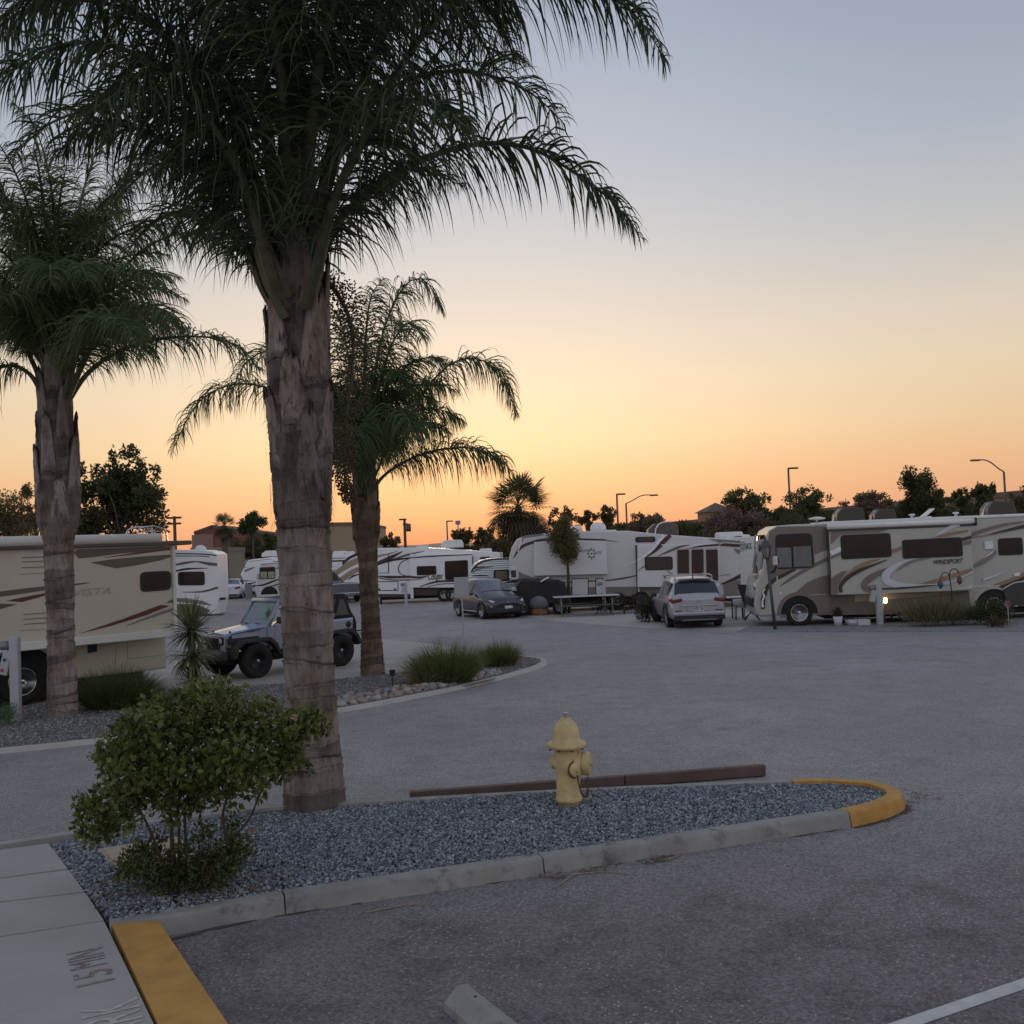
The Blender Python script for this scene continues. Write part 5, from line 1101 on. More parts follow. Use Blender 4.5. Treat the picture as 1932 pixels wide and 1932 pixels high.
sd.patch([(1262, 1255), (1400, 1190), (1496, 1135), (1496, 1190), (1300, 1258)], marp, B, **C5); sd.patch([(1300, 1262), (1496, 1200), (1496, 1385), (1310, 1385)], skg, B, **C5); sd.ribbon([(1258, 1160), (1370, 1142)], [3, 10], greyg, B, **C5)
sd.ribbon([(650, 1090), (690, 1130), (740, 1160)], [3, 14, 3], greyg, 0, **C5); sd.ribbon([(615, 1150), (640, 1190), (670, 1225)], [14, 18, 3], greyg, 0, **C5)
zb = fr.S(c4(1300, 1392)).z; xa, xb = fr.S(c4(900, 1392)).x, fr.S(c5(1480, 1395)).x; sd.mb.box(((xa+xb)/2, 1.6, zb/2+.1), (xb-xa, 1.7, zb-.15), under)
sd.mb.build('body', T7)
rim_ = M('silver_frame', (.45, .44, .44), .4); gl5 = M('bronze_glass', (.065, .042, .032), .15, .2, 2, spec=.45)
for P, b, r in (([(402, 945), (720, 940), (722, 1092), (404, 1098)], 0, .2), ([(764, 850), (912, 843), (916, 1150), (768, 1150)], 0, .12), ([(926, 846), (1078, 842), (1082, 1150), (930, 1150)], 0, .12), ([(1090, 842), (1238, 838), (1250, 1232), (1100, 1238)], 0, .12), ([(293, 718), (522, 712), (524, 776), (295, 782)], B, .45)):
    window(T7, fr, P, c5, b, r, .03, glass=gl5, fmat=rim_ if b == 0 and P[0][0] > 700 else None)
window(T7, fr, [(1105, 890), (1178, 885), (1178, 962), (1107, 966)], c4, 0, .2, .05)
q = fr.S(c4(1450, 640)); mb = MB(); mb.lathe([(.36, 0), (.36, .18), (.33, .32), (.24, .42), (.10, .475), (.0001, .48)], roofw, 18, Matrix.Translation((q.x, 1.5, q.z-.1))); mb.build('satellite_dome', T7)
q = fr.S(c4(1185, 640)); MB().box((q.x, 1.5, q.z), (.55, .6, .45), rimw, None, .1).build('roof_vent', T7); q = fr.S(c4(1590, 645)); MB().box((q.x, 1.3, q.z), (.5, .5, .1), roofw, None, .04).build('roof_vent', T7)
q = fr.S(c5(660, 670)); acm = M('ac_taupe', (.10, .085, .07), .5); ac_unit(T7, q.x, 1.5, q.z-.12, 1.35, .8, .55, acm); q0 = fr.S(c5(555, 665)); mb = MB(); mb.tube(crom([(q0.x, 1.05, q0.z-.1), (q0.x+.08, 1.05, q0.z+.22), (q0.x+.3, 1.05, q0.z+.42), (q0.x+.7, 1.05, q0.z+.46)], 5), .03, pale, 7); mb.build('roof_rail', T7)
q = fr.S(c5(1425, 720)); MB().box((q.x, 1.3, q.z), (.5, .5, .22), roofw, None, .04).build('roof_vent', T7)
emb = darkln
q = fr.S(c4(1340, 908), .012)
mb = MB(); em_ = M('emblem_grey', (.16, .155, .155), .5)
for k in range(8):
    a = k*PI/4; mb.add([q+Vector((math.cos(a+d)*r*.72, 0, math.sin(a+d)*r*.95)) for d, r in ((-.30, .15), (.30, .15), (.2, .25), (-.2, .26))], [(0, 1, 2, 3)], em_)
mb.ball(q, .045, em_, 8, (1, .05, 1)); mb.build('emblem', T7)
text_fit('SILVER', greyg, fr.S(c4(1222, 890), .012), fr.S(c4(1300, 886), .012), (0, 0, 1), T7, hgt=.11); text_fit('LAKE', greyg, fr.S(c4(1385, 912), .012), fr.S(c4(1455, 908), .012), (0, 0, 1), T7, hgt=.13)
for x in (5.4, 6.4): wheel(T7, Vector((x-5, .3, .38)), .38, .24, alloy)

# ================================================================ TRAILER AND PICKUP IN THE GAP
fr = Frame(gp((1410, 1134)), (1, 0)); T8 = thing('travel_trailer', 'white travel trailer showing in the gap left of the brown and cream motorhome', 'trailer', fr.O, fr.rot)
sd = Side(fr, c5); rv_shell(sd.mb, q5([(1300, 722), (1640, 712), (1900, 708), (1900, 1320), (1300, 1320)]), 0, 2.4, M('ivory_gelcoat', (0.711, 0.711, 0.673), .4, .04, .7), .05)
sd.ribbon([(1490, 780), (1540, 770)], [8, 3], blackp); sd.ribbon([(1490, 800), (1545, 775)], [3, 6], greyg); sd.ribbon([(1490, 880), (1540, 872)], [6, 3], blackp); sd.line([(1490, 985), (1640, 975)], 8, pale); sd.mb.build('body', T8)
text_fit('OUTBACK', blackp, fr.S(c5(1496, 864), .012), fr.S(c5(1626, 854), .012), (0, 0, 1), T8, hgt=.28, shear=.2, bold=.01)
q = fr.S(c5(1425, 712)); MB().box((q.x, 1.2, q.z+.05), (1.2, .8, .35), roofw, None, .08).build('roof_air_conditioner', T8); q = fr.S(c5(1530, 712)); MB().box((q.x, 1.2, q.z), (1.0, .8, .18), roofw, None, .06).build('roof_vent', T8)

# ================================================================ BROWN AND CREAM MOTORHOME ON THE RIGHT
crm = M('champagne_paint', (.475, .465, .415), .35, .03, .7, coat=.35); tau = M('taupe_paint', (0.191, 0.150, 0.124), .35, .05, 1.0, coat=.35); dkb = M('dark_brown_paint', (.040, .026, .020), .35, coat=.3); cop = M('copper_graphic', (0.330, 0.197, 0.108), .4, .06, 2); slg = M('silver_blue_graphic', (0.597, 0.622, 0.660), .35, .05, 2); lowt = M('low_taupe', (0.146, 0.121, 0.099), .45, .08, 2)
fr = Frame(gp((1507, 1181.5)), (1, -.10)); T9 = thing('motorhome', 'large cream and brown motorhome with swirling graphics parked on the right', 'motorhome', fr.O, fr.rot)
def q6(P, o=0): return [(p.x, p.z) for p in (fr.S(c6(*q), o) for q in P)]
sd = Side(fr, c6); xend = fr.S((1932, 1100)).x+1.9; zr = 3.26
prof = q6([(372, 1632), (320, 1600), (300, 1500), (322, 1240), (345, 1180), (395, 1080), (418, 900), (430, 720), (470, 640), (560, 590)])+[(fr.S(c6(700, 570)).x, zr), (xend, zr), (xend, .40), (fr.S(c6(980, 1610)).x, .40)]
rv_shell(sd.mb, prof, 0, 2.5, crm, .09)
sx0, sx1 = fr.S(c6(1168, 1000), .38).x, fr.S(c7(1345, 900), .38).x; sz0, sz1 = fr.S(c6(1300, 1378), .38).z, fr.S(c6(1300, 612), .38).z
rv_shell(sd.mb, [(sx0, sz0), (sx1, sz0), (sx1, sz1), (sx0, sz1)], -.38, .2, crm, .015)
sd.patch([(470, 660), (560, 600), (1120, 592), (1138, 862), (985, 922), (990, 1070), (760, 1092), (640, 1150), (480, 1230), (452, 1180), (440, 900)], tau)
sd.ribbon([(425, 1390), (445, 1300), (520, 1215), (640, 1150), (770, 1085)], [30, 46, 44, 40, 30], dkb)
sd.ribbon([(590, 1285), (700, 1205), (900, 1085), (1140, 965)], [4, 34, 42, 40], tau)
sd.patch([(585, 1640), (650, 1520), (760, 1360), (900, 1238), (1030, 1180), (1150, 1148), (1190, 1390), (1150, 1605), (980, 1610), (962, 1560), (930, 1480), (830, 1425), (720, 1450), (680, 1560), (672, 1640)], tau)
sd.line([(580, 1392), (850, 1382), (1130, 1370)], 7, crm); sd.patch([(588, 1350), (612, 1348), (612, 1368), (588, 1370)], pale); sd.line([(560, 1165), (562, 1225)], 10, pale)
sd.patch([(1150, 600), (1932, 570), (1932, 612), (1700, 668), (1150, 690)], tau)
# below the slide
sd.patch([(1150, 1360), (1932, 1340), (1932, 1600), (1150, 1608)], lowt); sd.patch([(0, 1370), (200, 1345), (560, 1330), (1360, 1290), (1360, 1320), (700, 1400), (0, 1460)], tanp, 0, c7); sd.patch([(0, 1462), (700, 1402), (1300, 1330), (1330, 1560), (0, 1580)], lowt, 0, c7)
S_ = .38
sd.patch([(1172, 640), (1900, 612), (1720, 666), (1290, 690), (1190, 790), (1172, 800)], tau, S_); sd.patch([(1172, 1375), (1172, 1190), (1300, 1110), (1370, 1098), (1300, 1180), (1250, 1270), (1255, 1372)], tau, S_)
sd.ribbon([(1172, 905), (1230, 880), (1290, 850)], [50, 52, 50], pale, S_); sd.ribbon([(1172, 960), (1230, 930), (1290, 905)], [30, 28, 24], tau, S_)
sd.ribbon([(1262, 1300), (1300, 1220), (1420, 1110), (1600, 1010), (1740, 970)], [10, 30, 40, 40, 4], cop, S_); sd.ribbon([(1290, 1350), (1285, 1280), (1350, 1195), (1480, 1110), (1640, 1045), (1810, 982)], [40, 40, 44, 40, 26, 6], dkb, S_)
K7 = dict(crop=c7)
sd.ribbon([(410, 885), (480, 865), (545, 840)], [44, 38, 36], cop, S_, **K7); sd.ribbon([(880, 722), (1050, 690), (1300, 645)], [6, 36, 20], cop, S_, **K7); sd.ribbon([(900, 718), (1000, 660), (1100, 605), (1200, 585)], [6, 38, 40, 20], slg, S_, **K7)
sd.ribbon([(0, 1080), (120, 1020), (260, 985)], [40, 36, 4], cop, S_, **K7); sd.ribbon([(0, 1140), (160, 1060), (370, 975)], [24, 24, 4], dkb, S_, **K7)
sd.ribbon([(250, 1345), (140, 1310), (110, 1255), (190, 1180), (330, 1105), (520, 1035)], [40, 66, 70, 74, 46, 4], tau, S_, **K7)
sd.ribbon([(980, 1262), (700, 1275), (480, 1262), (370, 1215), (360, 1150), (430, 1075), (560, 1000), (700, 962)], [20, 40, 70, 92, 90, 60, 26, 4], slg, S_, **K7); sd.ribbon([(480, 1110), (560, 1050), (680, 990), (860, 958)], [4, 22, 24, 4], greyg, S_, **K7)
sd.ribbon([(300, 1310), (560, 1298), (800, 1278), (1000, 1262)], [16, 20, 16, 4], dkb, S_, **K7); sd.patch([(740, 1252), (900, 1205), (1340, 1070), (1340, 1110), (1100, 1190), (900, 1245)], cop, S_, **K7); sd.ribbon([(960, 1262), (1150, 1215), (1340, 1115)], [26, 16, 18], slg, S_, **K7)
sd.patch([(1215, 730), (1335, 700), (1335, 735), (1220, 770)], darkln, S_, **K7); sd.patch([(1225, 785), (1335, 750), (1335, 790), (1230, 815)], tau, S_, **K7)
sd.patch([(1130, 1312), (1250, 1290), (1340, 1262), (1340, 1305), (1200, 1316)], slg, S_, **K7)
# rear quarter
sd.ribbon([(1345, 690), (1500, 635), (1700, 580), (1932, 545)], [40, 42, 36, 14], tau, 0, **K7); sd.ribbon([(1440, 715), (1700, 650), (1960, 590)], [4, 26, 44], dkb, 0, **K7); sd.ribbon([(1345, 722), (1450, 706), (1560, 690)], [14, 10, 3], cop, 0, **K7)
sd.ribbon([(1355, 1060), (1460, 1000), (1560, 930), (1600, 890), (1580, 862)], [30, 52, 56, 40, 10], greyg, 0, **K7); sd.ribbon([(1470, 960), (1560, 900), (1590, 865)], [3, 14, 6], pale, 0, **K7)
sd.ribbon([(1465, 1205), (1600, 1160), (1740, 1105)], [34, 26, 3], slg, 0, **K7); sd.patch([(1560, 1270), (1750, 1205), (1990, 1095), (1990, 1140), (1800, 1225), (1660, 1275)], cop, 0, **K7); sd.patch([(1640, 1285), (1800, 1228), (1990, 1140), (1990, 1180), (1700, 1310)], dkb, 0, **K7)
sd.line([(1345, 1285), (1500, 1278), (1660, 1275)], 7, pale, 0, **K7); sd.patch([(1690, 1312), (1830, 1240), (2010, 1225), (2010, 1490), (1745, 1500)], M('dark_olive_panel', (.045, .045, .040), .5), 0, **K7); sd.line([(1690, 1312), (1830, 1238), (2000, 1222)], 12, slg, 0, **K7); sd.patch([(1820, 1128), (1886, 1124), (1886, 1160), (1820, 1165)], pale, 0, **K7)
w_ = fr.S(c6(815, 1600)); wr = fr.S(c7(1590, 1440)); 
for wx in (w_.x, wr.x):
    V = [Vector((wx+.60*math.cos(a), -.012, .40+.58*math.sin(a))) for a in [PI*i/20 for i in range(21)]]; sd.mb.poly(V, under); arch(sd.mb, Vector((wx, 0, .40)), .58, .70, tau if wx == w_.x else crm, -.03, dep=.03)
sd.mb.box((xend/2+.2, 1.3, .34), (xend-1.4, 2.0, .3), under)
sd.patch([(380, 1540), (378, 1420), (415, 1310), (430, 1320), (425, 1440), (420, 1535)], blackp); sd.ribbon([(398, 1520), (395, 1450), (412, 1390), (400, 1350), (425, 1310)], [26, 16, 22, 10, 10], pale)
sd.mb.build('body', T9)
# slide frame: dark flank and trim strip
mb = MB(); mb.box((sx0-.012, -.09, (sz0+sz1)/2), (.024, .56, sz1-sz0), dkb); mb.build('slide_flank', T9)
window(T9, fr, [(538, 690), (955, 672), (982, 1064), (548, 1086)], c6, 0, .14, .07)
mb = MB()
for P in ([(552, 842), (718, 838), (728, 1060), (560, 1068)], [(745, 828), (945, 820), (958, 1050), (752, 1058)]): mb.slab([fr.S(c6(*p), .034) for p in P], (0, -.004, 0), M('cab_curtain', (.17, .175, .165), .5, .15, 3))
mb.build('curtain', T9)
window(T9, fr, [(1281, 698), (1850, 670), (1868, 945), (1292, 974)], c6, S_, .14, .04); window(T9, fr, [(538, 752), (1218, 718), (1236, 938), (548, 966)], c7, S_, .14, .04); window(T9, fr, [(1634, 736), (1908, 722), (1922, 918), (1640, 930)], c7, 0, .16, .05)
# windscreen on the front face, following its profile
fp = [fr.S(c6(*p)) for p in [(424, 1130), (420, 900), (436, 720)]]; fp = [Vector((fr.S(c6(395, 1120)).x, 0, fr.S(c6(395, 1130)).z)), Vector((fr.S(c6(418, 900)).x, 0, fr.S(c6(418, 900)).z)), Vector((fr.S(c6(430, 730)).x, 0, fr.S(c6(430, 700)).z))]
wsg = bpy.data.materials.new('windscreen'); wsg.use_nodes = True; b_ = wsg.node_tree.nodes['Principled BSDF']; b_.inputs['Base Color'].default_value = (.03, .035, .03, 1); b_.inputs['Roughness'].default_value = .04; b_.inputs['Specular IOR Level'].default_value = 1.0; b_.inputs['Coat Weight'].default_value = 1; b_.inputs['Coat IOR'].default_value = 1.9
mb = MB(); V = []
for p in fp:
    for y in (.16, .7, 1.25, 1.8, 2.34): V.append(Vector((p.x-.012-.10*(1-((y-1.25)/1.09)**2), y, p.z)))
mb.add(V, [(5*i+j, 5*i+j+1, 5*i+6+j, 5*i+5+j) for i in range(2) for j in range(4)], wsg, True)
for p0, p1 in ((0, 10), (4, 14)): mb.tube([V[p0], V[p0+5], V[p1]], .02, blackp, 6)
mb.tube([V[i] for i in range(5)], .025, blackp, 6); mb.tube([V[10+i] for i in range(5)], .025, blackp, 6); mb.build('windscreen', T9)
q = fr.S(c6(300, 1290)); mb = MB(); mb.ball((fr.S(c6(318, 1290)).x+.02, .22, q.z), .15, chrome, 12, (.5, 1, .9)); mb.build('headlight', T9); q = fr.S(c6(300, 1190)); MB().box((fr.S(c6(335, 1190)).x+.05, .35, q.z+.05), (.22, .5, .16), tanp, None, .04).build('marker_lamp', T9)
q = fr.S(c6(300, 1470)); MB().box((fr.S(c6(306, 1470)).x, 1.25, q.z), (.10, 2.1, .34), blackp, None, .04).build('grille', T9)
mb = MB(); q = fr.S(c6(545, 1000), .3); mb.box((q.x-.02, -.42, q.z+.02), (.20, .16, .32), chrome, None, .05); mb.tube([(q.x, -.36, q.z-.12), (q.x-.06, -.2, q.z-.32), (q.x-.1, .05, q.z-.34)], .035, blackp, 7); mb.build('mirror', T9)
zA = fr.S(c6(1500, 590), .3).z; xa0, xa1 = fr.S(c6(1125, 610), .3).x, fr.S(c7(1368, 552), .3).x
mb = MB(); mb.tube([(xa0, -.42, zA-.0), (xa1, -.42, zA)], .085, rimw, 12); mb.box(((xa0+xa1)/2, -.30, zA-.115), (xa1-xa0, .20, .07), dkb); mb.box((xa1-.02, -.42, zA-.02), (.05, .22, .26), blackp, None, .02); mb.box((xa0+.25, -.3, zA-.2), (.5, .06, .08), dkb); mb.build('awning', T9)
mb = MB(); mb.box((xend/2+.5, 1.25, zr+.02), (xend-.9, 2.3, .06), roofw, None, .02); mb.box((xend/2+.35, .02, zr-.02), (xend-.6, .10, .05), rimw, None, .01); mb.build('roof', T9)
acb = M('ac_dark_brown', (.06, .045, .035), .5)
for x0, x1, h_ in ((fr.S(c6(1305, 500)).x, fr.S(c6(1640, 500)).x, .46), (fr.S(c7(305, 500)).x, fr.S(c7(560, 500)).x, .36), (fr.S(c7(1632, 430)).x, fr.S(c7(1960, 430)).x, .46)):
    o = ac_unit(T9, (x0+x1)/2, 1.25, zr+.03, x1-x0, .85, h_, acb)
    mb = MB(); mb.tube(crom([(x0-.03, 1.25, zr+.03), (x0+.02, 1.25, zr+h_*.5), (x0+.22*(x1-x0), 1.25, zr+h_*.97), (x0+.4*(x1-x0), 1.25, zr+h_)], 5), [.05, .07, .05]+[.03]*13, pale, 8); mb.build('shroud_lip', o)
q = fr.S(c6(1085, 520)); mb = MB(); mb.lathe([(.03, 0), (.03, .12), (.26, .15), (.28, .19), (.10, .23), (.0001, .235)], rimw, 16, Matrix.Translation((q.x, 1.0, zr))); mb.build('antenna', T9)
q = fr.S(c7(905, 470)); mb = MB(); mb.box((q.x, .9, zr+.16), (.55, .5, .04), rimw, Matrix.Rotation(R(-38), 4, 'Y')); mb.box((q.x-.08, .9, zr+.05), (.4, .5, .08), roofw); mb.build('roof_vent', T9)
for xx in (735, 1250): q = fr.S(c7(xx, 470)); mb = MB(); mb.lathe([(.05, 0), (.05, .10), (.10, .11), (.10, .16), (.0001, .17)], roofw, 10, Matrix.Translation((q.x, .8, zr+.03))); mb.build('vent_pipe', T9)
q = fr.S(c7(1526, 815)); mb = MB(); mb.box((q.x, -.03, q.z), (.27, .06, .25), M('lamp_white', (.75, .78, .78), .3), None, .02); mb.build('porch_lamp', T9)
wheel(T9, Vector((w_.x, .11, .43)), .43, .30, chrome, .66, 10); wheel(T9, Vector((wr.x, .11, .43)), .43, .30, chrome, .66, 10)
text_fit('WINDSPORT', blackp, fr.S(c7(905, 1030), S_+.02), fr.S(c7(1242, 1012), S_+.02), (0, 0, 1), T9, hgt=.14, shear=.35, bold=.012)
# ================================================================ CARS
def loft(stn, nmat, W_):
    """car shell from stations (x, floor, mid, belt, roof, half width at belt, half width at roof)"""
    rings = []
    for x, zb, zm, zt, zr, w, wr in stn:
        h = [(.0, zb), (w*.78, zb), (w*.95, zb+.10), (w, zm), (w*.985, (zm+zt)/2), (w*.955, zt), (wr, zr-.055), (wr*.86, zr), (0, zr+.02)]
        rings.append([Vector((x, y, z)) for y, z in h]+[Vector((x, -y, z)) for y, z in h[-2:0:-1]])
    return rings
def add_loft(mb, rings, mat):
    n = len(rings[0]); V = [v for r in rings for v in r]
    mb.add(V, [(i*n+k, i*n+(k+1) % n, (i+1)*n+(k+1) % n, (i+1)*n+k) for i in range(len(rings)-1) for k in range(n)], mat, True)
    mb.add(rings[0], [tuple(range(n))], mat); mb.add(rings[-1], [tuple(range(n))[::-1]], mat)
def strip(rings, i0, i1, ks, t0, t1, off, e=0.0):
    """patch of the shell between two stations along ring points ks, from share t0 to t1, lifted off it"""
    A = [rings[i0][k].lerp(rings[i1][k], t0) for k in ks]; B = [rings[i0][k].lerp(rings[i1][k], t1) for k in ks]
    if e:
        A[0] = A[0].lerp(A[1], e); A[-1] = A[-1].lerp(A[-2], e); B[0] = B[0].lerp(B[1], e); B[-1] = B[-1].lerp(B[-2], e)
    c = (A[len(A)//2]-B[len(B)//2]).cross(A[0]-A[-1]).normalized(); mid = (A[len(A)//2]+B[len(B)//2])/2
    if c.dot(mid-Vector((mid.x*.0+rings[len(rings)//2][0].x, 0, .7))) < 0: c = -c
    return A, B, c*off
def glass_strip(name, root, rings, i0, i1, ks, t0, t1, mat, off=.008, e=0.0):
    A, B, o = strip(rings, i0, i1, ks, t0, t1, off, e); n = len(A); mb = MB(); V = [a+o for a in A]+[b+o for b in B]
    mb.add(V, [(k, k+1, n+k+1, n+k) for k in range(n-1)], mat, True); return mb.build(name, root)
def side_glass(name, root, P, mat, off=.012):
    """P: four points on the shell"""
    c = sum(P, Vector())/4; s_ = 1 if c.y > 0 else -1
    mb = MB(); mb.poly([p+Vector((0, s_*off, .003)) for p in P], mat); return mb.build(name, root)
cargl = M('car_glass', (.020, .024, .028), .06, .05, 3, spec=.7)
lampr = M('tail_lamp_red', (.16, .012, .014), .2, .1, 10, coat=.8); lampw = M('lamp_clear', (.62, .63, .65), .15, .05, 10, coat=.8); platem = M('plate_white', (.60, .60, .58), .5, .05, 10); plastk = M('grey_plastic', (.030, .030, .032), .6, .1, 10)
TOP = [6, 7, 8, 9, 10]
# ---- silver SUV seen from behind (x runs from its tail forward, away from the camera)
sp = M('silver_car_paint', (0.432, 0.432, 0.450), .28, .03, 2, metal=.35, coat=.6)
o_ = (gp((1264, 1183.5))+gp((1356, 1180.5)))/2
SV = thing('parked_suv', 'silver suv seen from behind, parked in front of the silver fifth wheel', 'suv', (o_.x, o_.y-.95, 0), PI/2+R(1.0))
st = [(0, .40, .60, .86, .93, .84, .70), (.04, .34, .60, .93, 1.02, .89, .74), (.14, .30, .60, .98, 1.10, .915, .77), (.50, .26, .62, 1.02, 1.57, .925, .66), (.85, .24, .62, 1.01, 1.635, .925, .66), (1.9, .22, .62, .99, 1.66, .925, .67), (2.6, .22, .62, .98, 1.60, .925, .66), (3.35, .22, .62, .97, 1.10, .92, .72), (4.15, .24, .60, .85, .98, .90, .66), (4.42, .30, .55, .70, .80, .80, .55)]
rg = loft(st, None, .92); mb = MB(); add_loft(mb, rg, sp)
mb.build('body', SV)
glass_strip('rear_window', SV, rg, 2, 3, TOP, .10, .90, cargl, .012, .10); glass_strip('windscreen', SV, rg, 6, 7, TOP, .08, .92, cargl)
for s_, (a, b) in ((1, (5, 6)), (-1, (11, 10))):
    for x0, x1 in ((3, 4), (4, 5), (5, 6)):
        P = [rg[x0][a].lerp(rg[x0][b], .12).lerp(rg[x1][a].lerp(rg[x1][b], .12), .08), rg[x1][a].lerp(rg[x1][b], .12).lerp(rg[x0][a].lerp(rg[x0][b], .12), .08), rg[x1][a].lerp(rg[x1][b], .86).lerp(rg[x0][a].lerp(rg[x0][b], .86), .08), rg[x0][a].lerp(rg[x0][b], .86).lerp(rg[x1][a].lerp(rg[x1][b], .86), .08)]
        side_glass('side_window', SV, P, cargl)
    mb = MB(); yy = s_*.62; mb.tube(crom([(.62, yy, 1.60), (.70, yy, 1.69), (1.2, yy, 1.72), (2.2, yy, 1.71), (2.45, yy, 1.65)], 5), .022, alloy, 7); mb.build('roof_rail', SV)
    mb = MB(); mb.box((.03, s_*.70, .93), (.14, .38, .115), lampr, Matrix.Rotation(R(-8*s_), 4, 'X'), .03); mb.box((.10, s_*.88, .955), (.30, .08, .12), lampr, None, .03); mb.build('tail_lamp', SV)
    mb = MB(); mb.box((2.75, s_*1.02, 1.02), (.13, .2, .14), plastk, None, .04); mb.build('mirror', SV)
    mb = MB(); mb.box((-.015, s_*.66, .60), (.06, .24, .035), lampr, None, .01); mb.build('reflector', SV)
    for xx in (.92, 3.60): wheel(SV, Vector((xx, s_*.80, .36)), .36, .235, alloy, .66, 5, face=s_); mb = MB(); arch(mb, Vector((xx, 0, .36)), .36, .47, plastk, s_*.94 if s_ > 0 else s_*.96, -.25, PI+.25, dep=.03); mb.build('wheel_arch_trim', SV)
mb = MB(); mb.box((.03, 0, .36), (.22, 1.62, .20), plastk, None, .05); mb.box((-.06, 0, .30), (.06, 1.15, .05), alloy, None, .02); mb.build('lower_bumper', SV)
MB().box((2.2, 0, .23), (3.9, 1.5, .14), under).build('added_shade_box', SV)  # black box below the floor, added to deepen the shade under the car
mb = MB(); mb.box((-.055, 0, .50), (.16, 1.74, .13), sp, None, .05); mb.build('rear_bumper', SV)
mb = MB(); mb.box((-.012, 0, .66), (.03, .80, .17), M('plate_recess', (.40, .40, .41), .35), None, .012); mb.box((-.035, 0, .76), (.06, 1.25, .03), chrome, None, .01); mb.build('tailgate_trim', SV)
PL = MB().box((-.034, 0, .655), (.014, .36, .16), platem, None, .004).build('licence_plate', SV)
t_ = text_fit('6TE 156', M('plate_blue', (.05, .06, .16), .6), (-.046, .155, .615), (-.046, -.155, .615), (0, 0, 1), SV, hgt=.10, bold=.008); t_.name = 'plate_number'
mb = MB(); q = Matrix.Translation((-.005, 0, .90)) @ Matrix.Rotation(PI/2, 4, 'Y') @ Matrix.Diagonal((.055, .095, .08, 1)); mb.torus(1.0, .16, chrome, 20, 6, q); mb.tube([(-.02, .03, .87), (-.02, .02, .93)], .008, chrome, 5); mb.tube([(-.02, -.02, .87), (-.02, -.03, .93)], .008, chrome, 5); mb.tube([(-.02, .025, .90), (-.02, -.025, .90)], .008, chrome, 5); mb.build('emblem', SV)
mb = MB(); mb.box((.45, 0, 1.615), (.20, 1.10, .035), sp, None, .015); mb.build('spoiler', SV); MB().tube([(.72, 0, 1.64), (.80, 0, 1.76), (.60, 0, 1.70)], [.03, .015, .01], plastk, 6).build('antenna', SV)
# ---- dark hatchback
dp = M('dark_grey_paint', (.048, .047, .062), .22, .05, 2, metal=.3, coat=.8)
A0, A1 = Vector((-1.31, 42.07, 0)), Vector((.05, 42.70, 0)); fa = (A0+A1)/2; dh = Vector((1.08, -2.33, 0)).normalized()
HB = thing('parked_hatchback', 'dark grey hatchback facing the camera beside the white sign', 'car', fa+dh*.80, math.atan2(-dh.y, -dh.x))
st = [(0, .34, .45, .56, .62, .66, .50), (.07, .24, .48, .68, .76, .80, .60), (.30, .20, .52, .80, .90, .87, .70), (1.05, .19, .55, .93, 1.06, .885, .70), (1.95, .19, .58, 1.00, 1.56, .885, .60), (2.55, .19, .58, 1.03, 1.61, .885, .61), (3.35, .20, .58, 1.07, 1.54, .875, .60), (3.95, .24, .60, 1.08, 1.16, .85, .66), (4.15, .32, .62, .95, 1.02, .80, .62)]
rg = loft(st, None, .9); mb = MB(); add_loft(mb, rg, dp); mb.build('body', HB)
glass_strip('windscreen', HB, rg, 3, 4, TOP, .10, .93, M('windscreen_pale', (.05, .055, .07), .05, .05, 3, spec=1.0, coat=1), .010)
glass_strip('rear_window', HB, rg, 6, 7, TOP, .1, .9, cargl, .01)
for s_, (a, b) in ((1, (5, 6)), (-1, (11, 10))):
    for x0, x1 in ((3, 4), (4, 5), (5, 6)):
        e = .86 if x0 > 3 else .80
        P = [rg[x0][a].lerp(rg[x0][b], .14).lerp(rg[x1][a].lerp(rg[x1][b], .14), .07 if x0 > 3 else .35), rg[x1][a].lerp(rg[x1][b], .14), rg[x1][a].lerp(rg[x1][b], e), rg[x0][a].lerp(rg[x0][b], e).lerp(rg[x1][a].lerp(rg[x1][b], e), .05 if x0 > 3 else .42)]
        side_glass('side_window', HB, P, cargl)
    mb = MB(); mb.box((.27, s_*.64, .745), (.42, .30, .085), lampw, Matrix.Rotation(R(22*s_), 4, 'Z') @ Matrix.Rotation(R(-14), 4, 'Y'), .03); mb.build('headlight', HB)
    mb = MB(); mb.box((.10, s_*.66, .52), (.10, .26, .035), lampw, Matrix.Rotation(R(20*s_), 4, 'Z'), .01); mb.build('running_light', HB)
    mb = MB(); mb.box((1.55, s_*1.0, 1.02), (.15, .22, .13), dp, None, .04); mb.build('mirror', HB)
    mb = MB(); mb.box((2.1, s_*.89, .30), (1.7, .02, .045), chrome, None, .008); mb.build('sill_trim', HB)
    for xx in (.80, 3.38): wheel(HB, Vector((xx, s_*.78, .325)), .325, .215, alloy, .70, 5, face=s_); mb = MB(); arch(mb, Vector((xx, 0, .325)), .32, .40, plastk, s_*.90 if s_ > 0 else s_*.915, -.2, PI+.2, dep=.02); mb.build('wheel_arch_trim', HB)
MB().box((2.1, 0, .20), (3.7, 1.45, .12), under).build('added_shade_box', HB)  # black floor box, added here too for darker shade beneath
mb = MB(); mb.box((.03, 0, .36), (.14, 1.05, .22), plastk, None, .05); mb.build('lower_grille', HB)
MB().box((-.02, .0, .46), (.03, .34, .15), platem, None, .004).build('licence_plate', HB)
mb = MB(); mb.box((.0, .0, .66), (.04, .15, .05), chrome, None, .01); mb.build('emblem', HB)
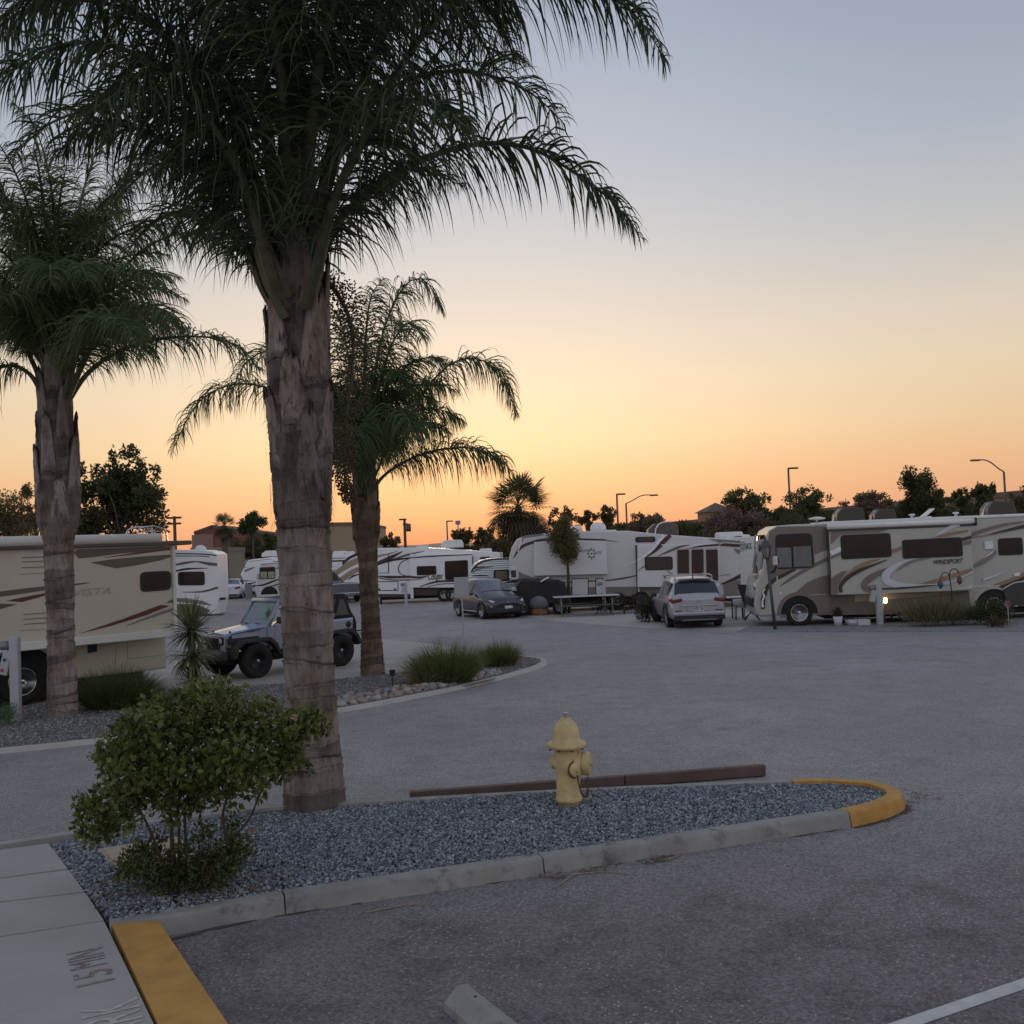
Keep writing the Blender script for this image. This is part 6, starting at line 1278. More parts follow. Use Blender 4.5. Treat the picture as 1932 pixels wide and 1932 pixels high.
# ---- far white cars
wp = M('white_car_paint', (0.744, 0.780, 0.828), .25, .03, 2, coat=.7)
def far_car(name, label, cat, px, head, st, tail):
    g = gp(px); CR = thing(name, label, cat, (g.x, g.y, 0), head, 'white cars parked far left'); rg = loft(st, None, .9); mb = MB(); add_loft(mb, rg, wp); mb.build('body', CR)
    glass_strip('rear_window', CR, rg, tail, tail+1, TOP, .1, .92, M('rear_glass_pale', (.09, .10, .12), .08, .1, 3, spec=.8), .012, .06)
    for s_, (a, b) in ((1, (5, 6)), (-1, (11, 10))):
        x0, x1 = tail+1, tail+2; P = [rg[x0][a].lerp(rg[x0][b], .12), rg[x1][a].lerp(rg[x1][b], .12), rg[x1][a].lerp(rg[x1][b], .88), rg[x0][a].lerp(rg[x0][b], .88)]; side_glass('side_window', CR, P, cargl)
        MB().box((.04, s_*.64, .80), (.14, .40, .15), lampr, Matrix.Rotation(R(12*s_), 4, 'X'), .03).build('tail_lamp', CR)
        for xx in (1.0, 3.75): wheel(CR, Vector((xx, s_*.76, .33)), .33, .22, alloy, .66, 5, face=s_)
    MB().box((-.02, 0, .72), (.03, .36, .13), platem, None, .004).build('licence_plate', CR); MB().box((.0, 0, .30), (.12, 1.3, .12), plastk, None, .03).build('lower_bumper', CR); return CR
sed = [(0, .32, .55, .80, .90, .80, .70), (.08, .26, .58, .90, .98, .88, .76), (.55, .24, .60, .95, 1.02, .905, .74), (1.35, .22, .60, .96, 1.38, .91, .60), (2.3, .20, .60, .95, 1.42, .91, .61), (3.2, .20, .60, .92, 1.0, .91, .72), (4.5, .22, .55, .75, .86, .86, .62), (4.8, .30, .5, .6, .68, .74, .5)]
far_car('parked_sedan', 'white sedan seen from behind, nearer of the two white cars by the pale trailer', 'car', (431, 1131), PI/2+R(8), sed, 2)
suvs = [(0, .40, .60, .88, .95, .80, .70), (.06, .30, .60, .98, 1.06, .90, .76), (.45, .26, .62, 1.02, 1.60, .92, .66), (1.9, .22, .62, 1.0, 1.68, .92, .67), (2.6, .22, .62, .98, 1.62, .92, .66), (3.3, .22, .62, .97, 1.10, .92, .72), (4.4, .26, .55, .80, .9, .86, .6)]
far_car('parked_suv', 'white suv standing behind the white sedan near the white fifth wheel', 'suv', (468, 1126), PI/2-R(28), suvs, 1)
# ---- white pickup in the gap
def pickup(label, loc, head, paint, grp=None):
    PK = thing('parked_pickup', label, 'pickup truck', loc, head, grp)
    st = [(0, .50, .75, 1.05, 1.10, .92, .88), (.05, .45, .75, 1.08, 1.12, .95, .90), (1.9, .42, .75, 1.08, 1.12, .96, .90), (1.95, .42, .75, 1.15, 1.86, .96, .70), (3.2, .40, .75, 1.15, 1.92, .96, .72), (3.75, .40, .75, 1.12, 1.85, .96, .70), (4.4, .40, .75, 1.08, 1.22, .96, .80), (5.5, .42, .75, .98, 1.10, .95, .78), (5.7, .45, .7, .88, .98, .88, .7)]
    rg = loft(st, None, .96); mb = MB(); add_loft(mb, rg, paint); mb.build('body', PK); glass_strip('rear_window', PK, rg, 2, 3, TOP, .25, .9, cargl, .02, .1); glass_strip('windscreen', PK, rg, 5, 6, TOP, .1, .92, cargl, .012)
    for s_, (a, b) in ((1, (5, 6)), (-1, (11, 10))):
        P = [rg[3][a].lerp(rg[3][b], .1), rg[5][a].lerp(rg[5][b], .1), rg[5][a].lerp(rg[5][b], .85), rg[3][a].lerp(rg[3][b], .85)]; side_glass('side_window', PK, P, cargl)
        MB().box((.0, s_*.86, .90), (.10, .14, .34), lampr, None, .02).build('tail_lamp', PK)
        for xx in (1.05, 4.7): wheel(PK, Vector((xx, s_*.82, .40)), .40, .26, alloy, .62, 6, face=s_)
    MB().box((-.06, 0, .52), (.16, 1.8, .18), chrome, None, .04).build('rear_bumper', PK); return PK
g = at(c5(1560, 1330), 50); pickup('white pickup seen from behind in the gap beside the brown motorhome', (g.x+.35, 50, 0), PI/2, wp)
g = gp((650, 1141)); pickup('grey pickup partly hidden behind the jeep roof and palm trunk', (g.x-.2, g.y+2, 0), PI/2+R(20), M('grey_truck_paint', (.20, .21, .24), .3, .04, 2, coat=.6))
# ---- jeep: x runs from its front wheel to its rear wheel
jp = M('silver_blue_paint', (.335, .385, .485), .28, .03, 2, metal=.35, coat=.6); blk = M('black_plastic', (.026, .025, .027), .6, .12, 10); soft = M('soft_top', (.022, .020, .021), .8, .15, 14); jglass = M('jeep_windscreen', (.10, .16, .16), .04, .1, 3, spec=1.0, coat=1); vinyl = M('vinyl_window', (.10, .095, .095), .15, .1, 3, spec=.6)
fr = Frame(gp((488.7, 1280)), (1.72, 1.90)); JP = thing('parked_jeep', 'silver blue open off-road jeep with black soft top, between the palms', 'jeep', fr.O, fr.rot)
wb = 2.52
mb = MB()
# tub and cowl
rv_shell(mb, [(.52, .62), (1.95, .56), (3.05, .66), (3.10, 1.22), (.42, 1.20), (.42, .95)], .20, 1.52, jp, .05)
mb.build('body', JP)
# bonnet tapers towards the grille
hv = []
for x, y0, y1, z0, z1 in ((-.62, .40, 1.32, .78, 1.09), (-.30, .36, 1.36, .74, 1.14), (.45, .24, 1.48, .74, 1.23)):
    hv.append([Vector((x, y0, z0)), Vector((x, y0+.01, z1-.05)), Vector((x, y0+.07, z1)), Vector((x, (y0+y1)/2, z1+.03)), Vector((x, y1-.07, z1)), Vector((x, y1-.01, z1-.05)), Vector((x, y1, z0))])
mb = MB(); V = [v for r_ in hv for v in r_]; mb.add(V, [(i*7+k, i*7+k+1, (i+1)*7+k+1, (i+1)*7+k) for i in range(2) for k in range(6)], jp, False); mb.add(hv[0], [tuple(range(7))], jp); mb.build('bonnet', JP)
mb = MB(); rv_shell(mb, [(-.68, .66), (-.66, 1.05), (-.60, 1.08), (-.56, .66)], .40, 1.32, jp, .02); gr_ = mb.build('grille', JP)
mb = MB()
for k in range(7): mb.box((-.685, .60+.087*k, .86), (.03, .042, .28), blackp, None, .012)
mb.build('slot', gr_)
for y in (.50, 1.22):
    mb = MB(); Mx = Matrix.Translation((-.675, y, .93)) @ Matrix.Rotation(-PI/2, 4, 'Y'); mb.lathe([(.095, 0), (.098, .02), (.088, .03)], blackp, 20, Mx); mb.lathe([(.088, .012), (.06, .03), (.0001, .036)], lampw, 20, Mx); mb.build('headlight', JP)
for y in (.30, 1.40): MB().box((-.60, y, .80), (.05, .12, .07), M('amber_lens', (.30, .13, .03), .3), None, .015).build('turn_signal', JP)
# wings: flat-topped flares over every wheel
def flare(cx, y0, y1, lo):
    mb = MB(); P = [(-.66, .40+lo), (-.60, .78), (-.42, .93), (.40, .95), (.58, .80), (.70, .40+lo), (.62, .40+lo), (.50, .74), (.34, .86), (-.36, .85), (-.50, .74), (-.56, .40+lo)]
    rv_shell(mb, [(cx+a, b) for a, b in P], y0, y1, blk, .02); return mb.build('wheel_flare', JP)
for cx in (0, wb):
    flare(cx, .0, .30, .12); flare(cx, 1.42, 1.72, .12)
    for y, fc in ((.12, -1), (1.60, 1)):
        wheel(JP, Vector((cx, y, .42)), .42, .27, dkrim, .55, 5, face=fc, hub=alloy)
mb = MB(); rv_shell(mb, [(-.58, .70), (.62, .70), (.62, 1.0), (-.58, .98)], .28, 1.44, blk, .02); mb.build('inner_wing', JP)
mb = MB(); mb.box((-.86, .86, .60), (.20, 1.62, .22), blk, None, .05); mb.box((-.70, .86, .60), (.2, .9, .14), blk); mb.build('front_bumper', JP)
mb = MB(); mb.box((1.25, .86, .45), (3.6, .9, .2), under); mb.box((1.25, .28, .53), (1.35, .16, .10), blk, None, .03); mb.tube([(0, .2, .42), (0, 1.5, .42)], .07, under, 8); mb.tube([(wb, .2, .42), (wb, 1.5, .42)], .07, under, 8); mb.build('chassis', JP)
# windscreen frame, hinged on the cowl
a0, a1 = Vector((.50, .22, 1.22)), Vector((.86, .30, 1.82)); mb = MB(); yb = 1.50; yt = 1.42
mb.tube([(.50, .24, 1.20), (.84, .30, 1.80)], .045, jp, 8); mb.tube([(.50, yb-.02, 1.20), (.84, yt, 1.80)], .045, jp, 8); mb.tube([(.84, .30, 1.80), (.84, yt, 1.80)], .055, jp, 8); mb.tube([(.50, .24, 1.21), (.50, yb-.02, 1.21)], .04, jp, 8); wf = mb.build('windscreen_frame', JP)
MB().slab([(.505, .29, 1.25), (.505, yb-.07, 1.25), (.825, yt-.04, 1.76), (.825, .34, 1.76)], (.012, 0, -.006), jglass).build('windscreen', wf)
mb = MB(); mb.slab([(.56, .40, 1.34), (.56, .92, 1.34), (.80, .90, 1.72), (.80, .40, 1.72)], (-.003, 0, .003), M('sun_shade', (.20, .33, .30), .4, .25, 3)); mb.build('sun_shade', wf)
for y in (.55, 1.05): MB().tube([(.47, y, 1.24), (.50, y+.28, 1.27)], .012, blackp, 5).build('wiper', wf)
t_ = text_fit('4', blackp, (.585, .56, 1.42), (.585, .44, 1.42), (.45, 0, 1), JP, hgt=.22, bold=.03); t_.name = 'windscreen_number'
# soft top with zipped side windows
mb = MB(); rv_shell(mb, [(.80, 1.80), (1.6, 1.88), (2.9, 1.86), (3.16, 1.22), (1.95, 1.22), (1.88, 1.62), (.86, 1.72)], .27, 1.46, soft, .06); mb.build('soft_top', JP)
mb = MB(); mb.slab([(2.02, .262, 1.30), (2.46, .262, 1.30), (2.58, .268, 1.74), (2.05, .268, 1.74)], (0, -.006, 0), vinyl); mb.build('side_window', JP)
mb = MB(); mb.slab([(2.56, .262, 1.30), (2.98, .262, 1.30), (2.84, .268, 1.70), (2.70, .268, 1.72)], (0, -.006, 0), vinyl); mb.build('side_window', JP)
mb = MB(); rv_shell(mb, [(.62, .62), (1.80, .58), (1.88, 1.24), (.60, 1.24)], .185, .25, jp, .02); dr_ = mb.build('door', JP); MB().box((1.70, .17, 1.08), (.12, .03, .04), blackp, None, .01).build('handle', dr_)
mb = MB(); mb.box((.66, .02, 1.34), (.10, .20, .17), blk, None, .03); mb.tube([(.66, .10, 1.30), (.66, .24, 1.22)], .02, blk, 6); mb.build('mirror', JP)
wheel(JP, Vector((3.28, .86, .98)), .42, .26, dkrim, .55, 5, face=1, rot=-PI/2)
mb = MB(); mb.box((3.18, .86, .60), (.16, 1.5, .20), blk, None, .04); mb.build('rear_bumper', JP)
mb = MB(); P = [(3.45, .40, .60), (3.70, .40, .62)]
for zc in (1.06, .62): mb.torus(.13, .012, blackp, 16, 6, Matrix.Translation((3.62, .30, zc)) @ Matrix.Rotation(PI/2, 4, 'X'))
mb.tube([(3.2, .30, .85), (3.75, .30, .85)], .018, blackp, 6); mb.tube([(3.62, .30, .5), (3.62, .30, 1.1)], .012, blackp, 6); mb.build('bike_carrier', JP)
MB().slab([(-.52, .355, 1.06), (.36, .235, 1.165), (.36, .233, 1.19), (-.52, .353, 1.085)], (0, -.004, 0), M('blue_decal', (.03, .06, .22), .5)).build('bonnet_stripe', JP)
t_ = text_fit('WILLYS', M('blue_lettering', (.025, .04, .14), .5), (-.08, .325, 1.085), (.24, .262, 1.12), (0, 0, 1), JP, hgt=.07, bold=.012)
for y in (.48, 1.22): MB().box((-.45, y, 1.13), (.05, .05, .05), blackp, None, .01).build('bonnet_latch', JP)
mb = MB(); mb.box((-.52, .34, 1.00), (.05, .04, .10), blackp, None, .012); mb.build('bonnet_clip', JP)
MB().lathe([(.085, 0), (.085, .012), (.06, .016), (.0001, .016)], blackp, 16, Matrix.Translation((2.92, .20, 1.05)) @ Matrix.Rotation(PI/2, 4, 'X')).build('fuel_cap', JP)
# ================================================================ PADS AND BEDS ACROSS THE LANE
sheet('concrete_pad', [(60, 1332), (200, 1304), (420, 1296), (628, 1281), (778, 1267), (870, 1247), (905, 1232), (804, 1213), (713, 1205), (600, 1203), (500, 1212), (380, 1238), (250, 1258)], .010, slabm)
sheet('concrete_pad', [(985, 1162), (1060, 1173), (1214, 1184.5), (1400, 1190), (1470, 1188), (1440, 1160), (1300, 1136), (985, 1136)], .010, slabm)
sheet('gravel_strip', [(1388, 1192), (1640, 1191.5), (1932, 1190.5), (2060, 1190), (2060, 1160), (1500, 1168), (1420, 1178)], .014, ground_material('site_gravel', (.27, .265, .27), (.20, .19, .185), (.55, .54, .53), agg=22, thr=.6))
bedpx = [(-90, 1426), (0, 1416), (175, 1398), (400, 1372), (630, 1341), (780, 1314), (900, 1289), (985, 1267), (1021, 1255), (1031, 1248), (1022, 1242), (985, 1238), (940, 1238), (880, 1246), (820, 1258), (760, 1267), (628, 1281), (500, 1292), (420, 1296), (300, 1298), (200, 1304), (60, 1328), (-90, 1352)]
BP = [gp(p, .05) for p in bedpx]
bedg = ground_material('bed_gravel', (.20, .195, .20), (.14, .125, .115), (.42, .41, .40), agg=30, thr=.7)
mb = MB(); mb.slab([Vector((p.x, p.y, .05)) for p in inset(BP, .08)], (0, 0, -.045), bedg); kind(mb.build('planting_bed'))
e_ = crom([Vector((p.x, p.y, 0)) for p in BP[:13]], 4); kerb('edging', e_, M('edging_concrete', (.46, .44, .41), .9, .1, 3, .3, 60), w=.13, h=.07, inward=1)
greyst = stonemat('grey_gravel', (.12, .12, .125), (.22, .215, .21), (.42, .41, .40))
o = pebbles('gravel', inset(BP, .16), 420, .014, .030, lambda x, y: .055+0*x, greyst, np.random.default_rng(8)); tag(o, 'grey gravel covering the planting bed across the lane under the palms', 'gravel')
# dirt patches round the grass
def disc(name, px, rx, ry, z, mat):
    c = gp(px, z); mb = MB(); mb.poly([(c.x+rx*math.cos(a)*(1+.12*math.sin(3*a)), c.y+ry*math.sin(a)*(1+.1*math.sin(4*a+1)), z) for a in [2*PI*i/28 for i in range(28)]], mat); return kind(mb.build(name))
disc('bed_soil', (850, 1284), .95, .9, .066, dirtm); disc('bed_soil', (945, 1254), .8, .7, .068, dirtm); disc('bed_soil', (230, 1332), 1.1, .7, .066, dirtm)
# river cobbles along the edging: every stone an object, five shapes shared
cobm = [M('cobble_pale', (.40, .37, .33), .8, .12, 6, .2, 40), M('cobble_tan', (.32, .26, .21), .8, .12, 6, .2, 40), M('cobble_grey', (.25, .245, .245), .8, .12, 6, .2, 40), M('cobble_rose', (.33, .235, .205), .8, .12, 6, .2, 40)]
cr = np.random.default_rng(17); _b = bmesh.new(); bmesh.ops.create_icosphere(_b, subdivisions=2, radius=1); IV = np.array([v.co[:] for v in _b.verts]); IF = np.array([[v.index for v in f.verts] for f in _b.faces]); _b.free()
protos = []
for k in range(8):
    w3 = cr.normal(size=(3, 3)); d_ = 1+.10*np.sin(IV@w3[0]*1.6+k)+.08*np.sin(IV@w3[1]*2.3)
    o = npobj('cobble', IV*d_[:, None]*np.array([1.0, .78, .55]), IF, cobm[k % 4], None, None, True); protos.append(o)
A_ = [gp(p, .05) for p in [(625, 1340), (780, 1312), (900, 1287), (965, 1271)]]; AP = crom(A_, 12); used = [False]*8; NC = 0; spots = []
while NC < 150:
    t = cr.random()*(len(AP)-1.01); i = int(t); p = AP[i].lerp(AP[i+1], t-i); tg = (AP[i+1]-AP[i]).normalized(); nn = Vector((-tg.y, tg.x, 0)); far = .20+1.0*cr.random()**1.5*(1-.55*t/len(AP)); p = p+nn*far; r_ = cr.uniform(.055, .125)
    if any((q-p).length < (r_+s)*.72 for q, s in spots): 
        NC += .02; continue
    spots.append((p, r_)); k = cr.integers(0, 8); o = protos[k] if not used[k] else protos[k].copy()
    if used[k]: COL.objects.link(o)
    used[k] = True; o.location = (p.x, p.y, .05+r_*.30); o.scale = (r_,)*3; o.rotation_euler = (cr.uniform(-.2, .2), cr.uniform(-.2, .2), cr.uniform(0, 6.28))
    tag(o, 'rounded river cobble lying along the concrete edging across the lane', 'cobble', 'river cobbles along the bed edging'); NC += 1
for k in range(8):
    if not used[k]: bpy.data.objects.remove(protos[k])
# ---- clumps of grass
gl = leafmat('grass_blade', (.06, .095, .024), (.21, .25, .08), .5, .3); gdry = leafmat('dry_blade', (.22, .19, .10), (.38, .33, .19), .6, .3); gdk = leafmat('dark_grass_blade', (.035, .060, .018), (.13, .165, .055), .5, .25)
def clump(label, px, w, h, n, mat, seed, dry=0, side=0, bw=.014):
    g = gp(px, .06); rng = np.random.default_rng(seed); root = thing('grass_clump', label, 'ornamental grass', g, 0, 'ornamental grass clumps in the left bed')
    V, Fq, rv = blades(n, (0, 0, -.02), (w*.34, w*.28), h, bw, rng, droop=.55, lean=.55); npobj('blade_tuft', V, Fq, mat, rv, root)
    if dry: V, Fq, rv = blades(dry, (side*w*.32, -.1, -.02), (w*.2, w*.2), h*.9, bw*.8, rng, droop=.7, lean=.8); npobj('dry_tuft', V, Fq, gdry, rv, root)
    return root
clump('largest clump of green ornamental grass, straw coloured on one side, by the white sign post', (845, 1287), 1.45, 1.12, 2600, gl, 1, 420, -1)
clump('smaller round clump of green ornamental grass near the rounded tip of the bed', (943, 1256), .95, .78, 1500, gl, 2, 60, 1)
clump('dark green grass clump between the left palm trunk and the yucca', (222, 1334), 1.6, 1.0, 2600, gdk, 3, 60, 1)
wf_ = leafmat('white_petal', (.6, .6, .58), (.75, .74, .70), .6, .2)
# ---- yucca
yg = gp((368, 1312), .06); YU = thing('yucca', 'spiky yucca with two rosettes of strap leaves left of the jeep', 'yucca', yg); rng = np.random.default_rng(41)
def YW(px): return at(px, yg.y)-yg
tr = [Vector((0, 0, -.05)), YW((366, 1270)), YW((362, 1225)), YW((362, 1195))]; MB().tube(crom(tr, 5), [.10, .10, .10, .10, .10, .10, .09, .09, .09, .09, .09, .09, .08, .08, .08, .06], M('yucca_trunk', (.15, .12, .085), .9, .3, 14, .8, 40), 9).build('trunk', YU)
yl = leafmat('yucca_blade', (.06, .085, .030), (.26, .27, .12), .45, .2)
def rosette(c, n, L, lo, hi, seed, w=.05, sag=.5):
    rng = np.random.default_rng(seed); a = rng.uniform(0, 2*PI, n); e = rng.uniform(lo, hi, n); D = np.stack([np.cos(a)*np.cos(e), np.sin(a)*np.cos(e), np.sin(e)], 1); W_ = unit(np.cross(D, np.array([0, 0, 1.0])+rng.normal(0, .2, (n, 3)))); cur = np.repeat(np.array(c[:])[None], n, 0)+D*.04; V = []; ln = L*rng.uniform(.7, 1.1, n)
    for k in range(6):
        q = k/5; ww = (w*(.55+1.2*q*(1-q))*(1-q**3)*.5); V += [cur-W_*ww, cur+W_*ww]; cur = cur+D*(ln/5)[:, None]; D = unit(D+np.array([0, 0, -1.0])*(sag*q*rng.uniform(.3, 1.2, n))[:, None])
    A = np.stack(V, 1).reshape(-1, 3); Fq = (np.array([(2*k, 2*k+1, 2*k+3, 2*k+2) for k in range(5)])[None]+(np.arange(n)*12)[:, None, None]).reshape(-1, 4); return A, Fq, np.repeat(rng.random(n), 12)
V, Fq, rv = rosette(YW((362, 1190)), 190, .72, -.7, 1.45, 5); npobj('rosette', V, Fq, yl, rv, YU)
V, Fq, rv = rosette(YW((362, 1235)), 120, .68, -1.1, .4, 6, sag=.8); npobj('drooping_leaves', V, Fq, yl, rv, YU)
V, Fq, rv = rosette(YW((364, 1285)), 90, .48, -.3, 1.2, 7); npobj('rosette', V, Fq, yl, rv, YU)
# ---- small fern-like bush at the left edge
fg = gp((6, 1368), .06); FB = thing('fern_bush', 'small feathery bright green bush at the foot of the hookup post on the left edge', 'bush', fg); rng = np.random.default_rng(43)
V, Fq, rv = leaves(1500, [(0, 0, .16), (.16, -.05, .14), (-.2, 0, .2), (.05, .1, .26)], [(.18, .18, .14)]*4, (.02, .05), rng, up=.3, quadw=.4); npobj('foliage', V, Fq, leafmat('fern_leaf', (.05, .11, .04), (.15, .25, .10), .5, .25), rv, FB)
# ---- path light
pg = gp((741, 1292), .06); PLt = thing('path_light', 'small black solar path light stuck in the gravel near the middle palm', 'path light', pg); mb = MB(); mb.tube([(0, 0, -.02), (0, 0, .22)], .012, blk, 6); mb.build('stake', PLt); mb = MB(); mb.lathe([(.02, .18), (.055, .20), (.065, .29), (.07, .31), (.0001, .33)], blk, 10); mb.build('lamp_head', PLt)
# ---- hookup posts
pedm = M('pedestal_grey', (.42, .45, .45), .6, .08, 4); pedd = M('meter_grey', (.22, .23, .235), .4, .1, 8, metal=.3)
def hookup(label, px, h, w, rz=0, z=.01):
    g = gp(px, z); o = thing('hookup_post', label, 'hookup post', g, rz, 'utility hookup posts at the sites')
    mb = MB(); mb.box((0, 0, h/2-.03), (w, w*.8, h+.06), pedm, None, .015); mb.build('post', o)
    mb = MB(); mb.box((-w*.95, -.02, h*.70), (w*.95, w*.55, h*.30), pedm, Matrix.Rotation(R(14), 4, 'Y'), .015); mb.build('outlet_box', o)
    mb = MB(); Mx = Matrix.Translation((-w*.4, 0, h*.90)) @ Matrix.Rotation(-PI/2, 4, 'Y'); mb.lathe([(.055, 0), (.06, .05), (.085, .06), (.085, .16), (.07, .20), (.0001, .205)], pedd, 14, Mx); mb.build('meter', o); return o
H1 = hookup('pale hookup post with tilted outlet box in front of the tan motorhome wheel', (31, 1360), 1.55, .17, 0, .05)
for z0_, c_ in ((1.14, M('blue_marking', (.04, .09, .22), .6)), (.95, M('red_marking', (.30, .06, .06), .6))): MB().box((-.17-(1.1-z0_)*.25, -.075, z0_), (.05, .004, .06), c_, Matrix.Rotation(R(14), 4, 'Y')).build('marking', H1)
hookup('pale hookup post in front of the long white fifth wheel', (766.6, 1142.5), 1.25, .15); hookup('pale hookup post beside the picnic bench and the silver fifth wheel', (1141, 1158.5), 1.38, .15); hookup('pale hookup post in front of the cream and brown motorhome', (1660.5, 1178), 1.28, .19)
g = gp((469.5, 1129)); o = thing('utility_post', 'grey green post with slim pipe in front of the far white fifth wheel', 'utility post', g); mb = MB(); mb.box((0, 0, .55), (.45, .3, 1.1), M('post_greygreen', (.25, .28, .26), .7), None, .02); mb.build('box', o); MB().tube([(-.12, 0, 1.0), (-.12, 0, 2.7)], .04, pedm, 6).build('pipe', o)
# ---- sign seen from the back
g = gp((874, 1207)); SG = thing('sign', 'blank white back of a square sign on a thin white post by the dark hatchback', 'sign', g)
def SW(px): return at(px, g.y)-g
zt_, zb_ = SW(c3(1140, 840)).z, SW(c3(1140, 1004)).z; MB().box((SW(c3(1140, 920)).x+.0, -.015, (zt_+zb_)/2), (.47, .012, zt_-zb_), M('sign_back', (.42, .42, .44), .5, .04, 3), None, .004).build('plate', SG)
MB().box((SW(c3(1140, 920)).x, .02, zt_/2-.1), (.05, .05, zt_+.2), M('sign_post', (.40, .41, .42), .5), None, .008).build('post', SG)

# ================================================================ AROUND THE SILVER TRAILER AND THE SUV
dk = M('dark_cover', (.020, .016, .015), .75, .3, 3, .4, 8)
p0 = gp((985, 1164)); CT = thing('utility_trailer', 'dark utility trailer under a black cover between the hatchback and the silver fifth wheel', 'trailer', (p0.x+.2, p0.y+.6, 0), R(-4))
mb = MB(); rv_shell(mb, [(-.4, .42), (-.42, 1.25), (-.2, 1.48), (1.35, 1.42), (1.62, 1.25), (1.85, .42)], 0, 1.8, dk, .08); mb.build('cover', CT)
mb = MB(); mb.box((.7, .9, .36), (2.3, 1.6, .12), under); mb.build('frame', CT); mb = MB(); mb.tube([(.62, -.02, 1.36), (.98, -.02, 1.58)], .05, chrome, 7); mb.build('strut', CT)
for x in (-.1, 1.4): wheel(CT, Vector((x, .0, .30)), .30, .2, alloy, .55, 5)
mb = MB(); mb.box((-.5, -.1, 1.12), (.26, .12, .20), chrome, None, .05); mb.tube([(-.45, -.05, 1.05), (-.3, .05, .95)], .03, blackp, 6); mb.build('mirror', CT)
g = gp((1018, 1160)); GR = thing('covered_grill', 'round grill under a grey fabric cover standing on an orange base', 'grill', (g.x, g.y-.15, 0))
mb = MB(); mb.lathe([(.30, .28), (.38, .34), (.40, .50), (.34, .68), (.20, .80), (.06, .84), (.0001, .845)], M('grill_cover', (.16, .16, .175), .8, .15, 5, .6, 12), 16, Matrix.Diagonal((1.1, .9, 1, 1))); mb.build('cover', GR)
mb = MB(); mb.lathe([(.34, 0), (.36, .06), (.33, .28), (.0001, .28)], M('orange_base', (.22, .115, .045), .6, .5, 6), 14, Matrix.Diagonal((1.15, .9, 1, 1))); mb.build('base', GR)
pa, pb = at(c4(905, 1410), 41.5), at(c4(1665, 1436), 41.5); PT = thing('picnic_table', 'long picnic table with bright metal edge in front of the silver fifth wheel', 'picnic table', ((pa.x+pb.x)/2, 41.5, 0)); L = (pb-pa).length
wtop = M('table_metal', (.62, .63, .64), .4, .06, 3, metal=.4)
MB().box((0, .38, pa.z), (L, .76, .045), wtop, None, .012).build('table_top', PT)
for y in (-.30, 1.06): MB().box((0, y, .44), (L*.96, .28, .04), M('bench_dark', (.10, .085, .07), .7), None, .01).build('bench', PT)
for x in (-L*.38, L*.38):
    mb = MB(); mb.tube([(x, .1, pa.z-.03), (x, -.2, .02)], .03, pedd, 7); mb.tube([(x, .66, pa.z-.03), (x, .96, .02)], .03, pedd, 7); mb.tube([(x, -.3, .41), (x, 1.06, .41)], .025, pedd, 7); mb.build('leg', PT)
def shrub(name, label, cat, px, parts, n, size, mat, seed, up=.2, quadw=.55, z=.01, group=None, Y=None, shell=.5):
    g = gp(px, z) if Y is None else Vector((at(px, Y).x, Y, 0)); o = thing(name, label, cat, g, 0, group); rng = np.random.default_rng(seed)
    V, Fq, rv = leaves(n, [p[:3] for p in parts], [p[3:] for p in parts], size, rng, up=up, quadw=quadw, shell=shell); npobj('foliage', V, Fq, mat, rv, o); MB().tube([(0, 0, -.03), (.02, 0, .15), (0, .02, .35)], [.05, .04, .02], stemm, 6).build('stem', o); return o
bro = leafmat('brown_hedge_leaf', (.030, .026, .012), (.085, .065, .032), .6, .15); olv = leafmat('olive_leaf', (.030, .042, .016), (.100, .115, .050), .55, .2)
shrub('round_shrub', 'round clipped brown green shrub beside the silver suv', 'shrub', (1224, 1174), [(0, .3, .42, .46, .4, .42), (-.1, .2, .3, .42, .35, .28), (.12, .5, .5, .4, .4, .3)], 1700, (.05, .10), bro, 51)
shrub('low_hedge', 'low brown hedge between the picnic table and the round shrub', 'hedge', (1178, 1158), [(-.9, .3, .35, .5, .4, .36), (-.3, .3, .4, .5, .4, .4), (.3, .3, .38, .5, .4, .38), (.8, .4, .42, .4, .4, .36)], 2300, (.05, .10), bro, 52)
# lollipop tree
g = gp((1074.7, 1157)); LT = thing('small_tree', 'small weeping lollipop tree with thin trunk in front of the silver fifth wheel', 'tree', g)
def LW(px): return at(px, g.y)-g
tk = crom([Vector((0, 0, -.05)), LW((1073, 1110)), LW((1071, 1065)), LW((1066, 1030))], 5); MB().tube(tk, [.075-.03*i/len(tk) for i in range(len(tk))], stemm, 8).build('trunk', LT)
rng = np.random.default_rng(53); cl = [LW(p)[:] for p in [(1060, 1000), (1075, 1010), (1048, 1012), (1064, 1030), (1080, 1035), (1052, 1035), (1065, 985), (1072, 1050)]]
V, Fq, rv = leaves(7500, cl, [(.46, .46, .40)]*4+[(.36, .36, .36)]*4, (.06, .14), rng, up=-.2, hang=.3, quadw=.4, shell=.3); npobj('crown', V, Fq, leafmat('dry_olive_leaf', (.12, .105, .042), (.28, .235, .10), .55, .45), rv, LT)
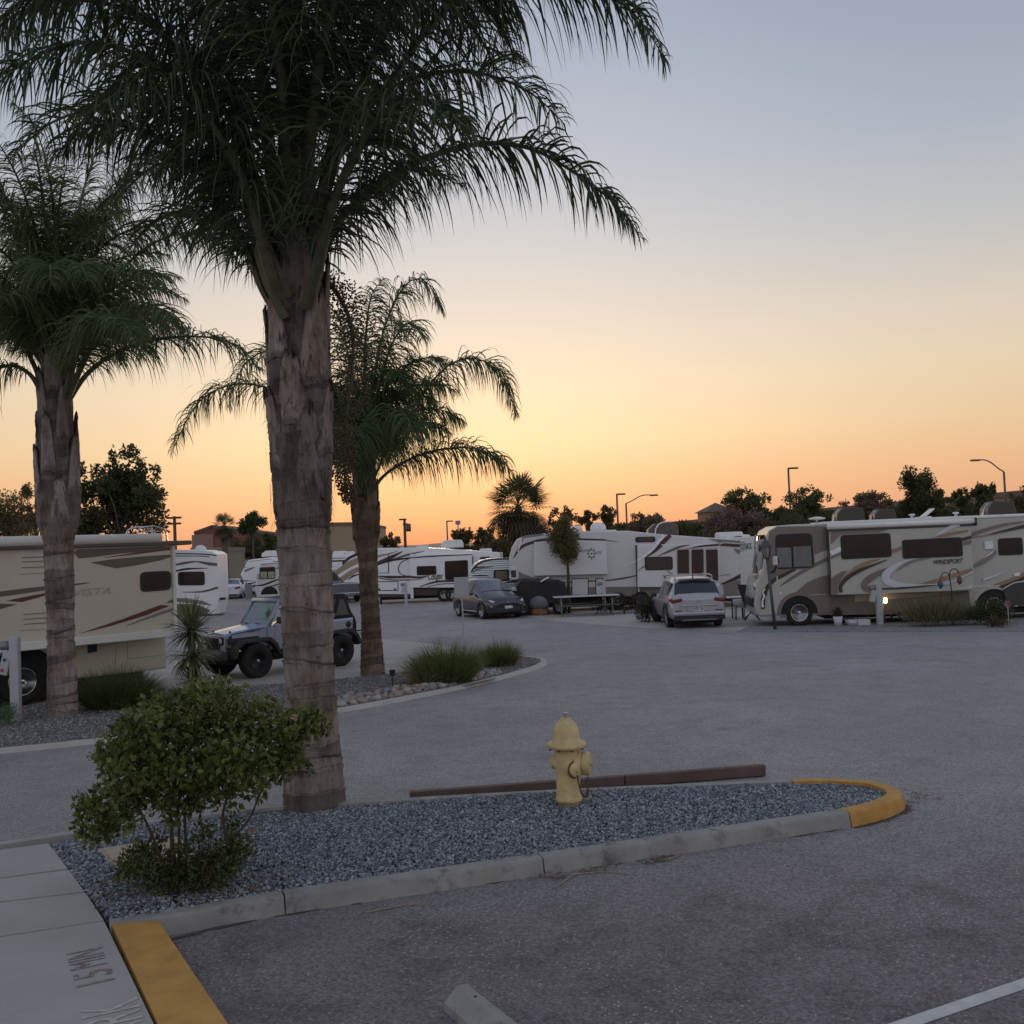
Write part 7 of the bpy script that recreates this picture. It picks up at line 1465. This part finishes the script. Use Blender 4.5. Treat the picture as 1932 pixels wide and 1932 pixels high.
# table, stand and chair by the nose of the right motorhome
g = gp(c5(1390, 1650)); o = thing('side_table', 'pale narrow table standing behind the silver suv', 'table', (g.x, g.y, 0)); zt_ = (at(c5(1390, 1412), g.y)).z; MB().box((0, .3, zt_), (1.0, .6, .05), wtop, None, .01).build('table_top', o); MB().box((0, .3, zt_-.30), (.9, .5, .04), M('shelf_brown', (.16, .11, .08), .7), None, .01).build('shelf', o)
for x in (-.42, .06, .42): MB().tube([(x, .05, 0), (x, .05, zt_)], .025, blackp, 6).build('leg', o)
g = gp(c6(140, 1665)); o = thing('basin_stand', 'white plastic basin on thin dark legs in front of the motorhome nose', 'basin', (g.x, g.y, 0)); zt_ = at(c6(140, 1430), g.y).z; k_ = .02
mb = MB(); mb.lathe([(.13, zt_-.26), (.22, zt_), (.24, zt_), (.15, zt_-.28), (.0001, zt_-.28)], M('basin_white', (.55, .60, .58), .4), 14); mb.build('basin', o)
for x, y in ((-.13, -.1), (.13, -.1), (.13, .12), (-.13, .12)): MB().tube([(x*1.2, y, 0), (x, y, zt_-.2)], .016, blackp, 5).build('leg', o)
g = gp(c6(230, 1672)); o = thing('folding_chair', 'dark folding camp chair leaning by the motorhome nose', 'chair', (g.x-.05, g.y, 0)); 
MB().slab([(-.22, .25, 1.25), (.10, .25, 1.22), (.30, -.05, .48), (-.05, -.05, .46)], (0, .03, .02), dk).build('backrest', o); MB().slab([(-.05, -.05, .46), (.30, -.05, .46), (.55, .35, .44), (.2, .4, .44)], (0, 0, .03), dk).build('seat', o)
for a, b in (((-.12, -.15, 0), (.35, .2, .46)), ((.45, -.15, 0), (.0, .2, .46)), ((-.05, .4, 0), (.4, .0, .45)), ((.55, .4, 0), (.2, .3, .45))): MB().tube([a, b], .018, blackp, 5).build('leg', o)
# lantern post, leaning
g = gp((1462.5, 1188)); LP = thing('lamp_post', 'leaning dark lamp post with a lantern head in front of the right motorhome', 'lamp post', g); LP.rotation_euler = (0, R(-3.6), 0)
lpm = M('post_purple_grey', (.085, .075, .085), .6, .1, 5); hT = (1187-1045)*g.y/F; MB().tube([(0, 0, -.05), (0, 0, hT*.94)], [.055, .045], lpm, 8).build('post', LP)
mb = MB(); z = hT*.94; mb.lathe([(.04, z-.02), (.10, z+.02), (.10, z+.05), (.04, z+.05)], lpm, 6, None, False)
for k in range(6):
    a = 2*PI*k/6; mb.tube([(.09*math.cos(a), .09*math.sin(a), z+.04), (.16*math.cos(a), .16*math.sin(a), z+.38)], .012, lpm, 4)
mb.build('lantern_frame', LP); mb = MB(); mb.lathe([(.20, z+.37), (.20, z+.40), (.12, z+.50), (.05, z+.60), (.02, z+.72), (.0001, z+.74)], lpm, 6, None, False); mb.build('lantern_roof', LP)
mb = MB(); mb.lathe([(.08, z+.05), (.15, z+.37)], M('lantern_glass', (.30, .27, .25), .2), 6, None, False); mb.build('lantern_glass', LP)
# ---- things along the right motorhome
potw = M('pot_white', (.55, .56, .58), .5, .06, 5)
def pot(label, px, r, h, plant=None, seed=1, sq=False):
    g = gp(px, .015); o = thing('plant_pot' if plant else 'planter', label, 'pot', g)
    mb = MB(); 
    if sq: mb.box((0, 0, h/2), (2*r, 1.4*r, h), potw, None, .01)
    else: mb.lathe([(r*.72, 0), (r, h), (r*.92, h), (r*.86, h*.8), (.0001, h*.8)], potw, 16)
    mb.build('pot', o)
    if plant: rng = np.random.default_rng(seed); V, Fq, rv = leaves(300, [(0, 0, h+.1)], [(r*.9, r*.9, .16)], (.04, .09), rng, up=.5); npobj('foliage', V, Fq, plant, rv, o)
pot('tall white pot with a dark plant near the right motorhome front wheel', c6(1257, 1732), .15, .30, olv, 3); pot('shallow white bowl on the gravel by the right motorhome', c6(1420, 1722), .24, .16); pot('low square white planter next to the hookup post on the right', c6(1540, 1722), .19, .18, None, 1, True)
g = gp(c6(1385, 1690)); o = thing('camp_chair', 'camp chair with a pale patterned back beside the right motorhome', 'chair', (g.x, g.y+.3, 0)); pz = at(c6(1380, 1570), g.y+.3).z
pat = M('floral_fabric', (.30, .30, .17), .8, .55, 22); MB().box((0, 0, pz), (.42, .06, .34), pat, Matrix.Rotation(R(-8), 4, 'X'), .02).build('backrest', o); MB().box((0, -.06, pz-.26), (.40, .08, .10), potw, None, .02).build('pouch', o); MB().box((0, -.2, .38), (.44, .42, .05), dk, None, .02).build('seat', o)
for x, y in ((-.24, -.4), (.24, -.4), (-.24, .04), (.24, .04)): MB().tube([(x*1.05, y, 0), (x, y*.9, .40 if y < 0 else pz)], .016, blackp, 5).build('leg', o)
glow = emit('warm_bulb', (1, .82, .45), 9); glow2 = emit('cool_bulb', (1, .98, .9), 5)
g = gp(c6(1772, 1712)); o = thing('site_light', 'small lit lamp glowing on the side of the right hookup post', 'lamp', (g.x+.06, g.y-.12, 0)); zz = at(c6(1770, 1440), g.y).z; MB().tube([(-.05, .1, .02), (-.05, .1, zz+.1)], .014, pedd, 5).build('bracket', o); MB().box((0, 0, zz), (.10, .06, .17), glow, None, .02).build('bulb', o)
g = gp(c6(1570, 1700)); o = thing('string_light', 'small white lit lamp against the skirt of the right motorhome', 'lamp', (g.x, g.y-.3, 0)); zz = at(c6(1570, 1395), g.y-.3).z; MB().tube([(0, .04, .0), (0, .04, zz)], .010, pedd, 5).build('stake', o); MB().ball((0, 0, zz), .055, glow2, 10, (.8, .8, 1.2)).build('bulb', o)
dry = leafmat('dry_flower_stem', (.15, .13, .07), (.33, .28, .16), .7, .25); dkg = leafmat('dark_shrub_leaf', (.03, .042, .015), (.10, .115, .045), .55, .2); gry = leafmat('grey_green_leaf', (.06, .07, .035), (.17, .18, .095), .6, .2); rst = leafmat('rust_leaf', (.075, .045, .015), (.17, .10, .035), .6, .2)
g = gp((1790, 1181), .015); SH = thing('flowering_shrub', 'wide grey green shrub with dry flower stems in front of the right motorhome', 'shrub', g); rng = np.random.default_rng(61)
V, Fq, rv = leaves(4200, [(-.75, .3, .40), (-.2, .3, .42), (.35, .3, .38), (-.5, 0, .25), (.2, 0, .25), (.8, .2, .3)], [(.45, .4, .36)]*3+[(.45, .35, .24)]*3, (.04, .09), rng, up=.5, quadw=.35); npobj('foliage', V, Fq, gry, rv, SH)
V, Fq, rv = blades(900, (-.25, .3, .2), (.95, .35), .95, .016, rng, droop=.4, lean=.5); npobj('flower_stems', V, Fq, dry, rv, SH)
shrub('flowering_shrub', 'dark green shrub at the right edge below the motorhome wheel', 'shrub', (1878, 1180), [(0, .3, .45, .5, .4, .42), (.3, .3, .38, .4, .4, .36), (-.35, .2, .3, .35, .3, .28)], 2600, (.04, .09), dkg, 62)
shrub('rust_plant', 'low rust coloured plant in front of the dark shrub at the right', 'plant', (1872, 1183), [(0, -.15, .16, .32, .2, .15), (.2, -.2, .12, .2, .15, .12)], 700, (.03, .06), rst, 63)
mb = MB(); g = gp((1797, 1180), .015); HK = thing('shepherds_hook', 'black double shepherds hook standing in the dry flower stems', 'garden hook', (g.x, g.y+.25, 0))
def HW(px): return at(px, g.y+.25)-HK.location
iron = M('black_iron', (.02, .02, .022), .5)
a_ = [HW(r7(*p)) for p in [(548, 560), (530, 440), (518, 340), (525, 250), (560, 205), (610, 192), (660, 215), (688, 275)]]; mb.tube([Vector((a_[0].x, 0, -.05))]+crom(a_, 5), .016, iron, 6); b_ = [HW(r7(*p)) for p in [(520, 340), (500, 300), (460, 268), (410, 265), (370, 300), (352, 380)]]; mb.tube(crom(b_, 5), .014, iron, 6); mb.build('hook', HK)
for px, cm, lb in ((r7(345, 505), M('feeder_blue', (.06, .09, .14), .3, .3, 9), 'blue glass hanging feeder on the lower arm of the shepherds hook'), (r7(708, 430), M('feeder_red', (.15, .06, .05), .3, .5, 9), 'red and green hanging feeder on the upper arm of the shepherds hook')):
    p = HW(px)+HK.location; o = thing('bird_feeder', lb, 'feeder', p); mb = MB(); mb.lathe([(.01, .16), (.06, .12), (.085, .03), (.07, -.04), (.02, -.09), (.0001, -.12)], cm, 12); mb.build('bowl', o); mb = MB(); mb.tube([(0, 0, .14), (-.02, 0, .34)], .005, iron, 4); mb.build('hanger', o)
g = gp((1905, 1184), .015); p = at(r7(1625, 860), g.y); o = thing('pinwheel', 'pink pinwheel flower on a stick at the right edge', 'pinwheel', (p.x, g.y, 0)); MB().tube([(0, .01, -.03), (0, .01, p.z)], .010, pedm, 5).build('stick', o); mb = MB(); pk = M('pinwheel_pink', (.28, .15, .17), .5, .2, 6)
for k in range(9):
    a = 2*PI*k/9; d = Vector((math.cos(a), 0, math.sin(a))); e = Vector((-d.z, 0, d.x)); mb.add([Vector((0, -.01, p.z)), d*.08+e*.028+Vector((0, -.03, p.z)), d*.125+Vector((0, -.01, p.z)), d*.08-e*.02+Vector((0, .0, p.z))], [(0, 1, 2, 3)], pk)
mb.build('petal_ring', o)
g = gp(c7(480, 1700), .015); o = thing('tripod', 'black tripod with crossed legs under the right motorhome slide', 'tripod', g); 
for a, b in (((-.35, .3, .72), (.30, 0, 0)), ((-.05, .2, .55), (.35, .2, .70)), ((-.3, .3, .70), (-.30, .2, 0)), ((-.3, .3, .7), (.1, .5, 0))): MB().tube([a, b], .03, M('tripod_grey', (.12, .10, .11), .5), 6).build('leg', o)

# ================================================================ BACKGROUND TREES
tw = M('tree_bark', (.10, .08, .065), .9, .3, 6, .8, 20)
tg1 = leafmat('tree_leaf', (.065, .072, .030), (.20, .205, .085), .6, .5); tg2 = leafmat('tree_leaf_olive', (.09, .078, .036), (.26, .21, .10), .6, .5); crp = leafmat('crepe_blossom', (.13, .085, .085), (.32, .20, .21), .7, .3); tdk = leafmat('tree_leaf_dark', (.045, .052, .022), (.155, .155, .065), .6, .48)
TG = 'trees beyond the trailers'
def tree(name, label, x, ytop, ybot, wpx, Y, n, mat, seed, shape='round', size=None, blossom=0, group=TG, nc=16, gap=.0):
    """crown traced by its extents: clumps on a branching frame, trunk down to the ground"""
    rng = np.random.default_rng(seed); b = at((x, 1000), Y); root = thing(name, label, 'tree', (b.x, Y, 0), 0, group); k = Y/F
    zt = at((x, ytop), Y).z; zb = max(.8, at((x, ybot), Y).z); hw = wpx*k/2*1.13; hz = (zt-zb)/2; zc = (zt+zb)/2; cl = []; rd = []
    for i in range(nc):
        d = rng.normal(size=3); d /= np.linalg.norm(d); r = rng.random()**.45
        p = np.array([d[0]*hw*.74*r, d[1]*hw*.7*r, zc+d[2]*hz*.66*r]); s = rng.uniform(.26, .42)*hw
        if i % 3 == 0: p = np.array([rng.uniform(-.8, .8)*hw, rng.uniform(-.5, .5)*hw, zb+hz*rng.uniform(.1, .6)])
        if shape == 'spiky': s *= .85
        if shape == 'upright': p[0] *= .8; p[2] = zb+(zt-zb)*rng.uniform(.05, .88)
        cl.append(p); rd.append((s, s, min(s*rng.uniform(.6, 1.0)*(1.5 if shape == 'upright' else 1), hz*.5)))
    if shape == 'spiky':
        for i in range(9): xx = rng.uniform(-.85, .85)*hw; zz = zc+hz*(1-abs(xx/hw)**2)*rng.uniform(.62, .92); cl.append(np.array([xx, rng.uniform(-.4, .4)*hw, zz])); rd.append((.12*hw, .12*hw, .15*hz+.08))
    size = size or (k*2.6, k*6.5)
    V, Fq, rv = leaves(int(n*2.3), cl, rd, size, rng, up=.2, quadw=.6, shell=.45)
    if blossom:
        z = V.reshape(-1, 4, 3)[:, 0, 2]; top = (z > zc-hz*.3+rng.normal(0, .25*hz, len(z))) & (rng.random(len(z)) < blossom)
        npobj('crown', V, Fq, None, rv, root, False, [mat, crp], top.astype(int))
    else: npobj('crown', V, Fq, mat, rv, root)
    mb = MB(); tr = max(.08, hw*.07); mb.tube([(0, 0, -.1), (.03, 0, zb*.6), (0, 0, zb+hz*.3)], [tr*1.3, tr, tr*.7], tw, 7)
    for p in cl[:9]: mb.tube([(0, 0, zb*.8+.2*hz), Vector(p)*.5+Vector((0, 0, (zb+.3*hz)*.5)), Vector(p)], [tr*.5, tr*.35, tr*.1], tw, 5)
    mb.build('trunk', root); return root
tree('broadleaf_tree', 'large dark leafy tree rising behind the tan motorhome', 232, 838, 1025, 165, 48, 7000, tdk, 71, 'spiky', (.10, .26), nc=30)
tree('broadleaf_tree', 'olive tree at the left edge above the tan motorhome roof', 20, 918, 1015, 130, 55, 3000, tg2, 72, 'round', nc=22); tree('broadleaf_tree', 'small olive tree just left of the left palm trunk', 68, 900, 1010, 60, 58, 1600, tg2, 73, 'spiky', nc=14)
tree('topiary_tree', 'round topped tree with pale forked trunk above the far motorhome', 476, 966, 1004, 52, 80, 1700, leafmat('topiary_leaf', (.03, .05, .018), (.11, .14, .055), .6, .2), 74, 'round', nc=14)
tree('broadleaf_tree', 'dark spreading tree behind the topped tree and far fifth wheel', 478, 1005, 1060, 90, 90, 2000, tdk, 75, 'round', nc=18); tree('broadleaf_tree', 'green tree half hidden behind the main palm trunk', 512, 980, 1050, 44, 84, 1300, tg1, 76, 'round', nc=12)
tree('broadleaf_tree', 'thin shrubby tree right of the middle palm trunk', 735, 1008, 1045, 34, 85, 900, tg2, 77, 'spiky', nc=10)
tree('broadleaf_tree', 'small tree below the square roadside sign', 872, 998, 1045, 60, 85, 1600, tg2, 78, 'spiky', nc=14); tree('broadleaf_tree', 'feathery tree left of the fan palm', 918, 995, 1045, 58, 84, 1600, tg2, 79, 'spiky', nc=14); tree('broadleaf_tree', 'dense shrubby tree under the fan palm', 950, 1012, 1055, 70, 80, 1800, tg2, 80, 'round', nc=16)
tree('broadleaf_tree', 'sparse tree with orange light through it right of the fan palm', 1062, 955, 1015, 58, 66, 900, tg2, 81, 'spiky', nc=12); tree('broadleaf_tree', 'dark small tree left of the first street light', 1110, 965, 1005, 34, 78, 800, tg2, 82, 'spiky', nc=9); tree('broadleaf_tree', 'forked small tree right behind the first street light', 1147, 953, 1005, 36, 78, 900, tg2, 83, 'spiky', nc=9)
tree('crepe_myrtle', 'round crepe myrtle under the curved street light', 1212, 968, 1010, 92, 80, 2600, tg2, 84, 'spiky', blossom=.45, nc=18)
tree('broadleaf_tree', 'low mass of dark trees behind the silver fifth wheel roof', 1150, 985, 1012, 110, 88, 2000, tdk, 85, 'round', nc=18)
tree('broadleaf_tree', 'tall clustered tree behind the pink crepe myrtle', 1408, 920, 985, 92, 76, 2600, tg1, 86, 'spiky', nc=18); tree('crepe_myrtle', 'large pink flowering crepe myrtle beside the right motorhome nose', 1390, 950, 1025, 118, 64, 4200, tg2, 87, 'round', blossom=.8, nc=26)
tree('broadleaf_tree', 'knobbly tree by the thin street light pole', 1523, 920, 985, 98, 74, 2600, tg1, 88, 'spiky', nc=20); tree('broadleaf_tree', 'low dark tree behind the right motorhome front roof', 1500, 965, 1015, 110, 62, 2400, tdk, 89, 'round', nc=18)
tree('crepe_myrtle', 'crepe myrtle above the first dark roof air conditioner', 1648, 926, 990, 108, 70, 3600, tg2, 90, 'spiky', blossom=.5, nc=22)
tree('broadleaf_tree', 'tall upright dense tree above the right motorhome roof', 1738, 886, 985, 74, 70, 4200, tdk, 91, 'upright', nc=24); tree('broadleaf_tree', 'shorter tree against the right side of the tall upright tree', 1775, 925, 985, 46, 69, 1600, tg1, 92, 'spiky', nc=12)
tree('broadleaf_tree', 'small pointed tree in front of the store roofline', 1818, 918, 980, 34, 72, 900, tg1, 93, 'spiky', nc=9); tree('broadleaf_tree', 'leafy tree left of the tall curved street light', 1860, 908, 980, 56, 70, 1900, tg1, 94, 'spiky', nc=14); tree('broadleaf_tree', 'tree cut by the right edge of the picture', 1942, 915, 975, 60, 66, 1700, tg2, 95, 'spiky', nc=12)
tree('broadleaf_tree', 'low green tree in front of the long store building', 1285, 985, 1015, 60, 90, 1500, tg1, 96, 'round', nc=14); tree('broadleaf_tree', 'round dark tree under the store cupola', 1335, 978, 1020, 60, 84, 1700, tg1, 97, 'round', nc=14)
tree('broadleaf_tree', 'broad dark tree filling the gap behind the first roof air conditioner', 1590, 955, 1005, 120, 74, 2400, tdk, 201, 'round', nc=18); tree('broadleaf_tree', 'dark low tree under the tall upright tree', 1700, 948, 1000, 90, 74, 2000, tg1, 202, 'round', nc=16); tree('broadleaf_tree', 'low leafy tree between the upright tree and the store roofline', 1790, 950, 1000, 80, 75, 1900, tg1, 203, 'round', nc=14); tree('broadleaf_tree', 'low dark tree below the tall curved street light', 1880, 955, 990, 80, 76, 1800, tg1, 204, 'round', nc=14); tree('broadleaf_tree', 'dark tree closing the gap left of the pink crepe myrtle', 1330, 985, 1025, 90, 78, 1900, tdk, 205, 'round', nc=16); tree('broadleaf_tree', 'hazy row tree behind the fan palm and small trailer', 1010, 985, 1045, 90, 82, 2000, tg2, 206, 'round', nc=16); tree('broadleaf_tree', 'dark tree low behind the knobbly tree', 1455, 958, 1010, 90, 75, 1900, tdk, 207, 'round', nc=16)
tree('broadleaf_tree', 'row tree showing between the store wall and its cupola', 1285, 975, 1010, 64, 95, 1700, tg1, 300, 'round', nc=15); tree('broadleaf_tree', 'low row tree left of the store roofline', 1240, 985, 1012, 50, 92, 1700, tg2, 301, 'round', nc=15); tree('broadleaf_tree', 'row tree just right of the store cupola', 1360, 962, 1000, 60, 90, 1700, tdk, 302, 'round', nc=15); tree('broadleaf_tree', 'row tree behind the right side of the pink crepe myrtle', 1430, 958, 1000, 64, 86, 1700, tg1, 303, 'round', nc=15); tree('broadleaf_tree', 'row tree in the gap left of the thin street light pole', 1478, 950, 990, 54, 88, 1700, tg2, 304, 'round', nc=15); tree('broadleaf_tree', 'row tree right of the knobbly tree', 1560, 958, 995, 60, 86, 1700, tdk, 305, 'round', nc=15); tree('broadleaf_tree', 'row tree left of the crepe myrtle over the roof air conditioner', 1610, 950, 990, 66, 88, 1700, tg1, 306, 'round', nc=15); tree('broadleaf_tree', 'row tree left of the tall upright tree', 1690, 940, 985, 60, 84, 1700, tg2, 307, 'round', nc=15); tree('broadleaf_tree', 'row tree tucked behind the shorter tree beside the upright tree', 1762, 948, 985, 54, 86, 1700, tdk, 308, 'round', nc=15); tree('broadleaf_tree', 'row tree between the pointed tree and the leafy tree', 1842, 945, 980, 54, 88, 1700, tg1, 309, 'round', nc=15); tree('broadleaf_tree', 'row tree under the head of the tall curved street light', 1915, 940, 975, 60, 84, 1700, tg2, 310, 'round', nc=15); 
# fan palms
fanl = leafmat('fan_leaf', (.05, .058, .022), (.17, .165, .07), .5, .35); deadl = leafmat('dead_fan_leaf', (.055, .042, .024), (.13, .10, .06), .8, .15)
def fan_palm(label, x, yc, rpx, Y, seed, nf=46, skirt=.9, yb=None):
    rng = np.random.default_rng(seed); k = Y/F; c = at((x, yc), Y); root = thing('fan_palm', label, 'palm tree', (c.x, Y, 0)); Rr = rpx*k; zc = c.z
    MB().tube([(0, 0, -.1), (0, 0, zc*.5), (0, 0, zc)], [.32, .24, .22], tw, 10).build('trunk', root)
    def fans(n, e0, e1, mat, name, sag):
        for i in range(n):
            a = i*2.39996+rng.uniform(-.2, .2); e = e0+(e1-e0)*rng.random(); D = np.array([math.cos(a)*math.cos(e), math.sin(a)*math.cos(e), math.sin(e)]); Lp = Rr*rng.uniform(.38, .55); tip = D*Lp+np.array([0, 0, zc]); bl = Rr*rng.uniform(.48, .60); S = unit(np.cross(D, [0, 0, 1.0])); N = np.cross(S, D); V = [np.array([0, 0, zc])-S*.03, np.array([0, 0, zc])+S*.03, tip+S*.02, tip-S*.02]; Fs = [(0, 1, 2, 3)]; m = 16
            for j in range(m):
                t = (j/(m-1)-.5)*2*1.75; d = D*math.cos(t)+S*math.sin(t)+N*(.15*math.cos(t)-.1); d /= np.linalg.norm(d); w = np.cross(d, N); L = bl*(1-.18*abs(t)/1.75)*rng.uniform(.9, 1.05); o = len(V); m1 = tip+d*L*.6+np.array([0, 0, -sag*.25*L]); V += [tip, m1+w*.035*L, tip+d*L+np.array([0, 0, -sag*L*.7]), m1-w*.035*L]; Fs.append((o, o+1, o+2, o+3))
            npobj(name, V, Fs, mat, np.full(len(V), rng.random()), root)
    fans(nf, R(-25), R(85), fanl, 'frond', .25); fans(int(nf*skirt), R(-80), R(-20), deadl, 'dead_frond', .5); return root
fan_palm('bushy fan palm between the small trailer and the silver fifth wheel', 978, 955, 76, 62, 101, 64, .9); fan_palm('fan palm with a shaggy skirt in front of the brick building', 423, 992, 30, 78, 102, 30, 1.0)
MB().box((0, 0, 0), (.1, .1, .1), tw)
# ================================================================ BUILDINGS, POLES, HILLS
stu = M('beige_stucco', (.36, .27, .18), .9, .05, .3, .2, 8); brick = M('brick_red', (.21, .085, .065), .9, .12, .5, .2, 8); stu2 = M('tan_stucco', (.33, .24, .175), .9, .06, .3); trimd = M('roof_trim', (.17, .11, .08), .8); metalr = M('roof_brown', (.12, .08, .06), .7); dkd = M('door_dark', (.10, .06, .05), .7)
def block(name, label, pxs, Y, depth, mat, cap=trimd, extra=None, capz=.35):
    """building whose street front spans the traced roofline"""
    P = [at(p, Y) for p in pxs]; o = thing(name, label, 'building', (P[0].x, Y, 0)); V = [Vector((P[0].x-P[0].x, 0, -.2))]+[Vector((p.x-P[0].x, 0, p.z)) for p in P]+[Vector((P[-1].x-P[0].x, 0, -.2))]
    MB().slab(V, (0, depth, 0), mat).build('wall', o); mb = MB()
    for a, b in zip(V[1:-1], V[2:-1]): mb.slab([a+Vector((-.05, -.12, 0)), b+Vector((.05, -.12, 0)), b+Vector((.05, -.12, -capz)), a+Vector((-.05, -.12, -capz))], (0, depth+.2, 0), cap)
    mb.build('parapet', o); return o, P
o, P = block('brick_building', 'red brick building with sloping roof behind the left fan palm', [c2(205, 467), c2(345, 415), c2(470, 440), c2(640, 462), c2(760, 470)], 125, 18, brick, metalr)
q = at(c2(275, 560), 125)-Vector((P[0].x, 125, 0)); MB().box((q.x, -.1, q.z-.6), (2.6, .2, 3.2), M('bay_panel', (.28, .17, .13), .8)).build('bay_panel', o)
o, P = block('stucco_building', 'tall beige block right behind the pale trailer on the left', [c1(1560, 322), c1(1825, 320)], 78, 6, M('grey_stucco', (.28, .25, .20), .9, .05, .3), M('grey_trim', (.25, .22, .18), .8)); MB().box(((at(c1(1812, 550), 78)-P[0]).x, -.25, at(c1(1812, 550), 78).z), (.5, .4, .9), trimd).build('wall_lamp', o)
block('stucco_building', 'tan wall block behind the left fan palm trunk', [c2(470, 692), c2(800, 690)], 88, 8, stu2)
block('stucco_building', 'plain beige building between the main and middle palm trunks', [c2(1000, 398), c2(1500, 392), c2(1560, 392)], 112, 22, stu)
fr = Frame(gp((425, 1103)), (1, 0)); o = MB().box((0, 0, .65), (5.5, .3, 1.3), M('maroon_wall', (.095, .045, .04), .8, .12, 2)).build('low_wall'); o.location = fr.O; tag(o, 'low maroon wall behind the white sedan', 'wall')
# long store on the right, running towards the camera
A_, B_ = at((1225, 992), 185), at((2010, 928), 86); A_.z = B_.z = 0; dS = (B_-A_); LS = dS.length; fr = Frame(A_, dS); ST = thing('store_building', 'long low store building with a small cupola behind the right hand trees', 'building', A_, fr.rot); hS = 5.75
MB().box((LS/2, 12, hS/2-.1), (LS, 24, hS+.2), M('store_stucco', (.27, .205, .155), .9, .06, .12)).build('wall', ST); MB().box((LS/2, 12, hS+.12), (LS+.3, 24.3, .5), M('store_trim', (.20, .13, .10), .8)).build('parapet', ST)
s0, s1 = fr.S(c5(1045, 500)), fr.S(c5(1172, 500)); zt_ = fr.S(c5(1100, 440)).z; cx = (s0.x+s1.x)/2; wS = s1.x-s0.x
mb = MB(); mb.box((cx, wS/2-.6, zt_/2), (wS, wS, zt_), M('cupola_stucco', (.34, .19, .12), .9), None, .05); mb.build('cupola', ST); mb = MB(); mb.add([(cx-wS*.6, -.6-wS*.1, zt_), (cx+wS*.6, -.6-wS*.1, zt_), (cx+wS*.6, wS*1.1-.6, zt_), (cx-wS*.6, wS*1.1-.6, zt_), (cx, wS/2-.6, zt_+1.5)], [(0, 1, 4), (1, 2, 4), (2, 3, 4), (3, 0, 4), (3, 2, 1, 0)], metalr); mb.build('cupola_roof', ST)
# poles
wood = M('pole_wood', (.10, .065, .045), .9, .2, 4); stl = M('pole_steel', (.11, .085, .075), .6, .1, 4)
def upole(label, x, ytop, Y, arms):
    k = Y/F; t = at((x, ytop), Y); o = thing('utility_pole', label, 'utility pole', (t.x, Y, 0)); MB().tube([(0, 0, -.1), (0, 0, t.z)], [.20, .15], wood, 8).build('pole', o)
    for yy, l, r in arms: z = at((x, yy), Y).z; MB().box(((r-l)*k/2, -.15, z), ((l+r)*k, .14, .20), wood).build('crossarm', o)
    return o
upole('wooden utility pole with two crossarms beyond the tan motorhome roof', 329, 974, 100, [(977, 14, 14), (988, 13, 13)]); o = upole('wooden utility pole with a transformer in the gap right of the middle palm', 763, 979, 120, [(980, 10, 4), (989, 3, 6)]); z = at((763, 992), 120).z; MB().lathe([(.28, z-.7), (.28, z+.2), (.0001, z+.25)], stl, 10, Matrix.Translation((.45, 0, 0))).build('transformer', o)
def lamp(label, pole, head, Y, curve=None, r=.09):
    b = at(pole, Y); o = thing('street_light', label, 'street light', (b.x, Y, 0)); org = Vector((b.x, Y, 0)); MB().tube([(0, 0, -.1), (0, 0, b.z)], [r*1.3, r], stl, 7).build('pole', o); pts = [at(p, Y)-org for p in [pole]+(curve or [])+[head]]; MB().tube(crom(pts, 5) if len(pts) > 2 else pts, r*.65, stl, 6).build('arm', o)
    h = pts[-1]; dx = 1 if h.x > 0 else -1; MB().box((h.x+.1*dx, 0, h.z-.02), (.85, .35, .16), stl, None, .05).build('lamp_head', o)
lamp('thin single street light by the square roadside sign', (843, 983), (847, 983), 130); lamp('straight street light with short arm above the silver fifth wheel', (1163.5, 932), (1170, 932), 100); lamp('curved arm street light over the crepe myrtle', (1181, 950), (1232, 934), 105, [(1192, 945), (1206, 937), (1216, 934)]); lamp('tall thin street light rising from the knobbly tree', (1487, 883), (1495, 883), 95); lamp('tall curved arm street light at the right', (1894, 890), (1842, 868), 92, [(1884, 884), (1870, 873), (1858, 868)])
t = at((864, 986), 140); o = thing('roadside_sign', 'small square white sign high on a pale pole', 'sign', (t.x, 140, 0)); MB().tube([(.0, 0, 0), (.0, 0, t.z)], .09, M('pale_pole', (.45, .42, .40), .6), 8).build('pole', o); MB().box((0, -.12, t.z), (.72, .2, .58), M('sign_lilac', (.42, .36, .40), .5), None, .1).build('panel', o); MB().box((0, -.22, t.z), (.44, .04, .22), M('sign_mark', (.22, .16, .26), .5)).build('panel_mark', o)
t = at((1007, 932), 95); o = thing('pylon_sign', 'tall dark red pylon sign behind the fan palm', 'sign', (t.x, 95, 0)); MB().box((0, 0, t.z/2-1.2), (.35, .35, t.z-2), stl).build('pole', o); mb = MB(); rv_shell(mb, [(-.36, t.z-.75), (-.36, t.z+.5), (-.2, t.z+.62), (.2, t.z+.62), (.36, t.z+.5), (.36, t.z-.75)], -.2, .2, M('sign_red_brown', (.18, .06, .04), .6), .04); mb.build('panel', o)
# hills
rng = np.random.default_rng(9); xs = np.linspace(-2600, 2600, 160); hx = 30+14*np.sin(xs/230+1)+7*np.sin(xs/90)+3*np.sin(xs/37+2); V = []; Fs = []
for i, x in enumerate(xs): V += [(x, 3500, -2), (x, 3650, hx[i]*.55), (x, 3900, hx[i]), (x, 4150, -2)]
for i in range(len(xs)-1):
    for j in range(3): a = 4*i+j; Fs.append((a, a+4, a+5, a+1))
kind(npobj('hills', V, Fs, M('hill_tan', (.44, .30, .24), .95, .1, .01), None, None, True))
